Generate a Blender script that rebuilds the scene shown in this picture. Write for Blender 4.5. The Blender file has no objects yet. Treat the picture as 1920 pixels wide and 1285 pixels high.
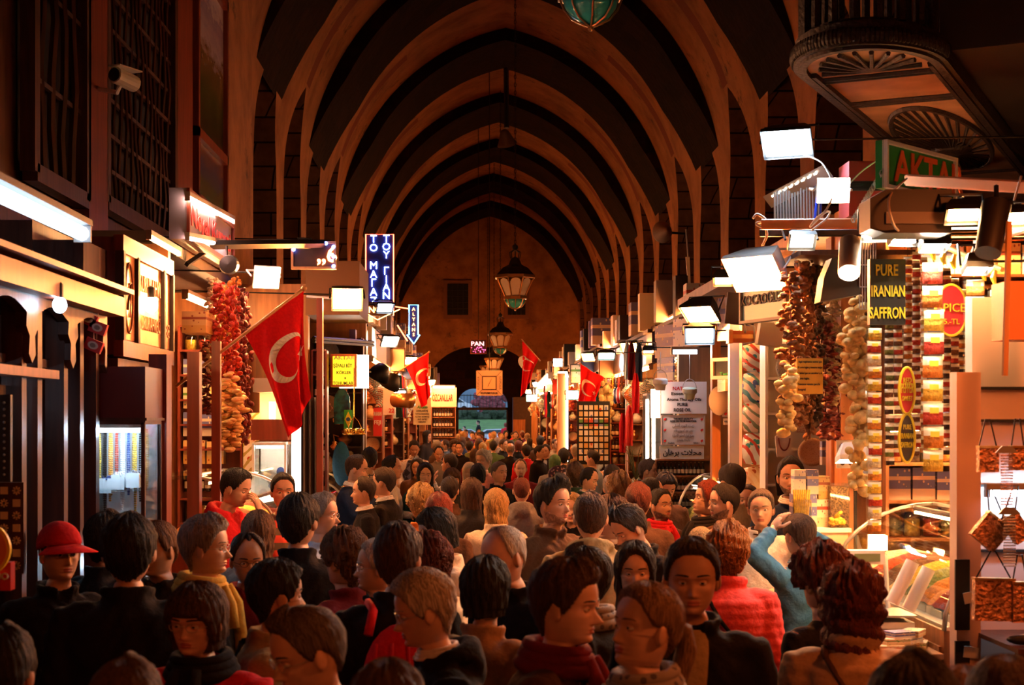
import bpy, math, random
import numpy as np
from mathutils import Vector, Matrix, Euler
random.seed(7); RNG = np.random.RandomState(7)
SC = bpy.context.scene; COL = SC.collection
PI = math.pi
# ---- camera, view, world ------------------------------------------------
F, VX, HY, CH = 2850.0, 885.0, 789.0, 2.05      # focal length and vanishing point in the 1920x1285 frame; eye height
def P(px, py, d): return Vector(((px-VX)/F*d, d, CH-(py-HY)/F*d))
cd = bpy.data.cameras.new('camera'); cam = bpy.data.objects.new('camera', cd); COL.objects.link(cam)
cam.location = (0, 0, CH); cam.rotation_euler = (PI/2, 0, 0)
cd.sensor_width = 36; cd.lens = F/1920*36; cd.shift_x = (960-VX)/1920; cd.shift_y = (HY-642.5)/1920
cd.clip_end = 400; cd.dof.use_dof = True; cd.dof.focus_distance = 15.0; cd.dof.aperture_fstop = 5.6
SC.camera = cam
vs = SC.view_settings; vs.view_transform = 'Standard'; vs.look = 'None'; vs.exposure = 1.85; vs.gamma = 1; vs.use_curve_mapping = False
cy = SC.cycles
cy.use_denoising = True; cy.max_bounces = 6; cy.diffuse_bounces = 3; cy.glossy_bounces = 2; cy.transmission_bounces = 4; cy.transparent_max_bounces = 12
cy.sample_clamp_indirect = 8; cy.caustics_reflective = False; cy.caustics_refractive = False; cy.blur_glossy = 1.0
W = bpy.data.worlds.new('world'); SC.world = W; W.use_nodes = True
W.node_tree.nodes['Background'].inputs[0].default_value = (.34, .45, .62, 1)
W.node_tree.nodes['Background'].inputs[1].default_value = .8
WARM = (1.0, .285, .06); WARMW = (1.0, .46, .16); COOL = (.62, .80, 1.0); NEUT = (1.0, .82, .62)
# ---- materials -----------------------------------------------------------
_M = {}
def mat(name, col=(.5,.5,.5), rough=.6, metal=0, emit=0, ecol=None, var=0, scale=8, bump=0, col2=None, alpha=1, trans=0, coord='Object', stretch=(1,1,1), sheen=0, lo=.35, hi=.65):
    if name in _M: return _M[name]
    m = bpy.data.materials.new(name); m.use_nodes = True; nt = m.node_tree; b = nt.nodes['Principled BSDF']
    I = b.inputs
    I['Base Color'].default_value = (*col, 1); I['Roughness'].default_value = rough; I['Metallic'].default_value = metal
    if sheen: I['Sheen Weight'].default_value = sheen
    if emit:
        I['Emission Color'].default_value = (*(ecol or col), 1); I['Emission Strength'].default_value = emit
    if alpha < 1: I['Alpha'].default_value = alpha
    if trans: I['Transmission Weight'].default_value = trans
    if var or bump or col2:
        tc = nt.nodes.new('ShaderNodeTexCoord'); mp = nt.nodes.new('ShaderNodeMapping'); mp.inputs['Scale'].default_value = stretch
        nz = nt.nodes.new('ShaderNodeTexNoise'); nz.inputs['Scale'].default_value = scale; nz.inputs['Detail'].default_value = 5
        nt.links.new(tc.outputs[coord], mp.inputs[0]); nt.links.new(mp.outputs[0], nz.inputs['Vector'])
        if var or col2:
            r = nt.nodes.new('ShaderNodeValToRGB'); e = r.color_ramp.elements
            e[0].position = lo; e[1].position = hi
            c2 = col2 or tuple(c*(1-var) for c in col)
            e[0].color = (*c2, 1); e[1].color = (*col, 1)
            nt.links.new(nz.outputs['Fac'], r.inputs[0]); nt.links.new(r.outputs[0], I['Base Color'])
        if bump:
            bp = nt.nodes.new('ShaderNodeBump'); bp.inputs['Strength'].default_value = bump; bp.inputs['Distance'].default_value = .02
            nt.links.new(nz.outputs['Fac'], bp.inputs['Height']); nt.links.new(bp.outputs[0], I['Normal'])
    _M[name] = m; return m
def emat(name, col, s, base=None): return mat(name, base or col, .5, emit=s, ecol=col)
def glass(name='clear_glass', tint=(.9,.95,.95), a=.16, rough=.03):
    if name in _M: return _M[name]
    m = bpy.data.materials.new(name); m.use_nodes = True; nt = m.node_tree; n = nt.nodes
    out = n['Material Output']; n.remove(n['Principled BSDF'])
    t = n.new('ShaderNodeBsdfTransparent'); g = n.new('ShaderNodeBsdfGlossy'); x = n.new('ShaderNodeMixShader')
    t.inputs[0].default_value = (*tint, 1); g.inputs['Roughness'].default_value = rough; g.inputs['Color'].default_value = (*tint,1)
    lw = n.new('ShaderNodeLayerWeight'); lw.inputs[0].default_value = .35
    ad = n.new('ShaderNodeMath'); ad.operation = 'MULTIPLY_ADD'; ad.inputs[1].default_value = .6; ad.inputs[2].default_value = a*.4; ad.use_clamp = True
    nt.links.new(lw.outputs['Fresnel'], ad.inputs[0]); nt.links.new(ad.outputs[0], x.inputs[0])
    nt.links.new(t.outputs[0], x.inputs[1]); nt.links.new(g.outputs[0], x.inputs[2]); nt.links.new(x.outputs[0], out.inputs[0])
    _M[name] = m; return m
def gen(name, build):
    if name in _M: return _M[name]
    m = bpy.data.materials.new(name); m.use_nodes = True; build(m.node_tree, m.node_tree.nodes['Principled BSDF']); _M[name] = m; return m
# ---- mesh building -------------------------------------------------------
def link(o, parent=None):
    COL.objects.link(o)
    if parent is not None:
        o.parent = parent
        if parent.type == 'EMPTY' and parent.get('_w'): o.matrix_parent_inverse = Matrix.Translation(parent.location).inverted()
    return o
def mesh_obj(name, me, parent=None): return link(bpy.data.objects.new(name, me), parent)
class MB:
    def __init__(s): s.v = []; s.f = []; s.m = []; s.k = 0; s.T = None
    def _a(s, vs, fs):
        n = len(s.v)
        if s.T is not None: vs = [s.T @ Vector(v) for v in vs]
        s.v.extend([tuple(v) for v in vs]); s.f.extend([tuple(i+n for i in f) for f in fs]); s.m.extend([s.k]*len(fs)); return s
    def mi(s, k): s.k = k; return s
    def box(s, c, d, r=None):
        x, y, z = d[0]/2, d[1]/2, d[2]/2
        vs = [Vector(p) for p in ((-x,-y,-z),(x,-y,-z),(x,y,-z),(-x,y,-z),(-x,-y,z),(x,-y,z),(x,y,z),(-x,y,z))]
        if r is not None:
            R = r if isinstance(r, Matrix) else Euler(r).to_matrix(); vs = [R @ v for v in vs]
        c = Vector(c); return s._a([v+c for v in vs], [(0,3,2,1),(4,5,6,7),(0,1,5,4),(1,2,6,5),(2,3,7,6),(3,0,4,7)])
    def ab(s, a, b):     # box from corner to corner
        a, b = Vector(a), Vector(b); return s.box((a+b)/2, [abs(q) for q in (b-a)])
    def tube(s, pts, r, n=8, cap=True, closed=False):
        pts = [Vector(p) for p in pts]; N = len(pts); rr = r if isinstance(r, (list, tuple)) else [r]*N
        vs = []; up = None
        for i, p in enumerate(pts):
            if closed: t = pts[(i+1)%N]-pts[i-1]
            else: t = pts[min(i+1, N-1)]-pts[max(i-1, 0)]
            if t.length < 1e-9: t = Vector((0,0,1))
            t.normalize()
            if up is None:
                up = Vector((0,0,1)) if abs(t.z) < .9 else Vector((1,0,0))
            a = up - t*up.dot(t)
            if a.length < 1e-6: a = t.orthogonal()
            a.normalize(); b = t.cross(a); up = a
            for k in range(n):
                q = 2*PI*k/n; vs.append(p + (a*math.cos(q)+b*math.sin(q))*rr[i])
        fs = []
        for i in range(N if closed else N-1):
            j = (i+1) % N
            for k in range(n): fs.append((i*n+k, i*n+(k+1)%n, j*n+(k+1)%n, j*n+k))
        if cap and not closed: fs += [tuple(reversed(range(n))), tuple(range((N-1)*n, N*n))]
        return s._a(vs, fs)
    def lathe(s, prof, c=(0,0,0), n=16, R=None, sc=(1,1)):
        c = Vector(c); vs = []; N = len(prof)
        for r, z in prof:
            for k in range(n):
                v = Vector((r*math.cos(2*PI*k/n)*sc[0], r*math.sin(2*PI*k/n)*sc[1], z)); vs.append(c + (R @ v if R is not None else v))
        fs = [(i*n+k, i*n+(k+1)%n, (i+1)*n+(k+1)%n, (i+1)*n+k) for i in range(N-1) for k in range(n)]
        if prof[0][0] > 1e-5: fs.append(tuple(reversed(range(n))))
        if prof[-1][0] > 1e-5: fs.append(tuple(range((N-1)*n, N*n)))
        return s._a(vs, fs)
    def ball(s, c, r, nu=10, nv=7, R=None):
        if not isinstance(r, (list, tuple, Vector)): r = (r, r, r)
        c = Vector(c); vs = []
        for j in range(nv+1):
            p = PI*j/nv
            for k in range(nu):
                q = 2*PI*k/nu; v = Vector((r[0]*math.sin(p)*math.cos(q), r[1]*math.sin(p)*math.sin(q), r[2]*math.cos(p))); vs.append(c + (R @ v if R is not None else v))
        return s._a(vs, [(j*nu+k, (j+1)*nu+k, (j+1)*nu+(k+1)%nu, j*nu+(k+1)%nu) for j in range(nv) for k in range(nu)])
    def prism(s, poly, O, U, V, D):       # polygon in the plane O,U,V pushed along D
        O, U, V, D = map(Vector, (O, U, V, D)); n = len(poly)
        a = [O+U*p[0]+V*p[1] for p in poly]; b = [q+D for q in a]
        return s._a(a+b, [tuple(reversed(range(n))), tuple(range(n, 2*n))] + [(i, (i+1)%n, (i+1)%n+n, i+n) for i in range(n)])
    def grid(s, A, cu=False, cv=False):
        A = np.asarray(A); nu, nv = A.shape[:2]
        fs = [(i*nv+j, i*nv+(j+1)%nv, ((i+1)%nu)*nv+(j+1)%nv, ((i+1)%nu)*nv+j) for i in range(nu if cu else nu-1) for j in range(nv if cv else nv-1)]
        return s._a([tuple(p) for p in A.reshape(-1, 3)], fs)
    def build(s, name, mats, parent=None, smooth=False):
        me = bpy.data.meshes.new(name); me.from_pydata(s.v, [], s.f)
        for m in (mats if isinstance(mats, (list, tuple)) else [mats]): me.materials.append(m)
        if any(s.m): me.polygons.foreach_set('material_index', s.m)
        if smooth: me.polygons.foreach_set('use_smooth', [True]*len(s.f)) if smooth is True else me.shade_flat()
        me.update(); o = mesh_obj(name, me, parent)
        if smooth == 'auto':
            me.polygons.foreach_set('use_smooth', [True]*len(s.f)); me.set_sharp_from_angle(angle=.7)
        return o
def T(o, label, cat, group=None):
    o['label'] = label; o['category'] = cat
    if group: o['group'] = group
    return o
def S(o): o['kind'] = 'structure'; return o
def thing(name, label, cat, loc=(0,0,0), group=None, w=True):
    o = bpy.data.objects.new(name, None); COL.objects.link(o); o.location = loc; o.empty_display_size = .1
    if w: o['_w'] = 1
    return T(o, label, cat, group)
def dup(o, loc=None, rot=None, sc=None, label=None, parent=None):
    c = o.copy(); COL.objects.link(c)
    if parent is not None: c.parent = parent
    if loc is not None: c.location = loc
    if rot is not None: c.rotation_euler = rot
    if sc is not None: c.scale = sc if isinstance(sc, (tuple, list)) else (sc,)*3
    if label: c['label'] = label
    for ch in KIDS(o): dup(ch, parent=c)
    return c
def KIDS(o): return [x for x in list(o.children)]
def setmat(o, *ms):
    for i, m in enumerate(ms):
        if i < len(o.material_slots) and m is not None:
            o.material_slots[i].link = 'OBJECT'; o.material_slots[i].material = m
def text_mesh(txt, size, depth=.004, align='CENTER', font_shear=0, bold=0, sx=1.0):
    cu = bpy.data.curves.new('t', 'FONT'); cu.body = txt; cu.size = size; cu.align_x = align; cu.align_y = 'CENTER'
    cu.extrude = depth; cu.resolution_u = 2; cu.shear = font_shear; cu.offset = bold
    o = bpy.data.objects.new('t', cu); COL.objects.link(o)
    dg = bpy.context.evaluated_depsgraph_get(); me = bpy.data.meshes.new_from_object(o.evaluated_get(dg)); bpy.data.objects.remove(o)
    if sx != 1.0: me.transform(Matrix.Diagonal((sx, 1, 1, 1)))
    return me
def lettering(txt, c, right, up, size, m, parent, name='lettering', depth=.004, bold=0, sx=1.0, shear=0, fit=None):
    """text mesh centred on c, running along right, standing along up"""
    me = text_mesh(txt, size, depth, bold=bold, font_shear=shear)
    if fit:
        xs = [v.co.x for v in me.vertices]
        if xs: sx = fit/max(1e-4, (max(xs)-min(xs)))
    r, u = Vector(right).normalized(), Vector(up).normalized(); n = r.cross(u)
    Mx = Matrix((r, u, n)).transposed().to_4x4(); Mx.translation = Vector(c)
    me.transform(Mx @ Matrix.Diagonal((sx, 1, 1, 1))); me.materials.clear(); me.materials.append(m)
    return mesh_obj(name, me, parent)
WOOD = mat('dark_wood', (.085,.026,.013), .45, var=.6, scale=3, bump=.15, stretch=(6,6,.6))
WOOD2 = mat('mid_wood', (.42,.17,.06), .4, var=.45, scale=3, stretch=(6,6,.6))
WOODL = mat('light_wood', (.62,.32,.13), .45, var=.3, scale=3, stretch=(6,6,.6))
BLACK = mat('black_metal', (.02,.018,.016), .45, .3)
DARK = mat('dark_paint', (.045,.02,.014), .6, var=.4)
STEEL = mat('brushed_steel', (.55,.53,.5), .35, .9)
WHITE = mat('white_paint', (.82,.8,.76), .5)
GREYM = mat('grey_paint', (.30,.27,.25), .5)
BRASS = mat('brass', (.75,.45,.15), .3, .9)
GLASS = glass()
ORANGEP = mat('orange_painted_steel', (.75,.22,.05), .5)
# ---- the hall: floor, walls with pointed recesses, pointed vault with dark stone ribs ----
XC, HW, ZS, ZR = .9, 4.5, 7.0, 12.6
_c = ((ZR-ZS)**2-HW**2)/(2*HW); _R = HW+_c
def half(z, off=0):
    if z <= ZS: return HW-off
    return math.sqrt(max((_R-off)**2-(z-ZS)**2, _c**2))-_c
def plaster(nt, b):
    n = nt.nodes; L = nt.links.new
    tc = n.new('ShaderNodeTexCoord')
    a = n.new('ShaderNodeTexNoise'); a.inputs['Scale'].default_value = .9; a.inputs['Detail'].default_value = 8; a.inputs['Roughness'].default_value = .65; L(tc.outputs['Object'], a.inputs['Vector'])
    r = n.new('ShaderNodeValToRGB'); e = r.color_ramp.elements; e[0].position = .32; e[0].color = (.20,.075,.026,1); e[1].position = .6; e[1].color = (.42,.18,.065,1); L(a.outputs['Fac'], r.inputs[0])
    c = n.new('ShaderNodeTexNoise'); c.inputs['Scale'].default_value = 2.6; c.inputs['Detail'].default_value = 12; c.inputs['Roughness'].default_value = .75; L(tc.outputs['Object'], c.inputs['Vector'])
    r2 = n.new('ShaderNodeValToRGB'); q = r2.color_ramp.elements; q[0].position = .54; q[0].color = (0,0,0,1); q[1].position = .66; q[1].color = (1,1,1,1); L(c.outputs['Fac'], r2.inputs[0])
    d = n.new('ShaderNodeTexNoise'); d.inputs['Scale'].default_value = .35; L(tc.outputs['Object'], d.inputs['Vector'])
    r3 = n.new('ShaderNodeValToRGB'); q = r3.color_ramp.elements; q[0].position = .5; q[0].color = (0,0,0,1); q[1].position = .58; q[1].color = (1,1,1,1); L(d.outputs['Fac'], r3.inputs[0])
    mu = n.new('ShaderNodeMath'); mu.operation = 'MULTIPLY'; L(r2.outputs[0], mu.inputs[0]); L(r3.outputs[0], mu.inputs[1])
    mx = n.new('ShaderNodeMixRGB'); L(mu.outputs[0], mx.inputs[0]); L(r.outputs[0], mx.inputs[1]); mx.inputs[2].default_value = (.06,.035,.02,1)
    # a painted dark red stripe across each vault bay
    sp = n.new('ShaderNodeSeparateXYZ'); L(tc.outputs['Object'], sp.inputs[0])
    m1 = n.new('ShaderNodeMath'); m1.operation = 'ADD'; m1.inputs[1].default_value = -40.8+80-5.6; L(sp.outputs['Y'], m1.inputs[0])
    m2 = n.new('ShaderNodeMath'); m2.operation = 'MODULO'; m2.inputs[1].default_value = 8; L(m1.outputs[0], m2.inputs[0])
    m3 = n.new('ShaderNodeMath'); m3.operation = 'LESS_THAN'; m3.inputs[1].default_value = .55; L(m2.outputs[0], m3.inputs[0])
    m4 = n.new('ShaderNodeMath'); m4.operation = 'LESS_THAN'; m4.inputs[1].default_value = 11.3; L(sp.outputs['Z'], m4.inputs[0])
    m5 = n.new('ShaderNodeMath'); m5.operation = 'GREATER_THAN'; m5.inputs[1].default_value = 8.8; L(sp.outputs['Z'], m5.inputs[0])
    m6 = n.new('ShaderNodeMath'); m6.operation = 'MULTIPLY'; L(m3.outputs[0], m6.inputs[0]); L(m4.outputs[0], m6.inputs[1])
    m7 = n.new('ShaderNodeMath'); m7.operation = 'MULTIPLY'; L(m6.outputs[0], m7.inputs[0]); L(m5.outputs[0], m7.inputs[1])
    mx2 = n.new('ShaderNodeMixRGB'); L(m7.outputs[0], mx2.inputs[0]); L(mx.outputs[0], mx2.inputs[1]); mx2.inputs[2].default_value = (.20,.05,.025,1)
    L(mx2.outputs[0], b.inputs['Base Color']); b.inputs['Roughness'].default_value = .9
    bp = n.new('ShaderNodeBump'); bp.inputs['Strength'].default_value = .35; bp.inputs['Distance'].default_value = .03; L(c.outputs['Fac'], bp.inputs['Height']); L(bp.outputs[0], b.inputs['Normal'])
def stone(nt, b, c1=(.10,.045,.025), c2=(.045,.02,.012), bw=.9, bh=.42):
    n = nt.nodes; L = nt.links.new
    tc = n.new('ShaderNodeTexCoord'); sp = n.new('ShaderNodeSeparateXYZ'); L(tc.outputs['Object'], sp.inputs[0])
    cb = n.new('ShaderNodeCombineXYZ'); ad = n.new('ShaderNodeMath'); ad.operation = 'ADD'; L(sp.outputs['X'], ad.inputs[0]); L(sp.outputs['Y'], ad.inputs[1])
    L(ad.outputs[0], cb.inputs['X']); L(sp.outputs['Z'], cb.inputs['Y'])
    k = n.new('ShaderNodeTexBrick'); k.inputs['Scale'].default_value = 1; k.inputs['Brick Width'].default_value = bw; k.inputs['Row Height'].default_value = bh; k.inputs['Mortar Size'].default_value = .018
    k.inputs['Color1'].default_value = (*c1,1); k.inputs['Color2'].default_value = (*c2,1); k.inputs['Mortar'].default_value = (.02,.01,.008,1); L(cb.outputs[0], k.inputs['Vector'])
    nz = n.new('ShaderNodeTexNoise'); nz.inputs['Scale'].default_value = 5; nz.inputs['Detail'].default_value = 8; L(tc.outputs['Object'], nz.inputs['Vector'])
    mx = n.new('ShaderNodeMixRGB'); mx.blend_type = 'MULTIPLY'; mx.inputs[0].default_value = .7; L(k.outputs[0], mx.inputs[1]); L(nz.outputs['Fac'], mx.inputs[2])
    L(mx.outputs[0], b.inputs['Base Color']); b.inputs['Roughness'].default_value = .95; b.inputs['Specular IOR Level'].default_value = .1
    bp = n.new('ShaderNodeBump'); bp.inputs['Strength'].default_value = .6; bp.inputs['Distance'].default_value = .04; L(nz.outputs['Fac'], bp.inputs['Height']); L(bp.outputs[0], b.inputs['Normal'])
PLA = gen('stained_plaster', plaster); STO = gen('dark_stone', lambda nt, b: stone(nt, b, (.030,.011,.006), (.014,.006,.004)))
STB = gen('stone_blocks', lambda nt, b: stone(nt, b, (.22,.10,.05), (.13,.06,.035)))
FLR = gen('floor_stone', lambda nt, b: stone(nt, b, (.16,.11,.08), (.10,.07,.05), .6, .6))
YE = 76.5
S(MB().ab((XC-9, -6, -.2), (XC+9, YE+.6, 0)).build('floor', FLR))
zs_r, hw0, rise = 6.0, 1.5, 2.75
ca = (rise**2-hw0**2)/(2*hw0); Ra = hw0+ca
def hwz(z): return hw0 if z <= zs_r else max(0, math.sqrt(max(Ra**2-(z-zs_r)**2, 0))-ca)
ZL = [0, 2.4, 4.2, zs_r] + [zs_r+rise*(1-(1-k/14)**1.5) for k in range(1, 15)]
def side_wall(sg, name, flat):
    w = MB(); XB = HW+.95
    def p(x, y, z): return (XC+sg*x, y, z)
    for i in range(-2, 19):
        yc = 2.5+4*i; y0, y1 = yc-2, yc+2
        if y0 > YE: break
        y1 = min(y1, YE)
        isflat = yc in flat or yc+hw0 > YE
        for a, b in zip(ZL[:-1], ZL[1:]):
            xa, xb = half(a), half(b)
            if isflat: w.mi(0)._a([p(xa,y0,a), p(xa,y1,a), p(xb,y1,b), p(xb,y0,b)], [(0,1,2,3)]); continue
            ha, hb = hwz(a), hwz(b)
            w.mi(0)._a([p(xa,y0,a), p(xa,yc-ha,a), p(xb,yc-hb,b), p(xb,y0,b)], [(0,1,2,3)])
            w._a([p(xa,yc+ha,a), p(xa,y1,a), p(xb,y1,b), p(xb,yc+hb,b)], [(0,1,2,3)])
            w.mi(2)
            w._a([p(xa,yc-ha,a), p(XB,yc-ha,a), p(XB,yc-hb,b), p(xb,yc-hb,b)], [(0,1,2,3)])
            w._a([p(xa,yc+ha,a), p(XB,yc+ha,a), p(XB,yc+hb,b), p(xb,yc+hb,b)], [(0,1,2,3)])
            w.mi(1)._a([p(XB,yc-ha,a), p(XB,yc+ha,a), p(XB,yc+hb,b), p(XB,yc-hb,b)], [(0,1,2,3)])
    return S(w.build(name, [PLA, STO, STB]))
side_wall(1, 'wall_right', ()); side_wall(-1, 'wall_left', (14.5, 18.5, 22.5))
ztop = ZL[-1]
def arc(off=0, z0=ztop, n=40, tip=True):
    pts = []; t0 = math.asin((z0-ZS)/(_R-off)); t1 = math.acos(_c/(_R-off))
    for i in range(n//2+1):
        t = t0+(t1-t0)*i/(n//2); pts.append((-((_R-off)*math.cos(t)-_c), ZS+(_R-off)*math.sin(t)))
    return pts + [(-x, z) for x, z in reversed(pts[:-1])]
A = arc(); ys = np.arange(-6, YE+.01, 1.375)
S(MB().grid([[(XC+x, y, z) for x, z in A] for y in list(ys)+[YE]]).build('ceiling', PLA, smooth='auto'))
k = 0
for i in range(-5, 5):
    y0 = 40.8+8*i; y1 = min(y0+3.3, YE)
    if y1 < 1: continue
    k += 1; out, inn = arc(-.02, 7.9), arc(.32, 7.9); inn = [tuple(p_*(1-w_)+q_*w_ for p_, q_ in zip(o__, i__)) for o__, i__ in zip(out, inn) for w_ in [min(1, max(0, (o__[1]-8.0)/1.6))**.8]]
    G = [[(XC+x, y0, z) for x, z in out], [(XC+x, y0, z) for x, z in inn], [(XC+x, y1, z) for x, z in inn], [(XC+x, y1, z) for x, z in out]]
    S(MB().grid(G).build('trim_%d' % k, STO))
# wall behind the camera and the far end wall with its big blind arch and door
S(MB().ab((XC-5.5, -6.3, 0), (XC+5.5, -6, 13)).build('wall_back', PLA))
def arch_pts(cx, hw, z0, zs, zt, n=12):
    """outline of a slightly pointed opening, from left foot over the top to right foot"""
    c = ((zt-zs)**2-hw**2)/(2*hw); R = hw+c; o = [(cx-hw, z0)]
    for i in range(n+1):
        t = math.acos(c/R)*i/n; o.append((cx-(R*math.cos(t)-c), zs+R*math.sin(t)))
    return o + [(2*cx-x, z) for x, z in reversed(o[:-1])]
def px_(x): return (x-VX)/F*YE
def pz_(y): return CH-(y-HY)/F*YE
def holed(w, outer, hole, y):
    """flat wall between an outer and a hole outline with the same number of points"""
    a = [(x, y, z) for x, z in outer]; b = [(x, y, z) for x, z in hole]; n = len(a)
    w._a(a+b, [(i, i+1, n+i+1, n+i) for i in range(n-1)])
big = arch_pts(px_(903), (px_(1012)-px_(795))/2, 0, pz_(745), pz_(652))
full = [(XC-HW-.2, 0)]
N = len(big)
for i, (x, z) in enumerate(big[1:-1]):
    t = (i)/(N-3); ang = PI*(1-t); full.append((XC+(HW+.4)*math.cos(ang)*1.0, max(2, pz_(700))+(13-pz_(700))*math.sin(ang)**.8))
full.append((XC+HW+.2, 0))
w = MB(); holed(w, full, big, YE)
w.mi(1); door = arch_pts(px_(905), (px_(953)-px_(857))/2, 0, pz_(760), pz_(732))
holed(w, big, door, YE+.8)
w.grid([[(x, YE, z) for x, z in big], [(x, YE+.8, z) for x, z in big]])
w.grid([[(x, YE+.8, z) for x, z in door], [(x, YE+1.6, z) for x, z in door]])
S(w.build('wall_far', [gen('end_plaster', lambda nt, b: plaster(nt, b)), STO]))
S(MB().ab((px_(857), YE+1.0, pz_(769)), (px_(953), YE+1.12, pz_(764))).ab((px_(857), YE+1.0, 0), (px_(859.5), YE+1.12, pz_(764))).ab((px_(950.5), YE+1.0, 0), (px_(953), YE+1.12, pz_(764))).build('door_1', DARK))
for q, (a, b) in enumerate(((832, 885), (945, 992))):
    m = MB(); m.ab((px_(a), YE-.12, pz_(598)), (px_(b), YE+.02, pz_(526)))
    fr = S(m.build('window_%d' % (q+1), mat('window_surround', (.22,.09,.05), .8)))
    MB().ab((px_(a+7), YE-.16, pz_(591)), (px_(b-7), YE-.1, pz_(533))).build('pane', mat('dark_pane', (.02,.02,.02), .2), fr)
    m = MB()
    for j in range(1, 4): m.box((px_(a+7+(b-a-14)*j/4), YE-.18, (pz_(591)+pz_(533))/2), (.03, .03, pz_(533)-pz_(591)))
    for j in range(1, 5): m.box(((px_(a)+px_(b))/2, YE-.18, pz_(591)+(pz_(533)-pz_(591))*j/5), (px_(b-7)-px_(a+7), .03, .03))
    m.build('grille', BLACK, fr)
# ---- outside the far door: pavement, road, planted bank, fence, cars -------
def G(name, m, a, b, lab=None): return S(MB().ab(a, b).build(name, m))
G('pavement', mat('paving', (.22,.19,.19), .8, var=.3), (-40, YE+.6, -.2), (45, 112, -.02))
G('road', mat('asphalt', (.12,.11,.12), .7, var=.3), (-60, 112, -.15), (60, 150, -.03))
bank = MB(); bank._a([(-70,128,.9), (70,128,.9), (70,150,2.15), (-70,150,2.15), (-70,128,-.1), (70,128,-.1)], [(0,1,2,3), (4,5,1,0)])
bank.ab((-70,150,-.1), (70,176,2.15)); S(bank.build('lawn', mat('lawn_grass', (.10,.22,.05), .9, var=.5, scale=1.5)))
hd = MB(); rr = random.Random(3)
for i in range(420): hd.ball((rr.uniform(-14, 18), 151+rr.uniform(0, 1.2), 2.2+rr.uniform(0, .75)), rr.uniform(.25, .5), 6, 4)
T(hd.build('hedge', mat('hedge_leaves', (.035,.055,.025), .9, var=.5)), 'low clipped dark green hedge along the top of the lawn outside the far door', 'hedge')['kind'] = 'stuff'
hb = MB()
for i in range(90): hb.ball((px_(920)*2.05+rr.gauss(0, .9), 156, 3.9+rr.gauss(0, .6)), rr.uniform(.2, .4), 6, 4)
T(hb.build('bush', mat('red_leaves', (.25,.05,.06), .9)), 'round reddish bush behind the hedge seen through the far door arch', 'bush')
G('hillside', mat('dusk_hillside', (.20,.27,.38), 1, var=.35, scale=.3), (-80, 175, -1), (80, 176, 30))
fn = MB()
for i in range(90): fn.box((-12+i*.32, 153, 3.6), (.05, .05, 2.2))
fn.box((2, 153, 4.6), (30, .06, .08)).box((2, 153, 2.7), (30, .06, .08))
T(fn.build('fence', BLACK), 'black iron railing above the hedge outside the far door', 'fence')
fn = MB()
for i in range(60): fn.box((-7+i*.25, 108, .55), (.04, .04, 1.1))
fn.box((.5, 108, 1.1), (15, .05, .06))
T(fn.build('railing', GREYM), 'low grey pedestrian railing along the pavement in front of the road', 'railing')
def car(x, y, z, rot, m, lab):
    r = thing('car', lab, 'car', (x, y, z)); R = Matrix.Translation((x, y, z)) @ Matrix.Rotation(rot, 4, 'Z')
    b = MB(); b.T = R
    pr = [(-2.1,.35),(-2.1,.75),(-1.9,.9),(-1.1,.98),(-.5,1.38),(.9,1.42),(1.6,.98),(2.1,.85),(2.15,.35)]
    for s0, s1, zz in ((-.8,.8,1),): b.prism(pr, (0,-.82,0), (1,0,0), (0,0,1), (0,1.64,0))
    b.build('body', m, r, 'auto')
    g = MB(); g.T = R; g.prism([(-1.0,1.0),(-.45,1.33),(.85,1.36),(1.4,1.0)], (0,-.84,0), (1,0,0), (0,0,1), (0,1.68,0)); g.build('window_glass', mat('car_glass', (.03,.04,.05), .1), r)
    for sx in (-1.3, 1.35):
        for sy in (-.78, .78):
            q = MB(); q.T = R; q.lathe([(0,-.1),(.3,-.1),(.33,-.05),(.33,.05),(.3,.1),(0,.1)], (sx, sy, .33), 16, Matrix.Rotation(PI/2, 3, 'X')); q.build('wheel', BLACK, r)
car(-1.0, 118, -.03, .1, mat('silver_car', (.55,.6,.68), .25, .5), 'silver car on the road outside, at the left of the far doorway')
car(1.6, 121, -.03, .05, mat('white_car', (.75,.8,.88), .25, .2), 'white car passing outside, behind the walking man')
car(-2.2, 156, 2.9, .05, mat('pale_van', (.75,.8,.88), .3), 'white vehicle parked up behind the hedge outside')
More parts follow.
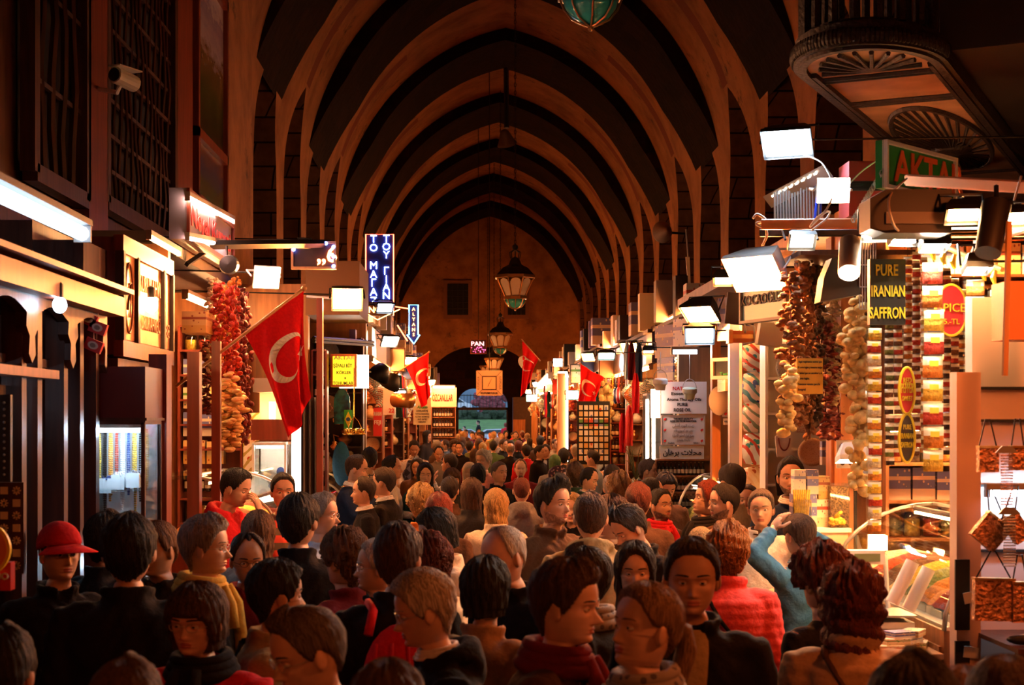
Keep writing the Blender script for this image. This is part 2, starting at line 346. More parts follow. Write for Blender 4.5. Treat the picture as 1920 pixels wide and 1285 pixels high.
# ---- lamps ------------------------------------------------------------------
def axes(n, up=(0,0,1)):
    n = Vector(n).normalized(); u = Vector(up); u = (u-n*u.dot(n)).normalized(); r = u.cross(n); return r, u, n
def flood(px, py, d, w, h, n, col, power, label, housing=None, cat='floodlight', arm=True, group=None):
    power = int(power*(2.2 if col in (WARM, WARMW) else 1.2))
    c = P(px, py, d); r, u, n = axes(n); R = Matrix((r, u, n)).transposed()
    t = thing(cat, label, 'lamp', c, group); hm = housing or BLACK; dp = .6*min(w, h)+.04
    m = MB(); s = [(-w/2-.015,-h/2-.015),(w/2+.015,-h/2-.015),(w/2+.015,h/2+.015),(-w/2-.015,h/2+.015)]; q = [(a*.62, b*.5) for a, b in s]
    f = lambda a, z: c+r*a[0]+u*a[1]+n*z
    m._a([f(a, .012) for a in s]+[f(a, -.02) for a in s]+[f(a, -dp) for a in q], [(0,1,5,4),(1,2,6,5),(2,3,7,6),(3,0,4,7),(4,5,9,8),(5,6,10,9),(6,7,11,10),(7,4,8,11),(11,10,9,8)])
    m.build('housing', hm, t)
    MB().box(c-n*.004, (w, h, .006), R).build('lamp_glass', emat('glow_%d_%s' % (power, ''.join('%02d' % (v*50) for v in col)), col, power), t)
    m = MB()
    for k in range(5): m.box(c-n*(dp*.55)+u*(h*.3*(k-2)/2), (w*.75, .006, dp*.5), R)
    m.build('cooling_fins', hm, t)
    if arm: MB().tube([f((-w/2-.03, 0), -.02), f((-w/2-.03, .0), -dp-.05), f((w/2+.03, 0), -dp-.05), f((w/2+.03, 0), -.02)], .008, 5).build('bracket', hm, t)
    if c.z > 2.75 and arm and d < 30: MB().tube([c-n*(dp+.04), Vector((c.x-n.x*.3, c.y+.15, c.z+.05)), Vector((XC+(HW-.03)*(1 if c.x > XC-.9 else -1), c.y+.3, c.z+.12))], .007, 5).build('support_rod', BLACK, t)
    return t
def bulb(px, py, d, r, col, power, label, top=.06):
    c = P(px, py, d); t = thing('light_bulb', label, 'lamp', c)
    MB().ball(c, (r, r, r*1.15), 14, 10).build('bulb_glass', emat('glow_%d_%s' % (power, ''.join('%02d' % (v*50) for v in col)), col, power), t, True)
    MB().lathe([(r*.45, r*.9), (r*.5, r*1.0), (r*.5, r*1.0+top), (r*.2, r*1.0+top+.01)], c, 10).build('bulb_socket', BLACK, t); return t
def strip(a, b, wd, col, power, label, drop=.05, name='strip_light', hm=None):
    a, b = Vector(a), Vector(b); t = thing(name, label, 'lamp', (a+b)/2); d = (b-a).normalized(); s = d.cross(Vector((0,0,1))).normalized(); u = s.cross(d)
    R = Matrix((d, s, u)).transposed(); L = (b-a).length
    MB().box((a+b)/2+u*(wd*.5+.012), (L+.04, wd*1.15, .03), R).build('housing', hm or GREYM, t)
    m = MB(); m.tube([a, b], wd*.42, 10); m.build('tube', emat('glow_%d_%s' % (power, ''.join('%02d' % (v*50) for v in col)), col, power), t, True)
    MB().box(a-d*.012, (.02, wd, wd), R).build('end_cap', GREYM, t); MB().box(b+d*.012, (.02, wd, wd), R).build('end_cap', GREYM, t); return t
K = 1.0
flood(1415,512,9.6,.34,.24,(-.45,-.5,-.62),WARM,95,'largest glaring orange floodlight, over the cushions and hanging vine leaves',GREYM)
flood(1312,590,13.5,.29,.20,(-.35,-.45,-.75),WARM,85,'glaring orange floodlight directly above the small white one by the brochures')
flood(1312,630,12.9,.22,.14,(-.1,-.75,-.6),COOL,22,'small cool white floodlight just below an orange floodlight')
flood(1476,269,9.2,.27,.17,(-.25,-.62,-.6),COOL,55,'cool white floodlight, highest of all, in front of the vault pier')
flood(1562,357,8.3,.145,.105,(-.05,-.95,-.2),NEUT,30,'square white floodlight above the orange truss with cables below it',WHITE)
flood(1504,453,8.9,.13,.08,(.0,-.8,-.6),NEUT,24,'small white lamp under the orange truss beside the biggest floodlight',BLACK)
flood(1356,527,12.2,.13,.09,(-.1,-.5,-.85),WARM,60,'little orange floodlight tucked behind the biggest orange floodlight')
flood(1652,438,8.0,.17,.10,(-.1,-.45,-.9),NEUT,60,'white-hot lamp above the saffron sign')
flood(1702,446,7.6,.13,.10,(.1,-.4,-.9),NEUT,60,'second lamp above the saffron sign, touching the black box')
flood(1806,404,6.9,.13,.07,(-.1,-.6,-.8),WARMW,60,'lamp behind the dark cylinder at the top of the spice stall')
flood(1893,412,6.9,.16,.06,(-.3,-.6,-.7),WARMW,60,'long lamp under the painted canopy beside the outer stall pole')
flood(1752,462,7.3,.10,.07,(0,-.35,-.95),NEUT,150,'fierce lamp lighting the tallest string of spice packets')
flood(1832,505,7.1,.09,.06,(0,-.35,-.95),NEUT,110,'fierce lamp lighting the shorter string of spice packets')
flood(500,520,11.6,.17,.14,(.35,-.8,-.35),WARMW,120,'round glaring lamp hanging right beside the dried pepper strings',WHITE)
flood(651,561,13.2,.24,.19,(.1,-.85,-.5),WARM,110,'square glaring orange lamp at the end of the brown fascia')
flood(574,458,12.6,.05,.04,(.2,-.8,-.5),WARM,30,'tiny lamp under the steel beam beside the digit sign')
flood(664,697,14.6,.25,.29,(.05,-1,-.02),NEUT,9,'white glowing panel lamp beside the yellow herbalist sign',WHITE)
flood(745,742,20.5,.2,.14,(.1,-.8,-.5),NEUT,45,'white floodlight with grey reflector under black hood lamp')
flood(722,578,16.5,.16,.1,(.2,-.7,-.6),COOL,16,'pale blue lamp below the tall neon sign')
flood(772,752,19.5,.09,.11,(.8,-.6,-.1),NEUT,40,'white lamp at the open end of the copper cylinder shade')
flood(1137,668,20.5,.2,.1,(0,-.7,-.7),(.7,1,.8),22,'greenish white lamp above the flag with star')
flood(1046,680,30,.16,.14,(0,-1,-.1),COOL,75,'small star-like white lamp at the far right stalls')
flood(1073,741,27,.2,.15,(0,-.9,-.4),(.55,1,.7),20,'green-white floodlight beside the far flag')
flood(997,747,42,.28,.18,(0,-.9,-.4),(.45,1,.7),10,'green glowing lamp near the far doorway')
strip(P(1012,725,37), P(1032,706,33), .12, NEUT, 14, 'tilted white tube lamp in the far dark arch')
strip((-1.95,5.75,2.985), (-1.95,7.6,2.985), .085, COOL, 1.9, 'long cool white tube lamp at the upper left corner', hm=BLACK)
bulb(112,572,6.8,.032,COOL,9,'bare bluish bulb under the scalloped wooden kiosk cornice')
strip(P(1262,660,15.4), P(1306,660,15.4), .05, COOL, 14, 'narrow white strip lamp under the brochure rack')
flood(1216,660,15.8,.1,.05,(0,-.5,-.8),WARM,25,'small warm lamp left of the rose oil sign')
# warm lamps added out of view to light the nearest crowd
for i, (x, y, z, s) in enumerate(((-1.2,1.2,2.9,.55), (2.6,3.2,3.0,1.2), (-1.8,-2.5,3.0,1), (2.8,-2.0,3.0,1), (2.5,5.6,3.2,1.2))):
    c = Vector((x, y, z)); t = thing('fill_lamp', ('added warm fill lamp over the aisle nearest the camera, left side', 'added warm fill lamp over the aisle beside the camera, right side', 'added warm fill lamp behind the camera, left side', 'added warm fill lamp behind the camera, right side', 'added warm fill lamp above the metal handbags')[i], 'lamp', c)
    MB().box(c+Vector((0,0,.05)), (.3, .3, .08)).build('housing', BLACK, t); MB().box(c, (.26, .26, .02)).build('lamp_glass', emat('glow_side_%d' % int(s*10), (1.0,.20,.04), 44*s), t)
    MB().tube([c+Vector((0,0,.09)), (x, y, ZS)], .01, 5).build('cable', BLACK, t)
# ---- people ---------------------------------------------------------------
HH, ZC = .235, 1.515                       # head height and chin height of the 1.75 m figure; it faces -Y
_pz = [-.40,-.25,-.12,-.04,0,.03,.08,.15,.22,.30,.38,.45,.50,.55,.62]
_pw = [.30,.235,.225,.20,.16,.185,.225,.262,.290,.308,.320,.326,.330,.333,.335]
_pf = [.19,.165,.165,.20,.30,.345,.362,.362,.368,.366,.366,.362,.372,.384,.385]
_pb = [.33,.30,.28,.27,.27,.272,.275,.285,.315,.37,.42,.445,.458,.467,.47]
def prof(z):
    z = np.asarray(z, float); zz = np.minimum(z, .62)
    w, f, b = np.interp(zz, _pz, _pw), np.interp(zz, _pz, _pf), np.interp(zz, _pz, _pb)
    k = np.where(z > .62, np.sqrt(np.clip(1-((z-.62)/.38)**2, 0, 1)), 1)
    return w*k, f*k, b*k
def headpos(th, z, feat=True, fem=0, nose=1.0):
    """point of the head surface, in head units; th=0 is the front"""
    w, f, b = prof(z); s, c = np.sin(th), np.cos(th)
    jaw = np.clip((.3-z)/.3, 0, 1)*np.clip(z/.05, 0, 1)
    x = w*np.sign(s)*np.abs(s)**(.86+.25*jaw)*(1-fem*.06*(z < .4)); y = np.where(c > 0, -f*np.abs(c)**(.92), b*np.abs(c)**.9)
    if feat:
        fr = c > 0; g = lambda v, s: np.exp(-(v/s)**2)
        na = np.interp(z, [.255,.275,.31,.36,.47,.52], [0,.07,.125,.085,.012,0])*nose*(1-.15*fem); ns = np.interp(z, [.26,.33,.5], [.062,.045,.03])
        y = y - fr*na*g(x, ns) + fr*.045*g(np.abs(x)-.135, .075)*g(z-.47, .05) - fr*(.016-.01*fem)*g(np.abs(x)-.12, .12)*g(z-.555, .03)
        y = y - fr*.018*g(np.abs(x)-.20, .07)*g(z-.36, .06) - fr*.026*g(x, .085)*(g(z-.208, .017)+1.15*g(z-.163, .02)) + fr*.016*g(x, .1)*g(z-.186, .008)
        y = y + fr*.015*g(x, .12)*g(z-.125, .02) - fr*.02*g(x, .09)*g(z-.06, .035)
    return x, y
YO = -.028                                  # the head sits a little ahead of the spine
TORSO = [(1.43,.078,.05,.085),(1.41,.12,.06,.09),(1.385,.16,.07,.1),(1.35,.182,.085,.108),(1.30,.185,.105,.112),(1.22,.176,.12,.112),(1.12,.16,.12,.1),(1.04,.15,.115,.092),(.96,.16,.115,.105),(.88,.175,.115,.125),(.82,.165,.11,.12),(.78,.10,.08,.09)]
def azi(n):
    u = np.linspace(-1, 1, n, endpoint=False); return PI*(.5*u+.5*u**3)
def turnM(turn, pitch, roll=0):
    pv = Vector((0, YO*.5, 1.475)); return Matrix.Translation(pv) @ (Euler((0, 0, math.radians(turn))).to_matrix() @ Euler((math.radians(pitch), math.radians(roll), 0)).to_matrix()).to_4x4() @ Matrix.Translation(-pv)
# poses: shoulder is fixed; (elbow, wrist, finger direction, palm normal) for L(+x) and R(-x)
POSES = {
 'down': (((.235,.02,1.12),(.245,-.06,.88),(0,-.2,-1),(-1,0,0)), ((-.235,.02,1.12),(-.245,-.06,.88),(0,-.2,-1),(1,0,0))),
 'bent': (((.225,.0,1.12),(.13,-.22,1.10),(-.7,-.7,.05),(0,0,-1)), ((-.235,.02,1.12),(-.22,-.2,1.02),(.3,-.9,0),(0,0,-1))),
 'face_r': (((.235,.02,1.12),(.245,-.06,.88),(0,-.2,-1),(-1,0,0)), ((-.20,-.16,1.18),(-.07,-.22,1.46),(.25,.25,.93),(.3,.9,-.1))),
 'face_l': (((.20,-.16,1.18),(.06,-.235,1.45),(-.25,.22,.95),(-.2,.95,0)), ((-.235,.02,1.12),(-.245,-.06,.88),(0,-.2,-1),(1,0,0))),
 'cup': (((.225,.0,1.12),(.12,-.22,1.14),(-.7,-.7,.1),(0,0,-1)), ((-.23,-.12,1.18),(-.08,-.24,1.36),(.5,-.1,.8),(.2,.9,0))),
 'head': (((.36,-.06,1.52),(.17,-.09,1.66),(-.55,.1,.80),(-.9,.1,-.4)), ((-.36,-.06,1.50),(-.17,-.13,1.63),(.45,.05,.88),(.95,0,-.3))),
 'chin': (((.20,-.14,1.14),(.02,-.24,1.24),(-.9,-.2,.1),(0,1,0)), ((-.20,-.16,1.18),(-.05,-.215,1.38),(.1,.2,.96),(.1,.9,-.1))),
}
def hand(w, wr, dr, nr, side, curl=.35, s=1.0):
    d = Vector(dr).normalized(); n = Vector(nr); n = (n-d*n.dot(d)).normalized(); x = d.cross(n)*side; wr = Vector(wr)
    R = Matrix((x, n, d)).transposed()
    w.ball(wr+d*.045*s, (.041*s, .017*s, .052*s), 10, 8, R)
    for i, (ox, L) in enumerate(((-.030,.068),(-.010,.078),(.010,.073),(.029,.058))):
        p = wr + d*.082*s + x*ox*s; pts = [p-d*.02*s]; a = 0; dd = d
        for sg in (.45, .32, .23):
            a += curl*(1+.15*i)/1.3; dd = d*math.cos(a)+n*math.sin(a); p = p+dd*L*s*sg; pts.append(p)
        w.tube(pts, [.0095*s,.009*s,.0082*s,.0062*s], 7)
    q = wr+d*.02*s-x*.034*s; t1 = (d*.65-x*.65+n*.35).normalized(); t2 = (d*.9-x*.1+n*.45).normalized()
    w.tube([q+x*.012, q+t1*.035*s, q+t1*.035*s+t2*.03*s, q+t1*.035*s+t2*.052*s], [.012*s,.0105*s,.0095*s,.007*s], 7)
_cache = {}
def shoulder(sd): return Vector((sd*.172, .0, 1.385))
def body_mesh(fem, turn, pitch, pose, lod, nose):
    key = ('body', fem, turn, pitch, pose, lod, nose)
    if key in _cache: return _cache[key]
    n = (60, 44, 26)[lod]; th = azi(n)
    st = (.0125, .02, .04)[lod]
    zs = list(1-(1-np.cos(np.linspace(0, PI/2, (14, 9, 6)[lod])))*.38) + list(np.arange(.58, .0, -st)) + [0, -.04, -.12, -.22, -.33]
    rows = []; V = []
    for z in zs:
        x, y = headpos(th, np.full(n, z), True, fem, nose)
        V.append(np.stack([x*HH, y*HH+YO*(1 if z > 0 else 1+z*1.5), np.full(n, ZC+z*HH)], 1))
    for z, wx, f, b in TORSO:
        k = (.93 if fem else 1); bust = .02*fem*math.exp(-((z-1.24)/.07)**2)
        c, s = np.cos(th), np.sin(th)
        V.append(np.stack([wx*k*np.sign(s)*np.abs(s)**.85, np.where(c > 0, -(f+bust)*np.abs(c)**.8, b*np.abs(c)**.8), np.full(n, z)], 1))
    V = np.array(V); nr = len(V)
    M = np.array(turnM(turn, pitch)); P4 = np.concatenate([V.reshape(-1, 3), np.ones((nr*n, 1))], 1) @ M.T
    wt = np.clip((V[..., 2].reshape(-1, 1)-1.43)/(.10), 0, 1); wt = wt*wt*(3-2*wt)
    V2 = (V.reshape(-1, 3)*(1-wt)+P4[:, :3]*wt).reshape(nr, n, 3)
    w = MB(); w.grid(V2, cv=True); w._a([V2[-1][:, 0:3].mean(0)], []); 
    w.f.append(tuple((nr-1)*n+k for k in range(n))); w.m.append(0)
    # lips get their own slot
    i0 = min(range(len(zs)), key=lambda i: abs(zs[i]-.228)); i1 = min(range(len(zs)), key=lambda i: abs(zs[i]-.148))
    for i in range(i0, i1):
        for j in range(n):
            x, _ = headpos(np.array([th[j]]), np.array([zs[i]]), False)
            if abs(th[j]) < 1 and abs(x[0]) < .092*(1-((zs[i]-.187)/.06)**2*.6): w.m[i*n+j] = 1
    # ears
    MT = turnM(turn, pitch)
    for sd in (-1, 1):
        c = MT @ Vector((sd*.325*HH, .03*HH+YO, ZC+.42*HH)); R = MT.to_3x3() @ Euler((math.radians(-8), 0, sd*math.radians(22))).to_matrix()
        w.ball(c, (.011, .020, .033), 10, 8, R); w.ball(c+R @ Vector((sd*.007, -.003, .003)), (.007, .022, .031), 8, 7, R)
    # arms, hands
    for sd, (el, wr, dr, nm) in zip((1, -1), POSES[pose]):
        s = shoulder(sd); el, wr = Vector(el), Vector(wr); d = (wr-el).normalized()
        w.tube([s-Vector((sd*.05,0,0)), s, s.lerp(el, .35), el-(el-s).normalized()*.03, el+d*.03, el.lerp(wr, .4), wr-d*.02, wr+d*.03], [.05,.052,.047,.038,.037,.036,.026,.024], 12)
        if lod < 2 or pose != 'down': hand(w, wr+d*.012, dr, nm, sd, .45 if 'face' in pose or pose in ('down','cup') else .3)
        else: w.ball(wr+Vector(dr)*.07, (.02,.04,.07), 6, 5)
    for sd in (-1, 1):
        w.tube([(sd*.085,0,.9),(sd*.092,0,.8),(sd*.095,-.005,.66),(sd*.095,-.01,.5),(sd*.095,.0,.42),(sd*.095,.015,.28),(sd*.095,.02,.1),(sd*.095,.02,.05)], [.095,.09,.078,.06,.055,.056,.038,.037], (14,10,8)[lod])
    me = bpy.data.meshes.new('body'); me.from_pydata(w.v, [], w.f); me.materials.append(None); me.materials.append(None)
    me.polygons.foreach_set('material_index', w.m); me.polygons.foreach_set('use_smooth', [True]*len(w.f)); me.update()
    _cache[key] = me; return me
def finish(w, vox, smooth=2, wr=0.0, quilt=0, adapt=0):
    me = bpy.data.meshes.new('m'); me.from_pydata(w.v, [], w.f); o = bpy.data.objects.new('tmp', me); COL.objects.link(o)
    if vox:
        r = o.modifiers.new('r', 'REMESH'); r.mode = 'VOXEL'; r.voxel_size = vox
    s = o.modifiers.new('s', 'SMOOTH'); s.iterations = smooth; s.factor = .6
    dg = bpy.context.evaluated_depsgraph_get(); out = bpy.data.meshes.new_from_object(o.evaluated_get(dg)); bpy.data.objects.remove(o)
    if wr or quilt:
        n = len(out.vertices); co = np.empty(n*3); no = np.empty(n*3); out.vertices.foreach_get('co', co); out.vertex_normals.foreach_get('vector', no)
        co = co.reshape(-1, 3); no = no.reshape(-1, 3); x, y, z = co.T
        f = np.sin(31*z+9*np.sin(11*x+3*y)+5*x)*np.sin(17*y+6*np.sin(9*z)+13*x)+.6*np.sin(57*z+23*y+11*np.sin(13*x))
        dsp = wr*f + quilt*(np.abs(np.sin(z*PI/.052))**.6-.6)
        co += no*dsp[:, None]; out.vertices.foreach_set('co', co.ravel())
    out.polygons.foreach_set('use_smooth', [True]*len(out.polygons)); out.materials.clear(); out.materials.append(None); out.update(); return out
def ring(cx, cy, cz, wx, f, b, n=24, sup=.85):
    o = []
    for k in range(n):
        t = 2*PI*k/n; s, c = math.sin(t), math.cos(t)
        o.append((cx+wx*math.copysign(abs(s)**sup, s), cy+(-f*abs(c)**sup if c > 0 else b*abs(c)**sup), cz))
    return o
def jacket_mesh(style, pose, fem, lod):
    key = ('jacket', style, pose, fem, lod)
    if key in _cache: return _cache[key]
    off, sl, hem, wr = {'shirt': (.010,.060,.84,.0022), 'coat': (.030,.074,.62,.0035), 'suit': (.022,.068,.74,.002), 'sweater': (.018,.066,.84,.003), 'hoodie': (.028,.072,.80,.0035), 'puffer': (.048,.088,.78,.002)}[style]
    w = MB(); rows = [(1.452,.066,.052,.082)] if style != 'coat' else [(1.465,.07,.06,.09)]
    rows += [(z, wx*(.93 if fem else 1), f+.02*fem*math.exp(-((z-1.24)/.07)**2), b) for z, wx, f, b in TORSO if z >= hem+.04]
    last = rows[-1]; 
    if hem < .86: rows += [(.86,.178,.12,.13), (hem+.02,.182,.125,.135)]
    G = []
    for i, (z, wx, f, b) in enumerate(rows):
        o_ = off*(min(1, .15+i*.28)); G.append(ring(0, 0, z+(.006 if i < 4 else 0), wx+o_, f+o_, b+o_))
    G.append(ring(0, 0, hem, rows[-1][1]+off-.005, rows[-1][2]+off-.005, rows[-1][3]+off-.005))
    n = 24; w.grid(np.array(G), cv=True); N = len(G); w.f += [tuple(reversed(range(n))), tuple((N-1)*n+k for k in range(n))]; w.m += [0, 0]
    for sd, (el, wr_, dr, nm) in zip((1, -1), POSES[pose]):
        s = shoulder(sd)+Vector((0, 0, -.004)); el, q = Vector(el), Vector(wr_); d = (q-el).normalized()
        w.tube([s-Vector((sd*.10,0,-.01)), s-Vector((sd*.04,0,0)), s+Vector((sd*.022,0,-.012)), s.lerp(el, .3)+Vector((sd*.012,0,0)), s.lerp(el, .7), el-(el-s).normalized()*.02, el+d*.03, el.lerp(q, .5), q-d*.005],
               [.045, sl*.92, sl, sl, sl*.95, sl*.9, sl*.85, sl*.78, sl*.66], 12)
    if style in ('coat', 'suit', 'puffer', 'shirt'):
        h = {'coat': .034, 'suit': .018, 'puffer': .045, 'shirt': .028}[style]; t = {'coat': .014, 'suit': .011, 'puffer': .02, 'shirt': .008}[style]
        pts = [(math.sin(a)*(.072+t*.5), -math.cos(a)*(.078 if math.cos(a) < 0 else .07)-.008, 1.455+h*.5+(-math.cos(a))*.012) for a in np.linspace(.35, 2*PI-.35, 18)]
        for k in range(3 if h > .03 else 2): w.tube([(x*(1+.05*k), y*(1+.05*k), z+(k-1)*h*.36) for x, y, z in pts], t, 6)
    if style == 'hoodie':
        pts = [(math.sin(a)*.098, -math.cos(a)*.095+.01, 1.462+(-math.cos(a))*.03) for a in np.linspace(.5, 2*PI-.5, 16)]
        w.tube(pts, [.022+.016*math.sin(PI*i/15) for i in range(16)], 8); w.ball((0, .115, 1.42), (.10, .045, .075), 12, 8)
    vox = (.0125, .017, .026)[lod]
    if style == 'shirt': vox *= .9
    me = finish(w, vox, 3 if lod < 2 else 1, wr, .006 if style == 'puffer' else 0)
    _cache[key] = me; return me
def simple_mesh(key, fn, smooth=True, nm=1):
    if key in _cache: return _cache[key]
    w = MB(); fn(w); me = bpy.data.meshes.new(key if isinstance(key, str) else key[0]); me.from_pydata(w.v, [], w.f)
    for _ in range(nm): me.materials.append(None)
    if any(w.m): me.polygons.foreach_set('material_index', w.m)
    if smooth: me.polygons.foreach_set('use_smooth', [True]*len(w.f))
    me.update(); _cache[key] = me; return me
def trousers(w):
    w.grid(np.array([ring(0,0,.98,.168,.125,.115), ring(0,0,.88,.188,.128,.14), ring(0,0,.80,.186,.122,.135), ring(0,0,.76,.12,.1,.1)]), cv=True)
    for sd in (-1, 1): w.tube([(sd*.085,0,.84),(sd*.093,0,.74),(sd*.098,-.005,.5),(sd*.098,.01,.28),(sd*.098,.015,.06)], [.105,.1,.078,.072,.068], 12)
def shoe(sd):
    def f(w):
        w.ball((sd*.1, -.05, .04), (.045, .13, .045), 12, 8); w.ball((sd*.1, .03, .06), (.042, .06, .055), 10, 7); w.box((sd*.1, -.04, .012), (.08, .24, .024))
    return f
def eye(sd):
    def f(w):
        c = Vector((sd*.132*HH, -.298*HH+YO, ZC+.474*HH)); r = .052*HH*1.02; nu, nv = 30, 24
        n0 = len(w.f); w.ball(c, (r*1.08, r, r), nu, nv)
        for i in range(n0, len(w.f)):
            q = sum((Vector(w.v[k]) for k in w.f[i]), Vector())/4-c; q.normalize(); el = math.degrees(math.asin(q.z)); an = math.degrees(q.angle(Vector((0,-1,0))))
            w.m[i] = 0 if (el > 15 or el < -21) else (2 if an < 27 else 1)
    return f
HL = {  # hairline height (head units) against the angle from the front
 'short': ([0,25,45,58,70,80,95,110,125,150,180], [.845,.835,.77,.66,.50,.42,.52,.42,.28,.14,.10]),
 'full':  ([0,25,45,58,70,80,95,110,125,150,180], [.78,.78,.72,.60,.46,.38,.50,.38,.22,.06,.02]),
 'bangs': ([0,30,48,60,75,90,110,150,180], [.60,.60,.52,.30,.15,.10,.02,-.02,-.02]),
 'long':  ([0,20,40,58,75,90,110,150,180], [.86,.82,.68,.46,.25,.15,.05,-.02,-.02]),
 'up':    ([0,25,45,60,75,88,100,125,150,180], [.84,.82,.76,.64,.52,.50,.50,.28,.14,.12]),
 'bald':  ([0,30,50,70,80,95,110,125,150,180], [1.4,1.4,1.3,.62,.46,.52,.42,.28,.14,.10]),
 'recede':([0,18,38,52,66,78,95,110,125,150,180], [.92,.95,.97,.80,.56,.44,.52,.42,.28,.14,.10]),
 'buzz':  ([0,25,45,60,75,85,95,110,125,150,180], [.84,.83,.78,.68,.52,.46,.52,.42,.28,.15,.12]),
}
THK = {'short': .046, 'full': .066, 'bangs': .08, 'long': .06, 'up': .038, 'bald': .03, 'recede': .05, 'buzz': .022}
def shell(w, hl, thick, lod, seed=0, z0=-.02, rough=1.0, quiff=0, inner=-.03, crown_bald=0):
    n, m = ((72, 40), (44, 26), (26, 14))[lod]; th = np.linspace(-PI, PI, n, endpoint=False)
    zs = np.concatenate([.62+.38*np.cos(np.linspace(.02, PI/2, m//2)), np.linspace(.60, z0, m//2)]); TH, Z = np.meshgrid(th, zs)
    x, y = headpos(TH, Z, False); C = np.array([0, .04, .55])
    p = np.stack([x, y, Z], -1); d = p-C; r = np.linalg.norm(d, axis=-1, keepdims=True); d = d/r
    h = np.interp(np.degrees(np.abs(TH)), hl[0], hl[1]); ms = np.clip((Z-h)/.05, 0, 1)
    if crown_bald: ms = ms*np.clip((np.hypot(x/.24, (y-.12)/.30)-1)/.25+np.clip((.75-Z)/.1, 0, 1), 0, 1)
    ms = ms*ms*(3-2*ms); ph = seed*1.7
    ns = np.sin(23*TH+ph+7*Z)*np.sin(15*Z+3*np.sin(5*TH+ph))*.5+.5*np.sin(41*TH+2*ph-19*Z)*np.sin(9*TH)+.4*np.sin(9*x*5+ph)*np.sin(8*y*5+ph)
    tk = thick*(1+.55*np.clip(Z-.5, 0, .5)/.5)*(1+.16*rough*ns) + quiff*np.exp(-(TH/.9)**2)*np.clip((Z-.78)/.12, 0, 1)
    tk = tk*(1+.13*rough*np.sin(67*TH+5*np.sin(6*Z+ph)+ph)*np.sin(11*Z+8*TH)+.15*rough*np.sin(97*TH+13*Z+3*ph)); off = ms*tk+(1-ms)*inner
    q = p+d*off[..., None]; q[..., 0] *= HH; q[..., 1] = q[..., 1]*HH+YO; q[..., 2] = ZC+q[..., 2]*HH
    w.grid(q, cv=True)
    top = q[0].mean(0); w._a([tuple(v) for v in q[0]]+[tuple(top)], [(k, (k+1) % n, n) for k in range(n)])
def curtain(w, L, lod, seed=0, wid=1.0, a0=70, thick=.085, wave=.0, zt=.62):
    """hair hanging from the widest part of the head down to z = L head units"""
    n, m = ((60, 30), (38, 18), (22, 10))[lod]; th = np.radians(np.linspace(a0, 360-a0, n)); zs = np.linspace(zt, L, m)
    def surf(e):
        G = []
        for z in zs:
            wz, _, bz = prof(max(z, .45)); k = 1 if z > .4 else 1-.10*min(1, (.4-z)/.5); 
            ww, bb = (wz+thick*1.0)*k*wid-e, (bz+thick*.9)*k-e; ns = .018*np.sin(17*th+seed+6*z)+.012*np.sin(31*th-9*z+seed) + wave*np.sin(z*16+seed+2*th)
            x = (ww+ns)*np.sin(th); y = np.where(np.cos(th) > 0, -(.36*k*np.cos(th)), -(bb+ns)*np.cos(th))
            taper = 1 if z > L+.15 else .9
            G.append(np.stack([x*HH*taper, y*HH+YO, np.full(n, ZC+z*HH)], 1))
        return G
    a, b = surf(0), surf(.10); full = np.concatenate([np.array(a), np.array(b)[::-1]], 0)
    w.grid(full, cu=True)
    N, n_ = full.shape[:2]
    for j in (0, n_-1): w._a([tuple(full[i][j]) for i in range(N)], [tuple(range(N))])
def brows(w, z=.575):
    for sd in (-1, 1):
        pts = []
        for xx in (.055, .10, .15, .20, .235):
            f = prof(z)[1]; yy = -f*math.sqrt(max(0, 1-(xx/.345)**2))**.92-.012; pts.append((sd*xx*HH, yy*HH+YO, ZC+(z+.012*math.sin((xx-.05)*14)-.012*(xx > .2))*HH))
        w.tube(pts, [.0025,.0036,.0034,.0028,.0012], 5)
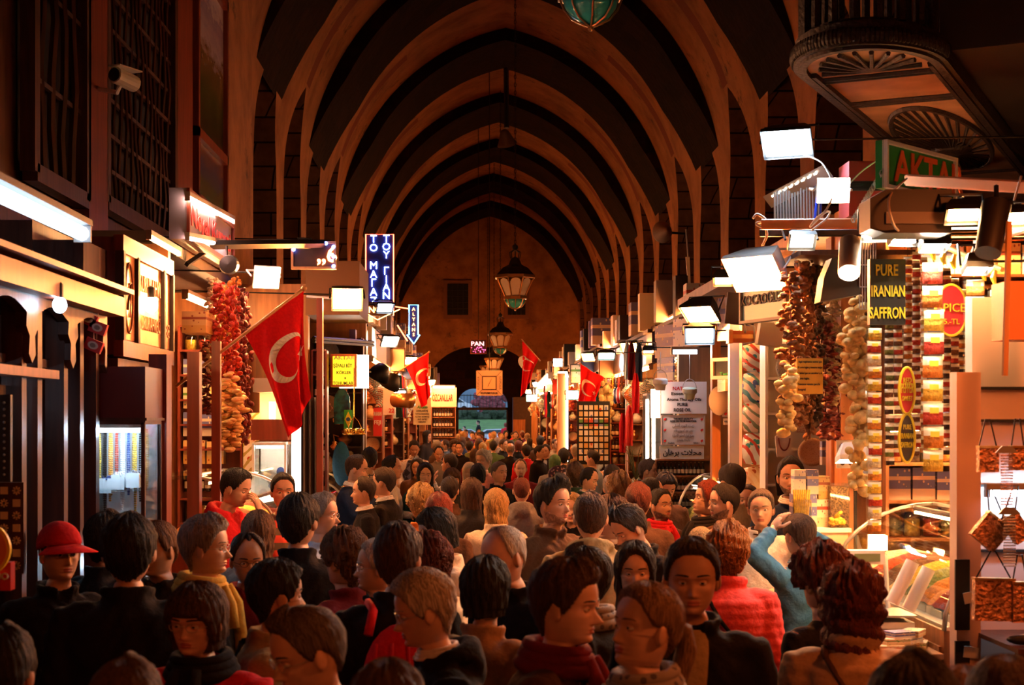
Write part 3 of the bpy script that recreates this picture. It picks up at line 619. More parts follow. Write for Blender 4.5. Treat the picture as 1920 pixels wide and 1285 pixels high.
def hair_mesh(style, lod, seed):
    key = ('hair', style, lod, seed)
    if key in _cache: return _cache[key]
    w = MB(); s = style; rg = random.Random(seed*7+1)
    if s in ('short', 'full', 'recede', 'bald', 'buzz', 'tonsure'):
        shell(w, HL['short' if s == 'tonsure' else s], THK.get(s, .05), lod, seed, quiff=.03*(seed % 3) if s in ('short', 'full') else 0, crown_bald=s == 'tonsure')
    elif s == 'quiff': shell(w, HL['short'], .07, lod, seed, quiff=.12)
    elif s == 'bangs': shell(w, HL['bangs'], .075, lod, seed); curtain(w, .05, lod, seed, a0=64, thick=.08, zt=.7)
    elif s == 'bob': shell(w, HL['full'], .075, lod, seed); curtain(w, .06, lod, seed, a0=68, thick=.08, zt=.7)
    elif s == 'long': shell(w, HL['long'], .075, lod, seed); curtain(w, -.75, lod, seed, a0=66, wave=.012, zt=.7)
    elif s == 'medium': shell(w, HL['long'], .08, lod, seed); curtain(w, -.35, lod, seed, a0=66, wave=.016, zt=.7)
    elif s == 'wavy': shell(w, HL['long'], .12, lod, seed, rough=2); curtain(w, -.85, lod, seed, a0=62, wave=.05, wid=1.1, thick=.13, zt=.75)
    elif s in ('bun', 'pony'):
        shell(w, HL['up'], .05, lod, seed)
        if s == 'bun': w.ball((0, .57*HH+YO, ZC+.42*HH), (.046, .038, .046), 14, 10)
        else: w.tube([(0, .45*HH+YO, ZC+.55*HH), (0, .60*HH+YO, ZC+.5*HH), (.01, .66*HH+YO, ZC+.25*HH), (0, .62*HH+YO, ZC-.1*HH), (0, .55*HH+YO, ZC-.35*HH)], [.02,.03,.034,.028,.008], 10)
    elif s in ('curly', 'afro'):
        shell(w, HL['full'], .14 if s == 'curly' else .2, lod, seed, rough=1.5)
        nb = (520, 260, 90)[lod]
        for i in range(nb):
            t = rg.uniform(-PI, PI); z = rg.uniform(.05, 1.0)
            if z < np.interp(math.degrees(abs(t)), *HL['full'])+.02: continue
            x, y = headpos(np.array([t]), np.array([z]), False); k = 1.30 if s == 'curly' else 1.48
            c = Vector((x[0]*HH*k, (y[0]-.04)*HH*k+.04*HH+YO, ZC+(.55+(z-.55)*(1.18 if s == 'curly' else 1.3))*HH)); r = rg.uniform(.009, .015)*(1, 1.2, 1.9)[lod]
            ax = Vector((rg.gauss(0,1), rg.gauss(0,1), rg.gauss(0,1))).normalized(); u = ax.orthogonal().normalized(); v = ax.cross(u)
            w.tube([c+u*math.cos(a)*r+v*math.sin(a)*r+ax*a*.0015 for a in np.linspace(0, 5.4, 7 if lod else 9)], .0045*(1, 1.3, 2)[lod], 4, cap=False)
    elif s == 'tuft': shell(w, HL['short'], .09, lod, seed, rough=2.5)
    if lod < 2: brows(w)
    me = bpy.data.meshes.new('hair'); me.from_pydata(w.v, [], w.f); me.materials.append(None)
    me.polygons.foreach_set('use_smooth', [True]*len(w.f)); me.update(); _cache[key] = me; return me
def beard(kind):
    def f(w):
        n, m = 44, 22; th = np.linspace(-1.75, 1.75, n); zs = np.linspace(.30, -.06, m); TH, Z = np.meshgrid(th, zs); x, y = headpos(TH, Z, True)
        A_ = np.degrees(np.abs(TH))
        if kind == 'moustache': ms = (np.abs(x) < .115) & (Z > .215) & (Z < .262)
        elif kind == 'goatee': ms = ((np.abs(x) < .12) & (Z < .14)) | ((np.abs(x) < .13) & (np.abs(x) > .095) & (Z < .25)) | ((np.abs(x) < .12) & (Z > .22) & (Z < .26))
        else: ms = (Z < np.interp(A_, [0, 25, 50, 80], [.10, .145, .21, .29])) | ((np.abs(x) < .13) & (Z > .228) & (Z < .256))
        off = np.where(ms, .009 if kind != 'stubble' else .002, -.03); d = np.stack([np.sin(TH), -np.cos(TH), 0*TH], -1)
        p = np.stack([x, y, Z], -1)+d*off[..., None]; p[..., 0] *= HH; p[..., 1] = p[..., 1]*HH+YO; p[..., 2] = ZC+p[..., 2]*HH; w.grid(p)
    return f
def glasses(w):
    y = -.40*HH+YO; z = ZC+.468*HH
    for sd in (-1, 1):
        w.tube([(sd*.135*HH+.021*math.cos(a), y+abs(math.cos(a)*sd*.0)+.004*(1 if math.cos(a)*sd > 0 else 0), z+.015*math.sin(a)) for a in np.linspace(0, 2*PI, 16, endpoint=False)], .0014, 5, closed=True)
        w.tube([(sd*(.135*HH+.021), y+.004, z), (sd*.325*HH, -.22*HH+YO, z+.002), (sd*.335*HH, .02*HH+YO, z+.002)], .0013, 5)
    w.tube([(-.012, y, z+.003), (0, y-.002, z+.006), (.012, y, z+.003)], .0014, 5)
def cap(w):
    shell(w, ([0,60,90,120,180], [.64,.62,.55,.5,.48]), .05, 0, 0, z0=.3, rough=0)
    n = 14; G = []
    for k in range(n+1):
        t = math.radians(-58+116*k/n); G.append([((.36+e)*math.sin(t)*HH, (-(.37+e*1.15)*math.cos(t)-.02)*HH+YO, ZC+(.66-e*.35-.05*math.sin(t)**2)*HH+dz) for e, dz in ((0,.004),(.15,.003),(.33,0),(.33,-.004),(.15,-.002),(0,-.003))])
    w.grid(np.array(G), cv=True)
def headscarf(w):
    shell(w, ([0,35,50,62,75,90,180], [.74,.70,.62,.42,.12,.0,-.02]), .055, 0, 2, rough=.4); curtain(w, -.55, 1, 1, a0=58, thick=.07, zt=.7)
    for k in range(3): w.tube([(math.sin(a)*(.075+.01*k), -math.cos(a)*(.085+.008*k)-.012, ZC-.012-k*.028+math.cos(a)*.0) for a in np.linspace(0, 2*PI, 18, endpoint=False)], .021, 7, closed=True)
def scarf(w):
    for k in range(3): w.tube([(math.sin(a)*(.086+.008*k), -math.cos(a)*(.088+.01*k)-.006, 1.492-k*.028-.012*math.cos(a)) for a in np.linspace(0, 2*PI, 20, endpoint=False)], .021+.003*k, 8, closed=True)
    w.tube([(.035,-.115,1.46), (.045,-.15,1.38), (.05,-.165,1.25), (.05,-.165,1.1)], [.02,.03,.032,.03], 8); w.tube([(-.03,-.115,1.46), (-.04,-.15,1.38), (-.045,-.163,1.28)], [.02,.028,.03], 8)
def collar(w):
    for k in range(3): w.tube([(math.sin(a)*(.064+.006*k), -math.cos(a)*(.066+.007*k)-.012, 1.492-.012*k+(-math.cos(a))*.014) for a in np.linspace(.16, 2*PI-.16, 20)], .0075, 6)
def bib(w):        # shirt front seen in the opening of a coat, follows the chest
    G = []
    for z, wx, f in ((1.455,.035,.075),(1.42,.05,.095),(1.38,.05,.115),(1.32,.045,.142),(1.24,.038,.157),(1.12,.032,.158),(1.0,.03,.155)):
        G.append([(wx*math.sin(a)*1.1, -f-.004+(1-math.cos(a))*.012, z) for a in np.linspace(-1.2, 1.2, 9)])
    G = np.array(G); w.grid(G); B = G.copy(); B[..., 1] += .03; w.grid(B[::-1])
def lapels(w):
    for sd in (-1, 1):
        w.prism([(0.012,0),(.062,.01),(.085,-.06),(.055,-.08),(.07,-.11),(.02,-.3),(.0,-.3)], (0,-.150,1.46), (sd,0,0), (0,-.12,1), (0,-.012,0))
def backpack(w):
    w.ball((0,.215,1.16), (.145,.095,.235), 18, 12); w.box((0,.22,1.02), (.22,.16,.12)); w.tube([(-.12,.2,1.35),(-.1,.16,1.44),(-.115,-.03,1.45),(-.13,-.16,1.3),(-.14,-.12,1.05)], .018, 6); w.tube([(.12,.2,1.35),(.1,.16,1.44),(.115,-.03,1.45),(.13,-.16,1.3),(.14,-.12,1.05)], .018, 6)
    for x in (-.09, -.03, .03, .09): w.tube([(x,.285,1.33),(x*1.2,.318,1.15),(x*1.1,.3,1.0)], .008, 5)
def strap(w):
    w.tube([(.12,.125,1.43),(.05,.158,1.3),(-.07,.165,1.15),(-.18,.12,1.0),(-.21,0,.92)], [.012]*5, 6); w.tube([(.12,.125,1.43),(.11,0,1.452),(.08,-.13,1.38),(-.03,-.18,1.2),(-.16,-.15,1.0),(-.21,0,.92)], .012, 6)
def handbag(w): w.box((-.27,.0,.86), (.09,.28,.2)); w.box((-.27,0,.97), (.1,.29,.04))
def fabric(name, c, **k):
    m = mat('cloth_'+name, c, .9, bump=.25, scale=60, var=.18, lo=.3, hi=.7, **k); m.node_tree.nodes['Principled BSDF'].inputs['Specular IOR Level'].default_value = .15; return m
def hairm(name, c): return mat('hair_'+name, c, .72, var=.65, scale=22, bump=1.0, stretch=(9,9,.8), lo=.35, hi=.65)
CL = {'black': (.012,.010,.011), 'charcoal': (.03,.028,.03), 'navy': (.02,.035,.09), 'brown': (.09,.045,.025), 'tan': (.42,.27,.15), 'cream': (.80,.66,.46), 'beige': (.5,.36,.22), 'grey': (.22,.2,.19), 'red': (.62,.02,.03), 'coral': (.85,.09,.09), 'white': (.85,.82,.80),
      'blue': (.07,.22,.38), 'lightblue': (.35,.48,.68), 'olive': (.12,.14,.05), 'green': (.08,.16,.08), 'teal': (.02,.07,.07), 'maroon': (.16,.015,.02), 'yellow': (.65,.45,.1), 'orange': (.65,.2,.04), 'purple': (.16,.04,.14), 'darkgreen': (.02,.05,.03), 'khaki': (.36,.27,.14), 'denim': (.08,.13,.24), 'pink': (.75,.35,.33)}
HC = {'black': (.012,.008,.006), 'dark': (.03,.015,.009), 'brown': (.085,.035,.015), 'lbrown': (.22,.10,.045), 'auburn': (.18,.03,.012), 'red': (.30,.035,.012), 'ginger': (.72,.26,.06), 'blonde': (.75,.45,.15), 'dblonde': (.34,.19,.08), 'grey': (.36,.31,.27), 'white': (.72,.66,.58), 'pepper': (.16,.12,.10)}
SK = {'m': (.58,.33,.22), 'l': (.68,.42,.30), 't': (.45,.23,.14), 'd': (.12,.055,.035)}
def pattern(name, kind, c1, c2, sc):
    def f(nt, b):
        n = nt.nodes; L = nt.links.new; tc = n.new('ShaderNodeTexCoord'); sp = n.new('ShaderNodeSeparateXYZ'); L(tc.outputs['Object'], sp.inputs[0])
        def band(ax, fr):
            m = n.new('ShaderNodeMath'); m.operation = 'MULTIPLY'; m.inputs[1].default_value = sc; L(sp.outputs[ax], m.inputs[0])
            a = n.new('ShaderNodeMath'); a.operation = 'ADD'; a.inputs[1].default_value = 100; L(m.outputs[0], a.inputs[0])
            q = n.new('ShaderNodeMath'); q.operation = 'MODULO'; q.inputs[1].default_value = 1; L(a.outputs[0], q.inputs[0])
            l = n.new('ShaderNodeMath'); l.operation = 'LESS_THAN'; l.inputs[1].default_value = fr; L(q.outputs[0], l.inputs[0]); return l
        mx = n.new('ShaderNodeMixRGB'); mx.inputs[1].default_value = (*c1,1); mx.inputs[2].default_value = (*c2,1)
        if kind == 'stripe': L(band('Z', .5).outputs[0], mx.inputs[0])
        elif kind == 'thin': L(band('Z', .16).outputs[0], mx.inputs[0])
        elif kind == 'check':
            a, c = band('Z', .25), band('X', .25); m = n.new('ShaderNodeMath'); m.operation = 'MAXIMUM'; L(a.outputs[0], m.inputs[0]); L(c.outputs[0], m.inputs[1]); L(m.outputs[0], mx.inputs[0])
        elif kind == 'argyle':
            a = n.new('ShaderNodeTexChecker'); a.inputs['Scale'].default_value = sc; r = n.new('ShaderNodeMapping'); r.inputs['Rotation'].default_value = (0, PI/4, 0); L(tc.outputs['Object'], r.inputs[0]); L(r.outputs[0], a.inputs['Vector']); L(a.outputs['Fac'], mx.inputs[0])
        else:
            a = n.new('ShaderNodeTexVoronoi'); a.inputs['Scale'].default_value = sc; L(tc.outputs['Object'], a.inputs['Vector']); l = n.new('ShaderNodeMath'); l.operation = 'LESS_THAN'; l.inputs[1].default_value = .35; L(a.outputs['Distance'], l.inputs[0]); L(l.outputs[0], mx.inputs[0])
        L(mx.outputs[0], b.inputs['Base Color']); b.inputs['Roughness'].default_value = .85
    return gen('cloth_'+name, f)
pattern('polo', 'stripe', (.16,.13,.08), (.75,.12,.07), 9.5); pattern('thin', 'thin', (.8,.78,.75), (.15,.2,.35), 24); pattern('check', 'check', (.55,.48,.40), (.05,.04,.05), 22); pattern('argyle', 'argyle', (.02,.02,.04), (.10,.12,.2), 11)
pattern('floral', 'dots', (.05,.015,.02), (.45,.25,.2), 30); pattern('greyfloral', 'dots', (.25,.22,.2), (.08,.07,.09), 34)
def cloth(c): return _M.get('cloth_'+c) or fabric(c, CL[c])
def part(root, name, me, mats, M=None, label=None):
    o = bpy.data.objects.new(name, me); COL.objects.link(o); o.parent = root
    if M is not None: o.matrix_local = M
    for i, m in enumerate(mats): o.material_slots[i].link = 'OBJECT'; o.material_slots[i].material = m
    if label: o['label'] = label
    return o
LIPS = mat('lips', (.42,.12,.09), .45); EYEW = mat('eye_white', (.62,.58,.54), .25); IRIS = mat('iris', (.02,.012,.008), .15)
PLOG = []
def person(px, py, d, face, label, hair='short', hc='dark', top='coat', tc='black', turn=0, pitch=0, pose='down', skin='m', fem=0, group=None, legs='charcoal', nose=None, wid=1.0, **ex):
    h = CH-(py-HY)*d/F; s = h/1.772; lod = 0 if d < 9.4 else (1 if d < 19 else 2); PLOG.append((label[:30], round(h, 2)))
    r = thing('person', label, 'person', ((px-VX)/F*d, d, 0), group, w=False); by = face-turn
    r.rotation_euler = (0, 0, math.radians(by)); r.scale = (s*wid, s*wid, s)
    # the head should stay on the given picture column: shift for its forward offset
    sk = mat('skin_'+skin, SK[skin], .5, var=.14, scale=25); seed = (int(px)*7+int(py)) % 4
    nz = nose or (1.0, 1.15, .9, 1.05)[seed]
    b = part(r, 'body', body_mesh(fem, turn, pitch, pose, lod, nz), [sk, LIPS])
    j = part(r, {'coat': 'coat', 'suit': 'suit_jacket', 'shirt': 'shirt', 'sweater': 'sweater', 'hoodie': 'hooded_top', 'puffer': 'quilted_jacket'}[top], jacket_mesh(top, pose, fem, lod), [cloth(tc)])
    part(r, 'trousers', simple_mesh('trousers', trousers), [cloth(legs)])
    for sd in (-1, 1): part(r, 'shoe', simple_mesh(('shoe', sd), shoe(sd)), [cloth('black')])
    MT = turnM(turn, pitch)
    if hair: part(r, 'hair', hair_mesh(hair, lod, seed), [hairm(hc, HC[hc])], MT)
    vis = abs((face+180) % 360-180) < 130
    if lod < 2 and vis and d < 16:
        for sd in (-1, 1): part(r, 'eye', simple_mesh(('eye', sd), eye(sd), True, 3), [sk, EYEW, IRIS], MT)
    if ex.get('glasses'): part(r, 'glasses', simple_mesh('glasses', glasses), [STEEL if ex['glasses'] == 'steel' else BLACK], MT)
    if ex.get('beard'): part(r, 'beard', simple_mesh(('beard', ex['beard']), beard(ex['beard'])), [mat('beard_%s_%s_%s' % (hc, skin, ex['beard'] == 'stubble'), tuple(a_*(1-q_)+b_*q_ for a_, b_ in zip(HC[hc], SK[skin]) for q_ in [.84 if ex['beard'] == 'stubble' else .3]), .8, var=.5, scale=60, bump=.6)], MT)
    if ex.get('cap'): part(r, 'cap', simple_mesh('cap', cap), [cloth(ex['cap'])], MT)
    if ex.get('headscarf'): part(r, 'headscarf', simple_mesh('headscarf', headscarf), [cloth(ex['headscarf'])], turnM(turn, pitch*.7))
    if ex.get('scarf'): part(r, 'scarf', simple_mesh('scarf', scarf), [cloth(ex['scarf'])])
    if ex.get('collar'): part(r, 'shirt_collar', simple_mesh('collar', collar), [cloth(ex['collar'])])
    if ex.get('bib'): part(r, 'shirt_front', simple_mesh('bib', bib), [cloth(ex['bib'])])
    if ex.get('lapels'): part(r, 'lapels', simple_mesh('lapels', lapels, False), [cloth(ex['lapels'])])
    if ex.get('strap'): part(r, 'bag_strap', simple_mesh('strap', strap), [cloth(ex['strap'])]); part(r, 'shoulder_bag', simple_mesh('handbag', handbag, False), [cloth(ex['strap'])])
    if ex.get('backpack'): part(r, 'backpack', simple_mesh('backpack', backpack), [cloth(ex['backpack'])])
    if ex.get('vest'):
        part(r, 'vest', vest_mesh(), [cloth(ex['vest'])])
    if ex.get('hood'): part(r, 'hood', simple_mesh('hood', lambda w: (shell(w, ([0,40,55,65,80,100,180], [.80,.74,.6,.3,.0,-.04,-.05]), .10, 1, 1, rough=.3), curtain(w, -.3, 1, 1, a0=60, thick=.1, zt=.7))), [cloth(ex['hood'])], MT)
    return r
def vest_mesh():
    if 'vest' in _cache: return _cache['vest']
    w = MB(); G = [ring(0,0,z,wx+.024,f+.024,b+.024) for z, wx, f, b in [(1.43,.075,.05,.085),(1.40,.115,.065,.09),(1.36,.135,.085,.1),(1.28,.15,.115,.11)]+TORSO[5:9]+[(.86,.17,.12,.12)]]
    w.grid(np.array(G), cv=True); N = len(G); w.f += [tuple(reversed(range(24))), tuple((N-1)*24+k for k in range(24))]; w.m += [0,0]
    _cache['vest'] = finish(w, .018, 2, .002); return _cache['vest']
# ---- builders for stalls and goods --------------------------------------
def proto(name, cat, parts):
    """a thing with parts built at the origin; parts = [(name, fn(MB), [materials], smooth)]; a single part makes one mesh"""
    if len(parts) == 1:
        n, f, ms, sm = parts[0]; w = MB(); f(w); o = w.build(name, ms, None, sm)
    else:
        o = bpy.data.objects.new(name, None); COL.objects.link(o)
        for n, f, ms, sm in parts: w = MB(); f(w); w.build(n, ms, o, sm)
    o['category'] = cat; o['label'] = 'x'; return o
PR = {}; USED = set()
def put(key, loc, rz=0, sc=1.0, label=None, group=None, mats=None, rot=None):
    o = PR[key]
    if key in USED: o = dup(o)
    USED.add(key)
    o.location = loc; o.rotation_euler = rot or (0, 0, rz); o.scale = sc if isinstance(sc, (tuple, list)) else (sc,)*3
    o['label'] = label
    if group: o['group'] = group
    elif 'group' in o: del o['group']
    if mats: setmat(o if o.type == 'MESH' else sorted(o.children, key=lambda c: c.name)[0], *mats)
    return o
def carton_mat(name, c1, c2, c3):     # printed cardboard: pale ground, coloured band, blotch of fruit
    def f(nt, b):
        n = nt.nodes; L = nt.links.new; tc = n.new('ShaderNodeTexCoord'); sp = n.new('ShaderNodeSeparateXYZ'); L(tc.outputs['Generated'], sp.inputs[0])
        v = n.new('ShaderNodeTexVoronoi'); v.inputs['Scale'].default_value = 5; L(tc.outputs['Generated'], v.inputs['Vector'])
        r = n.new('ShaderNodeValToRGB'); e = r.color_ramp.elements; r.color_ramp.interpolation = 'CONSTANT'; e[0].color = (*c1,1); e[1].position = .34; e[1].color = (*c2,1); q = e.new(.62); q.color = (*c3,1); q = e.new(.74); q.color = (*c2,1)
        L(sp.outputs['Z'], r.inputs[0]); mx = n.new('ShaderNodeMixRGB'); l = n.new('ShaderNodeMath'); l.operation = 'LESS_THAN'; l.inputs[1].default_value = .22; L(v.outputs['Distance'], l.inputs[0])
        L(l.outputs[0], mx.inputs[0]); L(r.outputs[0], mx.inputs[1]); mx.inputs[2].default_value = (*c3,1); L(mx.outputs[0], b.inputs['Base Color']); b.inputs['Roughness'].default_value = .45
    return gen(name, f)
CART = [carton_mat('carton_red', (.8,.55,.3), (.82,.7,.5), (.6,.08,.03)), carton_mat('carton_green', (.75,.6,.35), (.8,.68,.5), (.12,.3,.06)), carton_mat('carton_blue', (.7,.6,.5), (.15,.16,.4), (.75,.6,.45)), carton_mat('carton_gold', (.7,.4,.1), (.75,.5,.2), (.35,.08,.03)), carton_mat('carton_white', (.85,.8,.72), (.85,.8,.72), (.2,.25,.5))]
def lid_box(w): w.box((0,0,.5), (1,1,1))
PR['carton'] = proto('carton', 'box', [('carton', lambda w: (w.box((0,0,.5), (1,.7,1)), w.box((0,0,1.004), (1.01,.71,.012))), [CART[0]], False)])
SPC = {'red': (.55,.05,.02), 'orange': (.75,.25,.03), 'yellow': (.8,.5,.05), 'brown': (.2,.08,.03), 'green': (.2,.22,.05), 'cream': (.75,.6,.38), 'dark': (.06,.03,.02)}
for k_, c in SPC.items(): mat('spice_'+k_, c, .9, var=.4, scale=60, bump=.6)
sp = lambda k: _M['spice_'+k]
PR['jar'] = proto('glass_jar', 'jar', [('filling', lambda w: w.lathe([(.0,.005),(.042,.005),(.044,.10),(0,.105)], n=14), [sp('red')], True), ('jar_glass', lambda w: w.lathe([(.0,0),(.047,0),(.05,.01),(.05,.12),(.038,.14)], n=16), [GLASS], True), ('lid', lambda w: w.lathe([(.04,.14),(.042,.14),(.042,.165),(0,.168)], n=14), [BRASS], True)])
PR['bottle'] = proto('bottle', 'bottle', [('bottle_glass', lambda w: w.lathe([(0,0),(.03,0),(.033,.01),(.033,.13),(.025,.16),(.011,.18),(.011,.235),(.013,.24),(0,.24)], n=12), [mat('bottle_dark', (.03,.02,.012), .12)], True), ('bottle_label', lambda w: w.lathe([(.034,.035),(.0345,.036),(.0345,.11),(.034,.111)], n=12), [mat('paper_label', (.8,.7,.5), .6)], True), ('cap', lambda w: w.lathe([(.0135,.225),(.014,.226),(.014,.25),(0,.251)], n=10), [BRASS], True)])
def plate_mat(name, c1, c2, c3):
    def f(nt, b):
        n = nt.nodes; L = nt.links.new; tc = n.new('ShaderNodeTexCoord'); v = n.new('ShaderNodeTexVoronoi'); v.inputs['Scale'].default_value = 14; L(tc.outputs['Object'], v.inputs['Vector'])
        w_ = n.new('ShaderNodeTexWave'); w_.wave_type = 'RINGS'; w_.rings_direction = 'Y'; w_.inputs['Scale'].default_value = 5; w_.inputs['Distortion'].default_value = 5; L(tc.outputs['Object'], w_.inputs['Vector'])
        a = n.new('ShaderNodeValToRGB'); a.color_ramp.interpolation = 'CONSTANT'; a.color_ramp.elements[0].color = (*c2,1); a.color_ramp.elements[1].position = .3; a.color_ramp.elements[1].color = (*c1,1); L(v.outputs['Distance'], a.inputs[0])
        m = n.new('ShaderNodeMixRGB'); g = n.new('ShaderNodeMath'); g.operation = 'GREATER_THAN'; g.inputs[1].default_value = .72; L(w_.outputs['Fac'], g.inputs[0]); L(g.outputs[0], m.inputs[0]); L(a.outputs[0], m.inputs[1]); m.inputs[2].default_value = (*c3,1); L(m.outputs[0], b.inputs['Base Color']); b.inputs['Roughness'].default_value = .2
    return gen(name, f)
PLT = [plate_mat('glaze_red', (.85,.78,.66), (.55,.05,.03), (.2,.3,.2)), plate_mat('glaze_blue', (.85,.8,.7), (.05,.12,.4), (.1,.35,.4)), plate_mat('glaze_ochre', (.8,.6,.35), (.45,.12,.04), (.75,.5,.25)), plate_mat('glaze_teal', (.75,.8,.72), (.04,.3,.3), (.5,.08,.05))]
RX = Matrix.Rotation(PI/2, 3, 'X')
PR['plate'] = proto('ceramic_plate', 'plate', [('ceramic_plate', lambda w: w.lathe([(0,.0),(.5,.0),(.62,.02),(.72,.07),(1.0,.12),(1.0,.14),(.72,.10),(.6,.05),(0,.03)], n=32, R=RX), [PLT[0]], True)])
def gourd(w): w.lathe([(0,0),(.3,.03),(.48,.25),(.45,.5),(.25,.72),(.16,.8),(.2,.9),(.1,1.0),(0,1.02)], n=14)
PR['vase'] = proto('vase', 'vase', [('vase', gourd, [PLT[1]], True)])
def tulip(w):
    w.lathe([(.0,0),(.12,.01),(.1,.05),(.05,.12),(.13,.3),(.3,.48),(.32,.62),(.2,.78),(.1,.86),(.12,.9),(0,.92)], n=12); w.tube([(0,0,.9),(0,0,1.4)], .012, 4)
PR['lantern'] = proto('mosaic_lantern', 'lamp', [('mosaic_lantern', tulip, [plate_mat('mosaic', (.75,.3,.08), (.1,.3,.5), (.6,.05,.03))], True)])
def bag(w):
    w.ball((0,0,.25), (.22,.08,.25), 12, 8); w.tube([(-.15,0,.42),(-.12,0,.7),(0,0,.85),(.12,0,.7),(.15,0,.42)], .014, 5)
PR['bag'] = proto('handbag', 'bag', [('handbag', bag, [mat('leather', (.25,.1,.04), .45)], True)])
def scarf_(w):
    G = []; r = random.Random(4)
    for i in range(16):
        z = 1-i/15; G.append([(x*.5*(.35+.65*min(1, i/4)), .05*math.sin(x*9+i*.15)+.02, z) for x in np.linspace(-.5, .5, 18)])
    G = np.array(G); B = G.copy(); B[..., 1] += .012; w.grid(G); w.grid(B[::-1])
PR['scarf'] = proto('hanging_scarf', 'scarf', [('hanging_scarf', scarf_, [fabric('stall_scarf', (.5,.05,.05))], True)])
def garland(n, L, R_, seed, sz, rnd=0):
    def f(w):
        r = random.Random(seed); w.tube([(0,0,0),(0,0,-L)], .004, 4)
        for i in range(n):
            z = -L*(i+.5)/n+r.uniform(-.01, .01); a = r.uniform(0, 2*PI); k = R_*math.sqrt(r.random())*(.6+.4*math.sin(PI*min(1, (i+2)/n))); c = (k*math.cos(a), k*math.sin(a), z); s = sz*r.uniform(.7, 1.25)
            w.ball(c, (s, s*.9, s*r.uniform(.8,1.1)) if rnd else (s*r.uniform(.5,1), s*r.uniform(.5,1), s*r.uniform(.7,1.5)), 8 if rnd else 6, 6 if rnd else 4, Euler((r.uniform(-1,1), r.uniform(-1,1), r.uniform(0,6))).to_matrix())
    return f
PR['garland'] = proto('dried_pepper_string', 'string of food', [('dried_pepper_string', garland(150, 1.0, .052, 1, .020), [sp('red')], True)])
PR['garlic'] = proto('loofah_string', 'string of food', [('loofah_string', garland(34, .45, .055, 2, .030, 1), [mat('loofah', (.82,.56,.22), .9, var=.3, scale=30, bump=.5)], True)])
def ware(w):      # a small ornate copper pot
    w.lathe([(0,0),(.3,0),(.22,.08),(.45,.3),(.5,.45),(.3,.65),(.18,.8),(.28,.95),(.1,1.02),(.05,1.15),(0,1.2)], n=12); w.tube([(.4,0,.6),(.75,0,.7),(.7,0,.3),(.45,0,.2)], .05, 5)
PR['pot'] = proto('copper_pot', 'pot', [('copper_pot', ware, [mat('copper', (.7,.28,.1), .28, .9)], True)])
PR['card'] = proto('price_card', 'card', [('price_card', lambda w: w.box((0,0,.5), (1.4,.03,1)), [mat('card_paper', (.85,.78,.6), .7)], False)])
def sign4(name, label, xl, dl, xr, dr, yt, yb, m, lines=(), fr=None, th=.05, edge=.02, cat='sign', back=None, group=None):
    """board whose left and right edges stand at two depths; lines = (text, fx, fy, size fraction, material[, fit width fraction, shear])"""
    a, b = P(xl, yt, dl), P(xr, yt, dr); zt, zb = a.z, P(xl, yb, dl).z; b.z = a.z; r = (b-a); Wd = r.length; r.normalize(); u = Vector((0,0,1)); n = r.cross(u); H = zt-zb
    c = (a+b)/2-u*H/2; R = Matrix((r, -n, u)).transposed(); t = thing(name, label, cat, c, group)
    MB().box(c-n*th/2, (Wd, th, H), R).build('board', [m], t)
    if fr:
        w = MB()
        for s in (-1, 1): w.box(c+r*s*(Wd/2-edge/2)+n*.006, (edge, .03, H), R); w.box(c+u*s*(H/2-edge/2)+n*.006, (Wd-2*edge, .03, edge), R)
        w.build('frame', fr, t)
    for ln in lines:
        txt, fx, fy, fs, lm = ln[:5]; txt = shape_ar(txt) if any('\u0600' < ch < '\u06ff' for ch in txt) else txt; fit = ln[5]*Wd if len(ln) > 5 and ln[5] else None
        lettering(txt, c+r*(fx-.5)*Wd+u*(.5-fy)*H+n*.008, r, u, fs*H, lm, t, fit=fit, shear=ln[6] if len(ln) > 6 else 0, depth=.003, bold=fs*H*(.018 if len(txt) < 26 else .008))
    t['_c'] = c; t['_n'] = n; t['_r'] = r; t['_WH'] = (Wd, H); return t
def shape_ar(t):
    B = dict(zip('ابتةجحخدذرزسشصضطعغفقكلمنهويأ', (0xFE8D,0xFE8F,0xFE95,0xFE93,0xFE9D,0xFEA1,0xFEA5,0xFEA9,0xFEAB,0xFEAD,0xFEAF,0xFEB1,0xFEB5,0xFEB9,0xFEBD,0xFEC1,0xFEC9,0xFECD,0xFED1,0xFED5,0xFED9,0xFEDD,0xFEE1,0xFEE5,0xFEE9,0xFEED,0xFEF1,0xFE83)))
    two = 'اةدذروزأ'; o = []
    for wd in t.split(' '):
        q = ''; i = 0; prev = False
        while i < len(wd):
            c = wd[i]
            if c == 'ل' and wd[i+1:i+2] in ('ا','أ') and i+1 < len(wd): q += chr((0xFEFB if wd[i+1] == 'ا' else 0xFEF7)+(1 if prev else 0)); prev = False; i += 2; continue
            nx = i+1 < len(wd) and c not in two and wd[i+1] in B
            q += chr(B[c]+(3 if prev and nx else 2 if nx else 1 if prev else 0)) if c in B else c; prev = nx; i += 1
        o.append(q[::-1])
    return ' '.join(o[::-1])
def crescent(w, c, r, u, n, R0, star=True, sx=.0):
    """the moon and star of the flag as one thin raised outline"""
    A_, B_ = [], []
    o, i_ = R0, R0*.8; dx = R0*.25; x0 = (o*o-i_*i_+dx*dx)/(2*dx); t1 = math.acos(max(-1, min(1, x0/o))); t2 = math.acos(max(-1, min(1, (x0-dx)/i_)))
    pts = [(o*math.cos(a), o*math.sin(a)) for a in np.linspace(t1, 2*PI-t1, 30)]+[(dx+i_*math.cos(a), i_*math.sin(a)) for a in np.linspace(2*PI-t2, t2, 26)]
    return pts
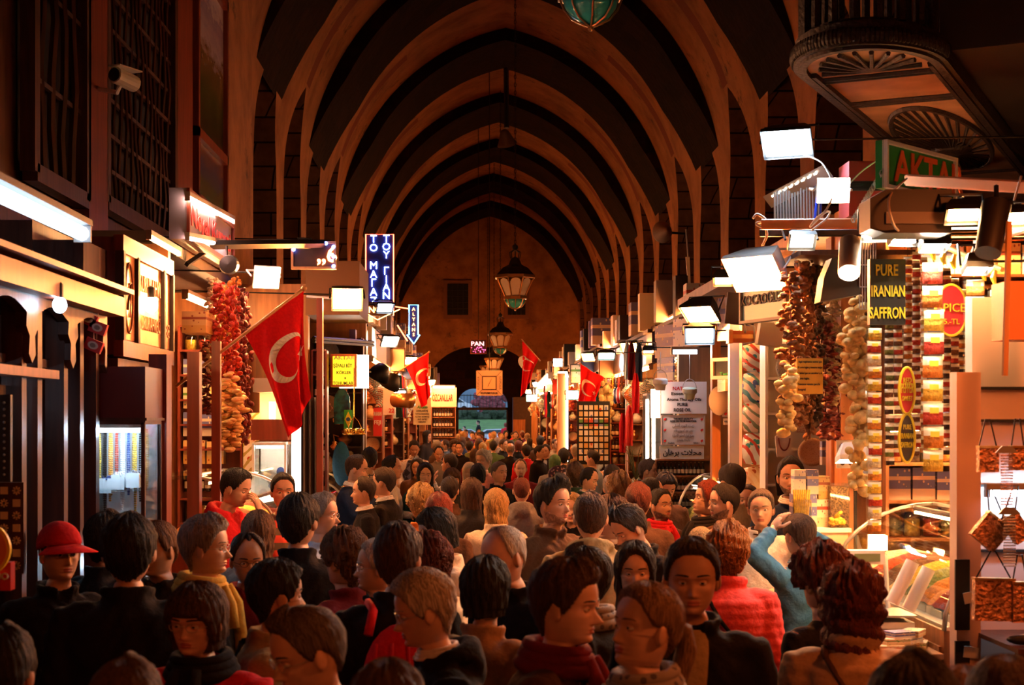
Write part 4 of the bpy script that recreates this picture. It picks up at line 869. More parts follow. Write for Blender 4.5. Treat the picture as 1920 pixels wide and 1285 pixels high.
def leaf_counter(x0, x1, y0, y1, z, label, m=None, glassfront=1, side=1, heaps=None, hl=''):
    """shop counter with curved display glass on the aisle side (side=+1 aisle at +x)"""
    t = thing('display_counter', label, 'counter', ((x0+x1)/2, (y0+y1)/2, 0)); m = m or WOOD2
    w = MB(); w.ab((x0, y0, 0), (x1, y1, z-.30)); 
    xf = x1 if side > 0 else x0
    for k in range(3): 
        ya = y0+(y1-y0)*k/3+.04; w.ab((xf-.012, ya, .12), (xf+.012, ya+(y1-y0)/3-.08, z-.38))
    w.build('cabinet', m, t)
    xb = x0 if side > 0 else x1; s = 1 if side > 0 else -1; D = abs(x1-x0)
    arcp = [(xf-s*D*.75*(1-math.cos(a)), z-.30+.48*math.sin(a)) for a in np.linspace(0, PI/2, 10)]
    w = MB(); w.grid(np.array([[(x, y0+.01, q) for x, q in arcp], [(x, y1-.01, q) for x, q in arcp]])); w.build('curved_glass', GLASS, t, True)
    w = MB()
    for yy in (y0, y1): w.tube([(x, yy, q) for x, q in arcp], .012, 6)
    w.tube([(arcp[-1][0], y0, arcp[-1][1]), (arcp[-1][0], y1, arcp[-1][1])], .012, 6); w.build('glass_frame', STEEL, t, True)
    w = MB(); w.ab((xb, y0, z+.16), (arcp[-1][0], y1, z+.19)); w.build('counter_top', GLASS, t)
    w = MB(); w.ab((x0+.02, y0+.02, z-.30), (x1-.02, y1-.02, z-.285)); w.build('shelf_bed', WHITE, t)
    strip((xf-s*D*.6, y0+.05, z+.13), (xf-s*D*.6, y1-.05, z+.13), 0.025, WARMW, 38, 'strip lamp inside the '+hl, name='counter_light')
    if heaps:
        n = len(heaps); r = random.Random(int(x0*10+y0*7))
        for i, k in enumerate(heaps):
            ya, yb = y0+.03+(y1-y0-.06)*i/n, y0+.03+(y1-y0-.06)*(i+1)/n
            q = thing('goods_tray', '%s heap in a tray of the %s' % (('deep red','bright orange','golden yellow','dark brown','green','cream','blackish')[list(SPC).index(k)]+(' spice' if i % 2 == 0 else ' dried-food'), hl), 'tray', ((x0+x1)/2, (ya+yb)/2, z-.28), 'trays in the '+hl)
            w = MB(); cx = (x0+x1)/2; ww, dd = D*.40, (yb-ya)*.46; w.ab((cx-ww, ya+.01, z-.285), (cx+ww, yb-.01, z-.25)); w.build('tray', STEEL, q)
            w = MB(); G_ = [[(cx+ww*.96*u_, (ya+yb)/2+dd*.94*v_, z-.25+.16*max(0, 1-u_*u_)**.7*max(0, 1-v_*v_)**.5+r.uniform(0, .012)-s*0+.05*(1 if side > 0 else 1)*(-s*u_)*0) for u_ in np.linspace(-1, 1, 14)] for v_ in np.linspace(-1, 1, 10)]
            w.grid(np.array(G_)); hh = w.build('heap', sp(k), q, True); hh['kind'] = 'stuff'
    return t
def shelf_unit(x0, x1, y, z0, z1, rows, label, m=None, dep=.22, back=None):
    t = thing('shelf_unit', label, 'shelf', ((x0+x1)/2, y, z0)); m = m or WOOD2
    w = MB(); w.ab((x0, y, z0), (x1, y+.02, z1)); w.build('back_panel', back or m, t)
    for q in (x0-.02, x1): MB().ab((q, y-dep, z0), (q+.02, y+.02, z1)).build('side_panel', m, t)
    for i in range(rows+1):
        z = z0+(z1-z0)*i/rows; MB().ab((x0, y-dep, z-.009), (x1, y, z+.009)).build('shelf_board', m, t)
    return t
CN = ['red','green','blue','gold','white']
def fill(x0, x1, y, z0, z1, rows, kinds, place, r, gap=1.06):
    """stand goods on the boards of a shelf unit: kinds = one key per row"""
    rh = (z1-z0)/rows
    for i in range(rows):
        k = kinds[i % len(kinds)]; z = z0+rh*i+.01; x = x0+.02
        pick = r.randrange(5); row = ('bottom','second','third','fourth','fifth','sixth','seventh','eighth')[i]
        while True:
            if k == 'carton':
                wd = rh*r.choice((.55,.62,.8)); hh = rh*r.uniform(.72,.86); c = (pick+(1 if r.random() < .3 else 0)) % 5
                if x+wd > x1: break
                put('carton', (x+wd/2, y-.11, z), 0, (wd*.97, .2, hh), '%s printed carton on the %s board of %s' % (CN[c], row, place), 'cartons on '+place, [CART[c]]); x += wd*gap
            elif k == 'jar':
                s = rh*.80/.17; wd = .1*s
                if x+wd > x1: break
                c = list(SPC)[(pick+int(x*40)) % 7]; put('jar', (x+wd/2, y-.11, z), r.uniform(0,6), s, 'glass jar of %s spice on the %s board of %s' % (c, row, place), 'jars on '+place, [sp(c)]); x += wd*gap
            elif k == 'bottle':
                s = rh*.82/.25; wd = .07*s
                if x+wd > x1: break
                put('bottle', (x+wd/2, y-.11, z), 0, s, 'dark paper-labelled bottle on the %s board of %s' % (row, place), 'bottles on '+place); x += wd*gap
            elif k == 'plate':
                s = rh*.45; wd = s*2
                if x+wd > x1: break
                c = (pick+int(x*30)) % 4; put('plate', (x+wd/2, y-.05, z+s), 0, s, '%s ceramic plate on the %s board of %s' % (('red-flowered','blue-flowered','ochre','teal')[c], row, place), 'plates on '+place, [PLT[c]]); x += wd*gap
            elif k == 'pot':
                s = rh*.72/1.2; wd = s*1.3
                if x+wd > x1: break
                put('pot', (x+wd/2-s*.2, y-.11, z), r.uniform(0, 6), s, 'copper pot on the %s board of %s' % (row, place), 'copper pots on '+place); x += wd*gap
            elif k == 'vase':
                s = rh*.82; wd = s
                if x+wd > x1: break
                c = (pick+int(x*30)) % 4; put('vase', (x+wd/2, y-.11, z), r.uniform(0, 6), s, '%s glazed vase on the %s board of %s' % (('red','blue','ochre','teal')[c], row, place), 'vases on '+place, [PLT[c]]); x += wd*gap
def flag(name, label, hoist_a, hoist_b, tip, wid, pole, seed=0, star=True, mx=(.0,.0), R0=.14, flip=1, cz=.42):
    """cloth hanging from a slanted pole between hoist_a (low) and hoist_b (high); tip = lowest corner"""
    a, b, tp = Vector(hoist_a), Vector(hoist_b), Vector(tip); t = thing('national_flag', label, 'flag', b)
    G_ = []; nu, nv = 26, 34; q = Vector(wid)
    def S_(u, v):
        top = a.lerp(b, u); bot = tp.lerp(q, u); p_ = top.lerp(bot, v); amp = .035*min(1, v*2.2+.15)
        return p_+Vector((.018*math.sin(u*9+v*4), amp*math.sin(u*13+v*2.5+seed), -.03*math.sin(PI*u)*v))
    for i in range(nu): G_.append([S_(i/(nu-1), j/(nv-1)) for j in range(nv)])
    A_ = np.array([[tuple(p_) for p_ in r_] for r_ in G_]); B_ = A_.copy(); B_[..., 1] += .006
    w = MB(); w.grid(A_); w.grid(B_[::-1]); w.build('cloth', fabric('flag_red', (.75,.012,.02)), t, True)
    # emblem laid on the cloth surface by its own u,v coordinates
    Lu, Lv = (b-a).length, (tp-a).length; pts = crescent(None, None, None, None, None, R0)
    def lay(pp): return [S_(mx[0]+flip*(x*mx[2]-y*mx[3])/max(.05, (a.lerp(tp, mx[1])-b.lerp(q, mx[1])).length), mx[1]+(x*mx[3]+y*mx[2])/Lv)+Vector((0, -.006, 0)) for x, y in pp]
    n1 = 30; o_ = pts[:n1]; i_ = pts[n1:]; i_ = [i_[int(round(k*(len(i_)-1)/(n1-1)))] for k in range(n1)][::-1]
    w = MB(); w.grid(np.array([[tuple(v) for v in lay(o_)], [tuple(v) for v in lay(i_)]])); w.build('crescent', fabric('flag_white', (.85,.8,.75)), t)
    if star:
        st = [(R0*.95+(R0*.36 if k % 2 == 0 else R0*.145)*math.cos(PI+k*PI/5), (R0*.36 if k % 2 == 0 else R0*.145)*math.sin(PI+k*PI/5)) for k in range(10)]
        w = MB(); v = lay(st)+lay([(R0*.95, 0)]); w._a([tuple(x) for x in v], [(k, (k+1) % 10, 10) for k in range(10)]); w.build('star', fabric('flag_white', (.85,.8,.75)), t)
    w = MB(); w.tube([Vector(pole[0]), Vector(pole[1])], .011, 7); w.ball(pole[1], .02, 8, 6); w.build('pole', WOODL, t, True)
    return t
def pane_box(x0, x1, y0, y1, z0, z1, label, m=STEEL, cat='display case', shelves=3, light=None, base=None, name='display_case'):
    t = thing(name, label, cat, ((x0+x1)/2, (y0+y1)/2, z0)); w = MB(); e = .02
    for x in (x0, x1):
        for y in (y0, y1): w.box((x, y, (z0+z1)/2), (e, e, z1-z0))
    for z in (z0, z1): 
        for y in (y0, y1): w.box(((x0+x1)/2, y, z), (x1-x0, e, e))
        for x in (x0, x1): w.box((x, (y0+y1)/2, z), (e, y1-y0, e))
    w.build('frame', m, t); w = MB()
    w.ab((x0, y0-.003, z0), (x1, y0+.003, z1)); w.ab((x1-.003, y0, z0), (x1+.003, y1, z1)); w.ab((x0-.003, y0, z0), (x0+.003, y1, z1)); w.build('glass_pane', GLASS, t)
    MB().ab((x0, y1-.01, z0), (x1, y1, z1)).build('back_panel', base or WHITE, t)
    for i in range(1, shelves+1): MB().ab((x0+.01, y0+.02, z0+(z1-z0)*i/(shelves+1)), (x1-.01, y1-.02, z0+(z1-z0)*i/(shelves+1)+.008)).build('glass_shelf', GLASS, t)
    MB().ab((x0, y0, 0), (x1, y1, z0-.01)).build('plinth', WOOD, t)
    return t
# ======================= LEFT SIDE =========================================
REDW = mat('red_stained_wood', (.26,.05,.025), .4, var=.4, stretch=(6,6,.6), scale=3); COPPER = mat('copper_plate', (.80,.36,.16), .33, .85, var=.2, scale=6, bump=.15)
CREAM = mat('cream_card', (.8,.72,.55), .6); INK = mat('ink', (.02,.015,.015), .6); YEL = mat('yellow_plastic', (.85,.62,.03), .4); REDP = mat('red_paint', (.65,.03,.03), .4); GREENP = mat('green_paint', (.04,.35,.07), .4); PINKP = mat('pale_board', (.75,.72,.72), .5)
# lattice windows high on the left wall
def lattice(y0, y1, z0, z1, x, nb, nr, label, wav=0):
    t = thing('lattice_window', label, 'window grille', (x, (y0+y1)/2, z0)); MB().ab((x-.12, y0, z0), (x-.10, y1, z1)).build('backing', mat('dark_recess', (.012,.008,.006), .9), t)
    w = MB(); 
    for y in (y0, y1): w.box((x, y, (z0+z1)/2), (.12, .14, z1-z0))
    for z in (z0, z1): w.box((x, (y0+y1)/2, z), (.12, y1-y0, .14))
    w.build('frame', WOOD, t); w = MB()
    for i in range(1, nb):
        y = y0+(y1-y0)*i/nb; w.tube([(x+.02*math.sin(k*1.9+i), y+wav*math.sin(k*2.1), z0+(z1-z0)*k/12) for k in range(13)], .02 if wav else .035, 5)
    for i in range(1, nr): w.box((x-.01, (y0+y1)/2, z0+(z1-z0)*i/nr), (.035, y1-y0, .04))
    w.build('bars', WOOD, t)
lattice(14.25, 17.5, 4.1, 9.2, -3.46, 14, 15, 'wide wooden lattice window behind the security camera', .02)
lattice(11.9, 13.5, 4.0, 9.4, -3.46, 5, 7, 'narrow dark barred window above the long white tube lamp')
S(MB().ab((-3.62, 13.5, 3.2), (-3.40, 14.2, 9)).ab((-3.62, 17.55, 3.2), (-3.40, 18.5, 9)).build('trim_21', REDW)); S(MB().ab((-3.62, 21.0, 3.2), (-3.36, 23.2, 9)).build('trim_22', PLA))
def art(nt, b):
    n = nt.nodes; L = nt.links.new; tc = n.new('ShaderNodeTexCoord'); sp_ = n.new('ShaderNodeSeparateXYZ'); L(tc.outputs['Generated'], sp_.inputs[0])
    nz = n.new('ShaderNodeTexNoise'); nz.inputs['Scale'].default_value = 9; nz.inputs['Detail'].default_value = 6; mp = n.new('ShaderNodeMapping'); mp.inputs['Scale'].default_value = (1, .6, 3); L(tc.outputs['Generated'], mp.inputs[0]); L(mp.outputs[0], nz.inputs['Vector'])
    ad = n.new('ShaderNodeMath'); ad.operation = 'MULTIPLY_ADD'; ad.inputs[1].default_value = .25; L(nz.outputs['Fac'], ad.inputs[0]); L(sp_.outputs['Z'], ad.inputs[2])
    r = n.new('ShaderNodeValToRGB'); e = r.color_ramp.elements; e[0].position = .1; e[0].color = (.02,.20,.24,1); e[1].position = .95; e[1].color = (.35,.28,.50,1)
    for p_, c in ((.16,(.10,.10,.03,1)),(.22,(.05,.06,.2,1)),(.30,(.22,.10,.07,1)),(.36,(.02,.02,.01,1)),(.5,(.05,.07,.015,1)),(.62,(.18,.11,.05,1)),(.68,(.42,.36,.52,1)),(.8,(.30,.25,.45,1)),(.83,(.5,.45,.6,1))): q = e.new(p_); q.color = c
    L(ad.outputs[0], r.inputs[0]); L(r.outputs[0], b.inputs['Base Color']); b.inputs['Roughness'].default_value = .25
ART = gen('painted_landscape', art)
t = thing('landscape_panel', 'tall framed landscape picture on the left pier above the red-lettered sign box', 'picture', (-3.4, 19.8, 5))
MB().ab((-3.56, 18.8, 4.9), (-3.42, 20.9, 8.6)).build('picture_panel', ART, t)
w = MB()
for y in (18.75, 20.95): w.ab((-3.58, y-.05, 4.7), (-3.36, y+.05, 8.7))
for z in (4.8, 5.62, 7.75): w.ab((-3.58, 18.7, z-.06), (-3.36, 21, z+.06))
w.build('frame', REDW, t); CABLE = mat('pale_cable', (.55,.42,.32), .6)
# security camera
t = thing('security_camera', 'small pale cylindrical security camera on a bracket before the wooden lattice', 'camera', P(215,150,13.6)); c = P(215,140,13.6)
MB().tube([c, c+Vector((.12,.25,-.03))], .075, 14).build('camera_body', WHITE, t); MB().tube([c-Vector((.006,.012,0)), c], .06, 14).build('lens', BLACK, t); MB().tube([c+Vector((.03,.1,-.06)), c+Vector((.0,.1,-.14)), P(162,162,13.9)], .022, 6).build('bracket', WHITE, t)
MB().box(c+Vector((.07,.12,.08)), (.13, .32, .012), (0,0,-.45)).build('sun_shield', WHITE, t)
# wooden kiosk at the far left with a scalloped cornice
t = thing('wooden_kiosk', 'dark wooden kiosk with a scalloped cornice behind the red cap', 'kiosk', (-2.6, 6.6, 0))
w = MB(); w.ab((-3.5, 4.6, 0), (-2.02, 8.0, .95)); w.ab((-3.5, 7.9, .9), (-2.02, 8.0, 2.6)); w.ab((-3.5, 4.6, 2.3), (-2.02, 8.0, 2.34)); w.build('body', WOOD, t)
w = MB()
for y in (5.0, 5.9, 6.62, 6.86, 7.3, 7.6, 7.92): w.ab((-2.04, y-.035, 0), (-1.95, y+.035, 2.6))
w.build('posts', WOOD, t)
w = MB(); w.ab((-2.1, 4.6, 2.60), (-1.84, 8.05, 2.70)); w.ab((-2.1, 4.6, 2.72), (-1.80, 8.1, 2.745)); w.ab((-2.02, 4.6, 2.24), (-1.9, 7.0, 2.28)); w.build('cornice', REDW, t)
w = MB(); pts = [(4.6, 2.6)]; 
sc_ = []
for i in range(5):
    a = 4.6+i*.68; sc_ += [(a, 2.30), (a+.05, 2.34), (a+.04, 2.42), (a+.09, 2.46), (a+.08, 2.52)] + [(a+.09+.5*(k/6), 2.52+.05*math.sin(PI*k/6)) for k in range(1, 6)] + [(a+.60, 2.52), (a+.59, 2.46), (a+.64, 2.42), (a+.63, 2.34)]
w.prism([(y, 0) if False else (y, z) for y, z in [(4.6, 2.6)]+[(y, z) for y, z in sc_]+[(8.0, 2.30), (8.0, 2.6)]][::-1], (-1.97,0,0), (0,1,0), (0,0,1), (.05,0,0)); w.build('scalloped_valance', WOOD, t)
MB().ab((-1.99, 6.05, .98), (-1.985, 6.8, 2.2)).build('window_pane', GLASS, t)
strip((-2.3, 6.1, 2.2), (-2.3, 6.8, 2.2), .03, COOL, 5, 'cool white tube inside the wooden kiosk window', name='kiosk_light')
r = random.Random(5)
for i in range(7): put('plate', (-2.2-.05*(i % 2), 6.15+.1*i, 1.05+.17*i), PI/2, .09, 'small %s plate in the wooden kiosk window, stack step %s' % (('red','blue','ochre','teal')[i % 4], ('lowest','low','lower middle','middle','upper middle','high','highest')[i]), 'plates in the kiosk', [PLT[i % 4]])
tt = thing('inlaid_game_board', 'dark inlaid wooden game board with pale star and square patterns, left edge', 'board', P(14,990,6.1)); c = P(10,990,6.1)
MB().box(c, (.155, .03, .365)).build('board', WOOD, tt); w = MB()
for i in range(3):
    for j in range(7):
        q = c+Vector((-.05+i*.05, -.017, -.15+j*.05))
        if (i+j) % 2: w.box(q, (.03, .004, .03))
        else:
            for a in range(4): w.box(q, (.034, .004, .006), (0, a*PI/4, 0))
w.build('inlay', CREAM, tt)
c = P(8,822,6.3); tt = thing('black_game_board', 'black upright case with a row of silver rings above the inlaid board', 'board', c); MB().box(c, (.06, .03, .36)).build('case', BLACK, tt); w = MB()
for k in range(12): w.ball(c+Vector((.005,-.018,-.15+k*.027)), .006, 6, 4)
w.build('silver_rings', STEEL, tt)
c = P(-30,1030,5.0); tt = thing('disc_sign', 'yellow round disc cut by the left edge of the frame', 'sign', c)
MB().lathe([(0,-.01),(.088,-.01),(.09,0),(.088,.01),(0,.01)], c, 36, RX).build('disc', YEL, tt); MB().lathe([(.074,-.013),(.078,-.013),(.078,.013),(.074,.013)], c, 36, RX).build('rim_line', ORANGEP, tt)
MB().tube([c, c-Vector((0,0,c.z))], .015, 8).build('stand', BLACK, tt)
sign4('notice_board', 'red sign reading NO under the yellow disc at the left edge', -40, 5.2, 20, 5.2, 1055, 1108, REDP, [('NO', .72, .5, .34, WHITE)])
# hanging tea packets
for i, (x, y, a) in enumerate(((166,598,.5), (184,615,.35), (176,648,.4))):
    c = P(x, y, 7.75); tt = thing('tea_packet', ('crumpled topmost of three red packets hung by the kiosk','middle of three red packets with white oval, hung by the kiosk','lowest of three red packets with white oval, hung by the kiosk')[i], 'packet', c)
    R = Euler((0, a, 0)).to_matrix(); MB().box(c, (.088, .035, .06), R).build('packet', REDP, tt); MB().lathe([(0,0),(.022,0),(.022,.003),(0,.003)], c-Vector((0,.019,0)), 18, R @ Euler((PI/2,0,0)).to_matrix(), (1.25,.9)).build('oval_label', WHITE, tt); MB().lathe([(0,0),(.013,0),(.013,.004),(0,.004)], c-Vector((0,.020,0)), 14, R @ Euler((PI/2,0,0)).to_matrix(), (1.2,.9)).build('emblem', GREYM, tt)
    MB().tube([c+Vector((0,0,.03)), Vector((c.x, c.y, 2.61))], .002, 4).build('string', CREAM, tt)
# copper sign box and display case under it
t = thing('copper_sign_box', 'wooden sign box with three embossed copper panels, glowing beside the tube lamp', 'sign', (-2.0, 9.2, 2.4))
w = MB(); w.ab((-2.14, 8.5, 2.42), (-1.97, 9.9, 3.08)); w.ab((-2.0, 8.48, 2.99), (-1.945, 9.92, 3.09)); w.ab((-2.0, 8.48, 2.41), (-1.945, 9.92, 2.50)); w.build('box', REDW, t)
w = MB()
for y in (8.5, 8.87, 9.62, 9.9): w.ab((-1.99, y-.025, 2.5), (-1.94, y+.025, 3.0))
w.build('mullion', DARK, t)
for a, b_ in ((8.53, 8.84), (8.9, 9.59), (9.65, 9.87)): MB().ab((-1.975, a, 2.51), (-1.962, b_, 2.99)).build('copper_panel', COPPER, t)
LD = mat('embossed_shadow', (.25,.08,.03), .5, .5); y_, z_ = Vector((0,1,0)), Vector((0,0,1))
for txt, y, z, s, ft in (('KURUKAHVE', 9.245, 2.86, .14, .62), ('KURUKAHVECİ', 9.245, 2.63, .12, .62), ('88', 9.76, 2.62, .12, .13)): lettering(txt, (-1.958, y, z), y_, z_, s, LD, t, fit=ft)
w = MB(); w.tube([(-1.957, 8.685+.1*math.cos(a), 2.75+.2*math.sin(a)) for a in np.linspace(0, 2*PI, 28, endpoint=False)], .006, 5, closed=True); w.tube([(-1.957, 8.64, 2.68), (-1.957, 8.74, 2.84), (-1.957, 8.68, 2.83)], .006, 5); w.tube([(-1.957, 8.70, 2.64), (-1.957, 8.74, 2.84)], .005, 5); w.build('emblem', LD, t)
strip((-1.90, 8.95, 3.13), (-1.90, 9.85, 3.13), .03, WARMW, 20, 'slim strip lamp on top of the copper sign box')
bulb(283,572,8.95,.042,WARMW,60,'added bulb making the hot spot on the copper lettered panel')  # added bulb stands in for a lamp's reflection in the copper
t = thing('header_box', 'dark red cabinet box hanging over the lit jewellery case', 'cabinet', (-1.87, 8.2, 2.06)); MB().ab((-2.04, 8.0, 2.06), (-1.72, 8.45, 2.335)).build('box', mat('maroon_laminate', (.10,.015,.02), .3), t); MB().ab((-2.05, 7.99, 2.05), (-1.71, 8.46, 2.065)).build('edge_trim', WOOD, t)
t = pane_box(-2.03, -1.73, 8.0, 8.42, .95, 2.04, 'brightly lit glass jewellery case full of necklaces behind the broad black back', WOOD, shelves=2, base=mat('white_velvet', (.85,.86,.9), .8))
strip((-2.0, 8.06, 2.0), (-1.76, 8.06, 2.0), .025, COOL, 70, 'cool tube at the top of the jewellery case', name='case_light'); strip((-2.0, 8.05, 1.30), (-1.76, 8.05, 1.30), .02, COOL, 60, 'cool tube under the lower shelf of the jewellery case', name='case_light')
nk = [sp('yellow'), mat('bead_blue', (.04,.08,.25), .2), mat('bead_white', (.8,.8,.85), .2), sp('red'), mat('bead_amber', (.7,.3,.05), .15), BLACK]
for i in range(13):
    x = -2.01+.0215*i; c = Vector((x, 8.2+.03*(i % 3), 2.0)); m = nk[(i*5+i//3) % 6]; w = MB(); L_ = .32+.13*((i*7) % 4)/3
    for k in range(int(L_/.012)):
        for s in (-1, 1): w.ball(c+Vector((s*.005*math.sin(PI*k*.012/L_)**.5, 0, -k*.012)), .0058, 5, 4)
    T(w.build('bead_necklace', m), '%s bead necklace, %s from the left in the jewellery case' % (('yellow','blue','white','red','amber','black')[(i*5+i//3) % 6], ('first','second','third','fourth','fifth','sixth','seventh','eighth','ninth','tenth','eleventh','twelfth','thirteenth')[i]), 'necklace', 'necklaces in the jewellery case')
for i, (x, z, m) in enumerate(((-1.97,1.66,nk[1]), (-1.9,1.68,nk[2]), (-1.82,1.69,mat('silver_grey', (.4,.42,.5), .3, .8)), (-1.96,1.33,nk[2]), (-1.88,1.34,nk[1]), (-1.79,1.33,nk[5]))):
    t2 = thing('jewellery_stand', 'sloping white stand with %s jewellery on the %s shelf of the lit case' % (('blue','pearl','silver')[i % 3], 'upper' if i < 3 else 'lower'), 'stand', (x, 8.2, z)); MB().prism([(-.05,0),(.05,0),(.05,.01),(-.05,.08)], (x-.035,8.2,z), (0,1,0), (0,0,1), (.07,0,0)).build('slope', _M['white_velvet'], t2)
    w = MB(); r2 = random.Random(i)
    for k in range(30): w.ball((x+r2.uniform(-.03,.03), 8.15+r2.uniform(0,.08), z+.09-r2.uniform(0,.03)), .006, 5, 4)
    w.build('jewellery', m, t2)
S(MB().ab((-2.16, 8.5, 0), (-1.98, 9.9, 2.4)).ab((-2.3, 7.98, 2.34), (-2.04, 8.5, 3.0)).build('wall_panel_left', WOOD))
S(MB().ab((-1.80, 8.46, 0), (-1.70, 8.6, 2.42)).ab((-1.86, 9.92, 0), (-1.78, 10.02, 2.5)).ab((-1.80, 10.5, 0), (-1.74, 10.56, 2.6)).build('door_posts_left', REDW))
S(MB().ab((-3.6, 7.95, 2.7), (-2.3, 9.98, 3.1)).ab((-3.6, 4.6, 2.75), (-2.75, 8.0, 3.0)).build('upper_panelling_left', WOOD))
S(MB().ab((-3.60, 8.0, 3.3), (-3.57, 18.7, 9.6)).build('wall_dark_cover_left', WOOD))  # dark sheet added over the plaster to tone down the brightly lit wall
# red-lettered light box
t = sign4('lightbox_sign', 'framed light box with red lettering under the landscape picture', 350,10.4,435,12.35,352,448, mat('dim_lightbox', (.22,.2,.22), .3), [('Neyal Kureni', .5, .5, .58, REDP, .86)], REDW, th=.12, edge=.035)
strip(P(352,372,10.35), P(436,416,12.3), .035, (1,.55,.42), 26, 'pink-white tube along the top of the red-lettered light box'); strip(P(352,447,10.35), P(430,462,12.1), .03, (1,.5,.4), 22, 'pink-white tube along the bottom of the red-lettered light box')
# steel beam with its brace
t = thing('steel_beam', 'dark steel beam carrying lamps above the pepper strings, with diagonal brace', 'beam', P(335,462,11.0)); MB().tube([P(332,460,11), P(620,457,12.9)], .035, 4).build('beam', BLACK, t); MB().tube([P(350,496,11.1), P(404,460,11.5)], .022, 4).build('brace', BLACK, t)
MB().tube([P(425,497,11.3), P(425,462,11.4)], .01, 5).build('hanger', BLACK, t)
c = P(430,497,11.2); T(MB().lathe([(0,-.05),(.06,-.045),(.075,0),(.065,.05),(0,.06)], c, 16, RX).build('horn_speaker', BLACK), 'round black loudspeaker beside the glaring lamp over the peppers', 'speaker')
# shop with pepper strings
S(MB().ab((-3.6, 13.9, 0), (-1.5, 14.05, 3.3)).ab((-3.6, 9.9, 0), (-1.98, 9.98, 3.2)).build('partition_left', WOOD2)).name; S(MB().ab((-3.6, 9.98, 3.22), (-2.1, 13.9, 3.3)).build('ceiling_panel_left', DARK))
r = random.Random(21)
for i, (x, y0, L_, col, m, d) in enumerate(((398,522,.72,'cream',sp('cream'),11.3),(411,530,.85,'orange-red',sp('red'),11.0),(423,535,1.0,'orange',sp('orange'),11.2),(436,536,1.05,'bright red',sp('red'),11.0),(449,540,1.1,'dark red',mat('aubergine', (.22,.03,.02), .7, var=.5, scale=40),11.3),(460,548,1.15,'brownish red',_M['aubergine'],11.6),(388,640,.55,'maroon',_M['aubergine'],11.5),(404,610,.68,'crimson',sp('red'),11.6),(440,520,.95,'rusty',sp('orange'),11.8))):
    put('garland', P(x, y0, d), r.uniform(0, 6), (1.15, 1.15, L_), 'string of dried %s peppers hanging in the bunch, %s' % (col, ('nearest the copper sign','next to the cream string','in the middle','toward the flag','close to the flag','nearest the flag pole','lowest by the red shelves','low by the red shelves','in the back row')[i]), 'dried pepper strings by the flag', [m])
for i, (x, y) in enumerate(((415,715),(430,700),(444,735),(425,755),(434,770))): put('garlic', P(x, y, 10.9), i, (1.25,1.25,.62), 'clump of pale yellow dried loofah hanging under the red peppers, %s' % ('by the far-left end','topmost','by the flag','low','lowest')[i], 'loofah clumps under peppers')
shelf_unit(-2.62,-2.08,13.85,.9,2.9,9,'dark red shelves of printed food cartons behind the red hoodie', REDW); fill(-2.62,-2.08,13.85,.9,2.9,8,['jar','jar','bottle','carton','carton','carton','carton','jar'],'the hoodie-side shelves',random.Random(2))
T(MB().ab((-2.04,13.55,1.2),(-1.9,13.62,2.12)).build('patterned_panel', plate_mat('tile_curves', (.8,.6,.38), (.5,.05,.02), (.45,.28,.06))), 'upright tile panel with red and cream curls under the loofah', 'panel')
pane_box(-1.9,-1.62,13.2,13.6,1.1,1.85,'white lit case with round mirrors behind the striped polo', WHITE, shelves=2); strip((-1.88,13.25,1.82),(-1.64,13.25,1.82),.03,NEUT,30,'tube inside the mirror case',name='case_light')
for i in range(7):
    c = Vector((-1.87+.038*i, 13.35, 1.22+.19*(i % 3))); T(MB().lathe([(0,0),(.03,0),(.036,.004),(.036,.01),(0,.012)], c, 18, RX, (1,1.2)).build('hand_mirror', [STEEL, nk[1]][i % 2]), '%s round mirror in the white lit case, %s along' % (('steel','blue')[i % 2], ('first','second','third','fourth','fifth','sixth','seventh')[i]), 'mirror', 'mirrors in the white case')
t = thing('microwave_cabinet', 'brown cabinet with a silver hood above the mirror case', 'cabinet', (-1.76,13.5,1.9)); MB().ab((-1.92,13.2,1.88),(-1.6,13.7,2.06)).build('drawer', REDW, t); MB().ab((-1.91,13.25,2.3),(-1.62,13.7,2.42)).build('hood', STEEL, t); MB().ab((-1.9,13.6,2.06),(-1.62,13.7,2.3)).build('back_panel', CREAM, t); MB().box((-1.76,13.4,2.14), (.05,.05,.15)).build('lamp', emat('glow_small', WARMW, 20), t)
for i, x in enumerate((-1.545, -1.50)): 
    c = Vector((x, 13.2, 1.75)); t = thing('door_light', ('white vertical light panel beside the grey curtain','white vertical light panel further from the curtain')[1-i], 'lamp', c); MB().box(c, (.035, .03, 1.5)).build('diffuser', emat('glow_door', NEUT, 5), t); MB().box(c+Vector((0,.03,0)), (.045, .03, 1.54)).build('housing', WHITE, t)
w = MB(); G_ = np.array([[(-1.47+.17*u_+.0*v_, 13.05+.035*math.sin(u_*22), 2.25-1.65*v_) for u_ in np.linspace(0,1,36)] for v_ in np.linspace(0,1,12)]); w.grid(G_); B_ = G_.copy(); B_[...,1] += .01; w.grid(B_[::-1]); T(w.build('tied_curtain', fabric('curtain', (.12,.10,.085)), None, True), 'grey-brown gathered curtain hanging under the red flag', 'curtain')
S(MB().ab((-1.33,13.0,0),(-1.28,13.1,3.1)).build('door_post_left', REDW))
leaf_counter(-2.35,-1.42,11.3,12.95,1.45,'counter with tall curved glass behind red hoodie and striped polo',REDW,heaps=['orange','brown','yellow','red'],hl='polo-side counter')
w = MB(); c = P(372,607,10.9); T(MB().box(c, (.17,.35,.15)).build('sign_carton', CART[3]), 'lit paper-covered box sign standing beside the pepper strings', 'box')
T(MB().box(P(365,700,10.9), (.05,.05,.3)).build('tall_packet', CART[3]), 'narrow yellow packet column left of peppers', 'packet')
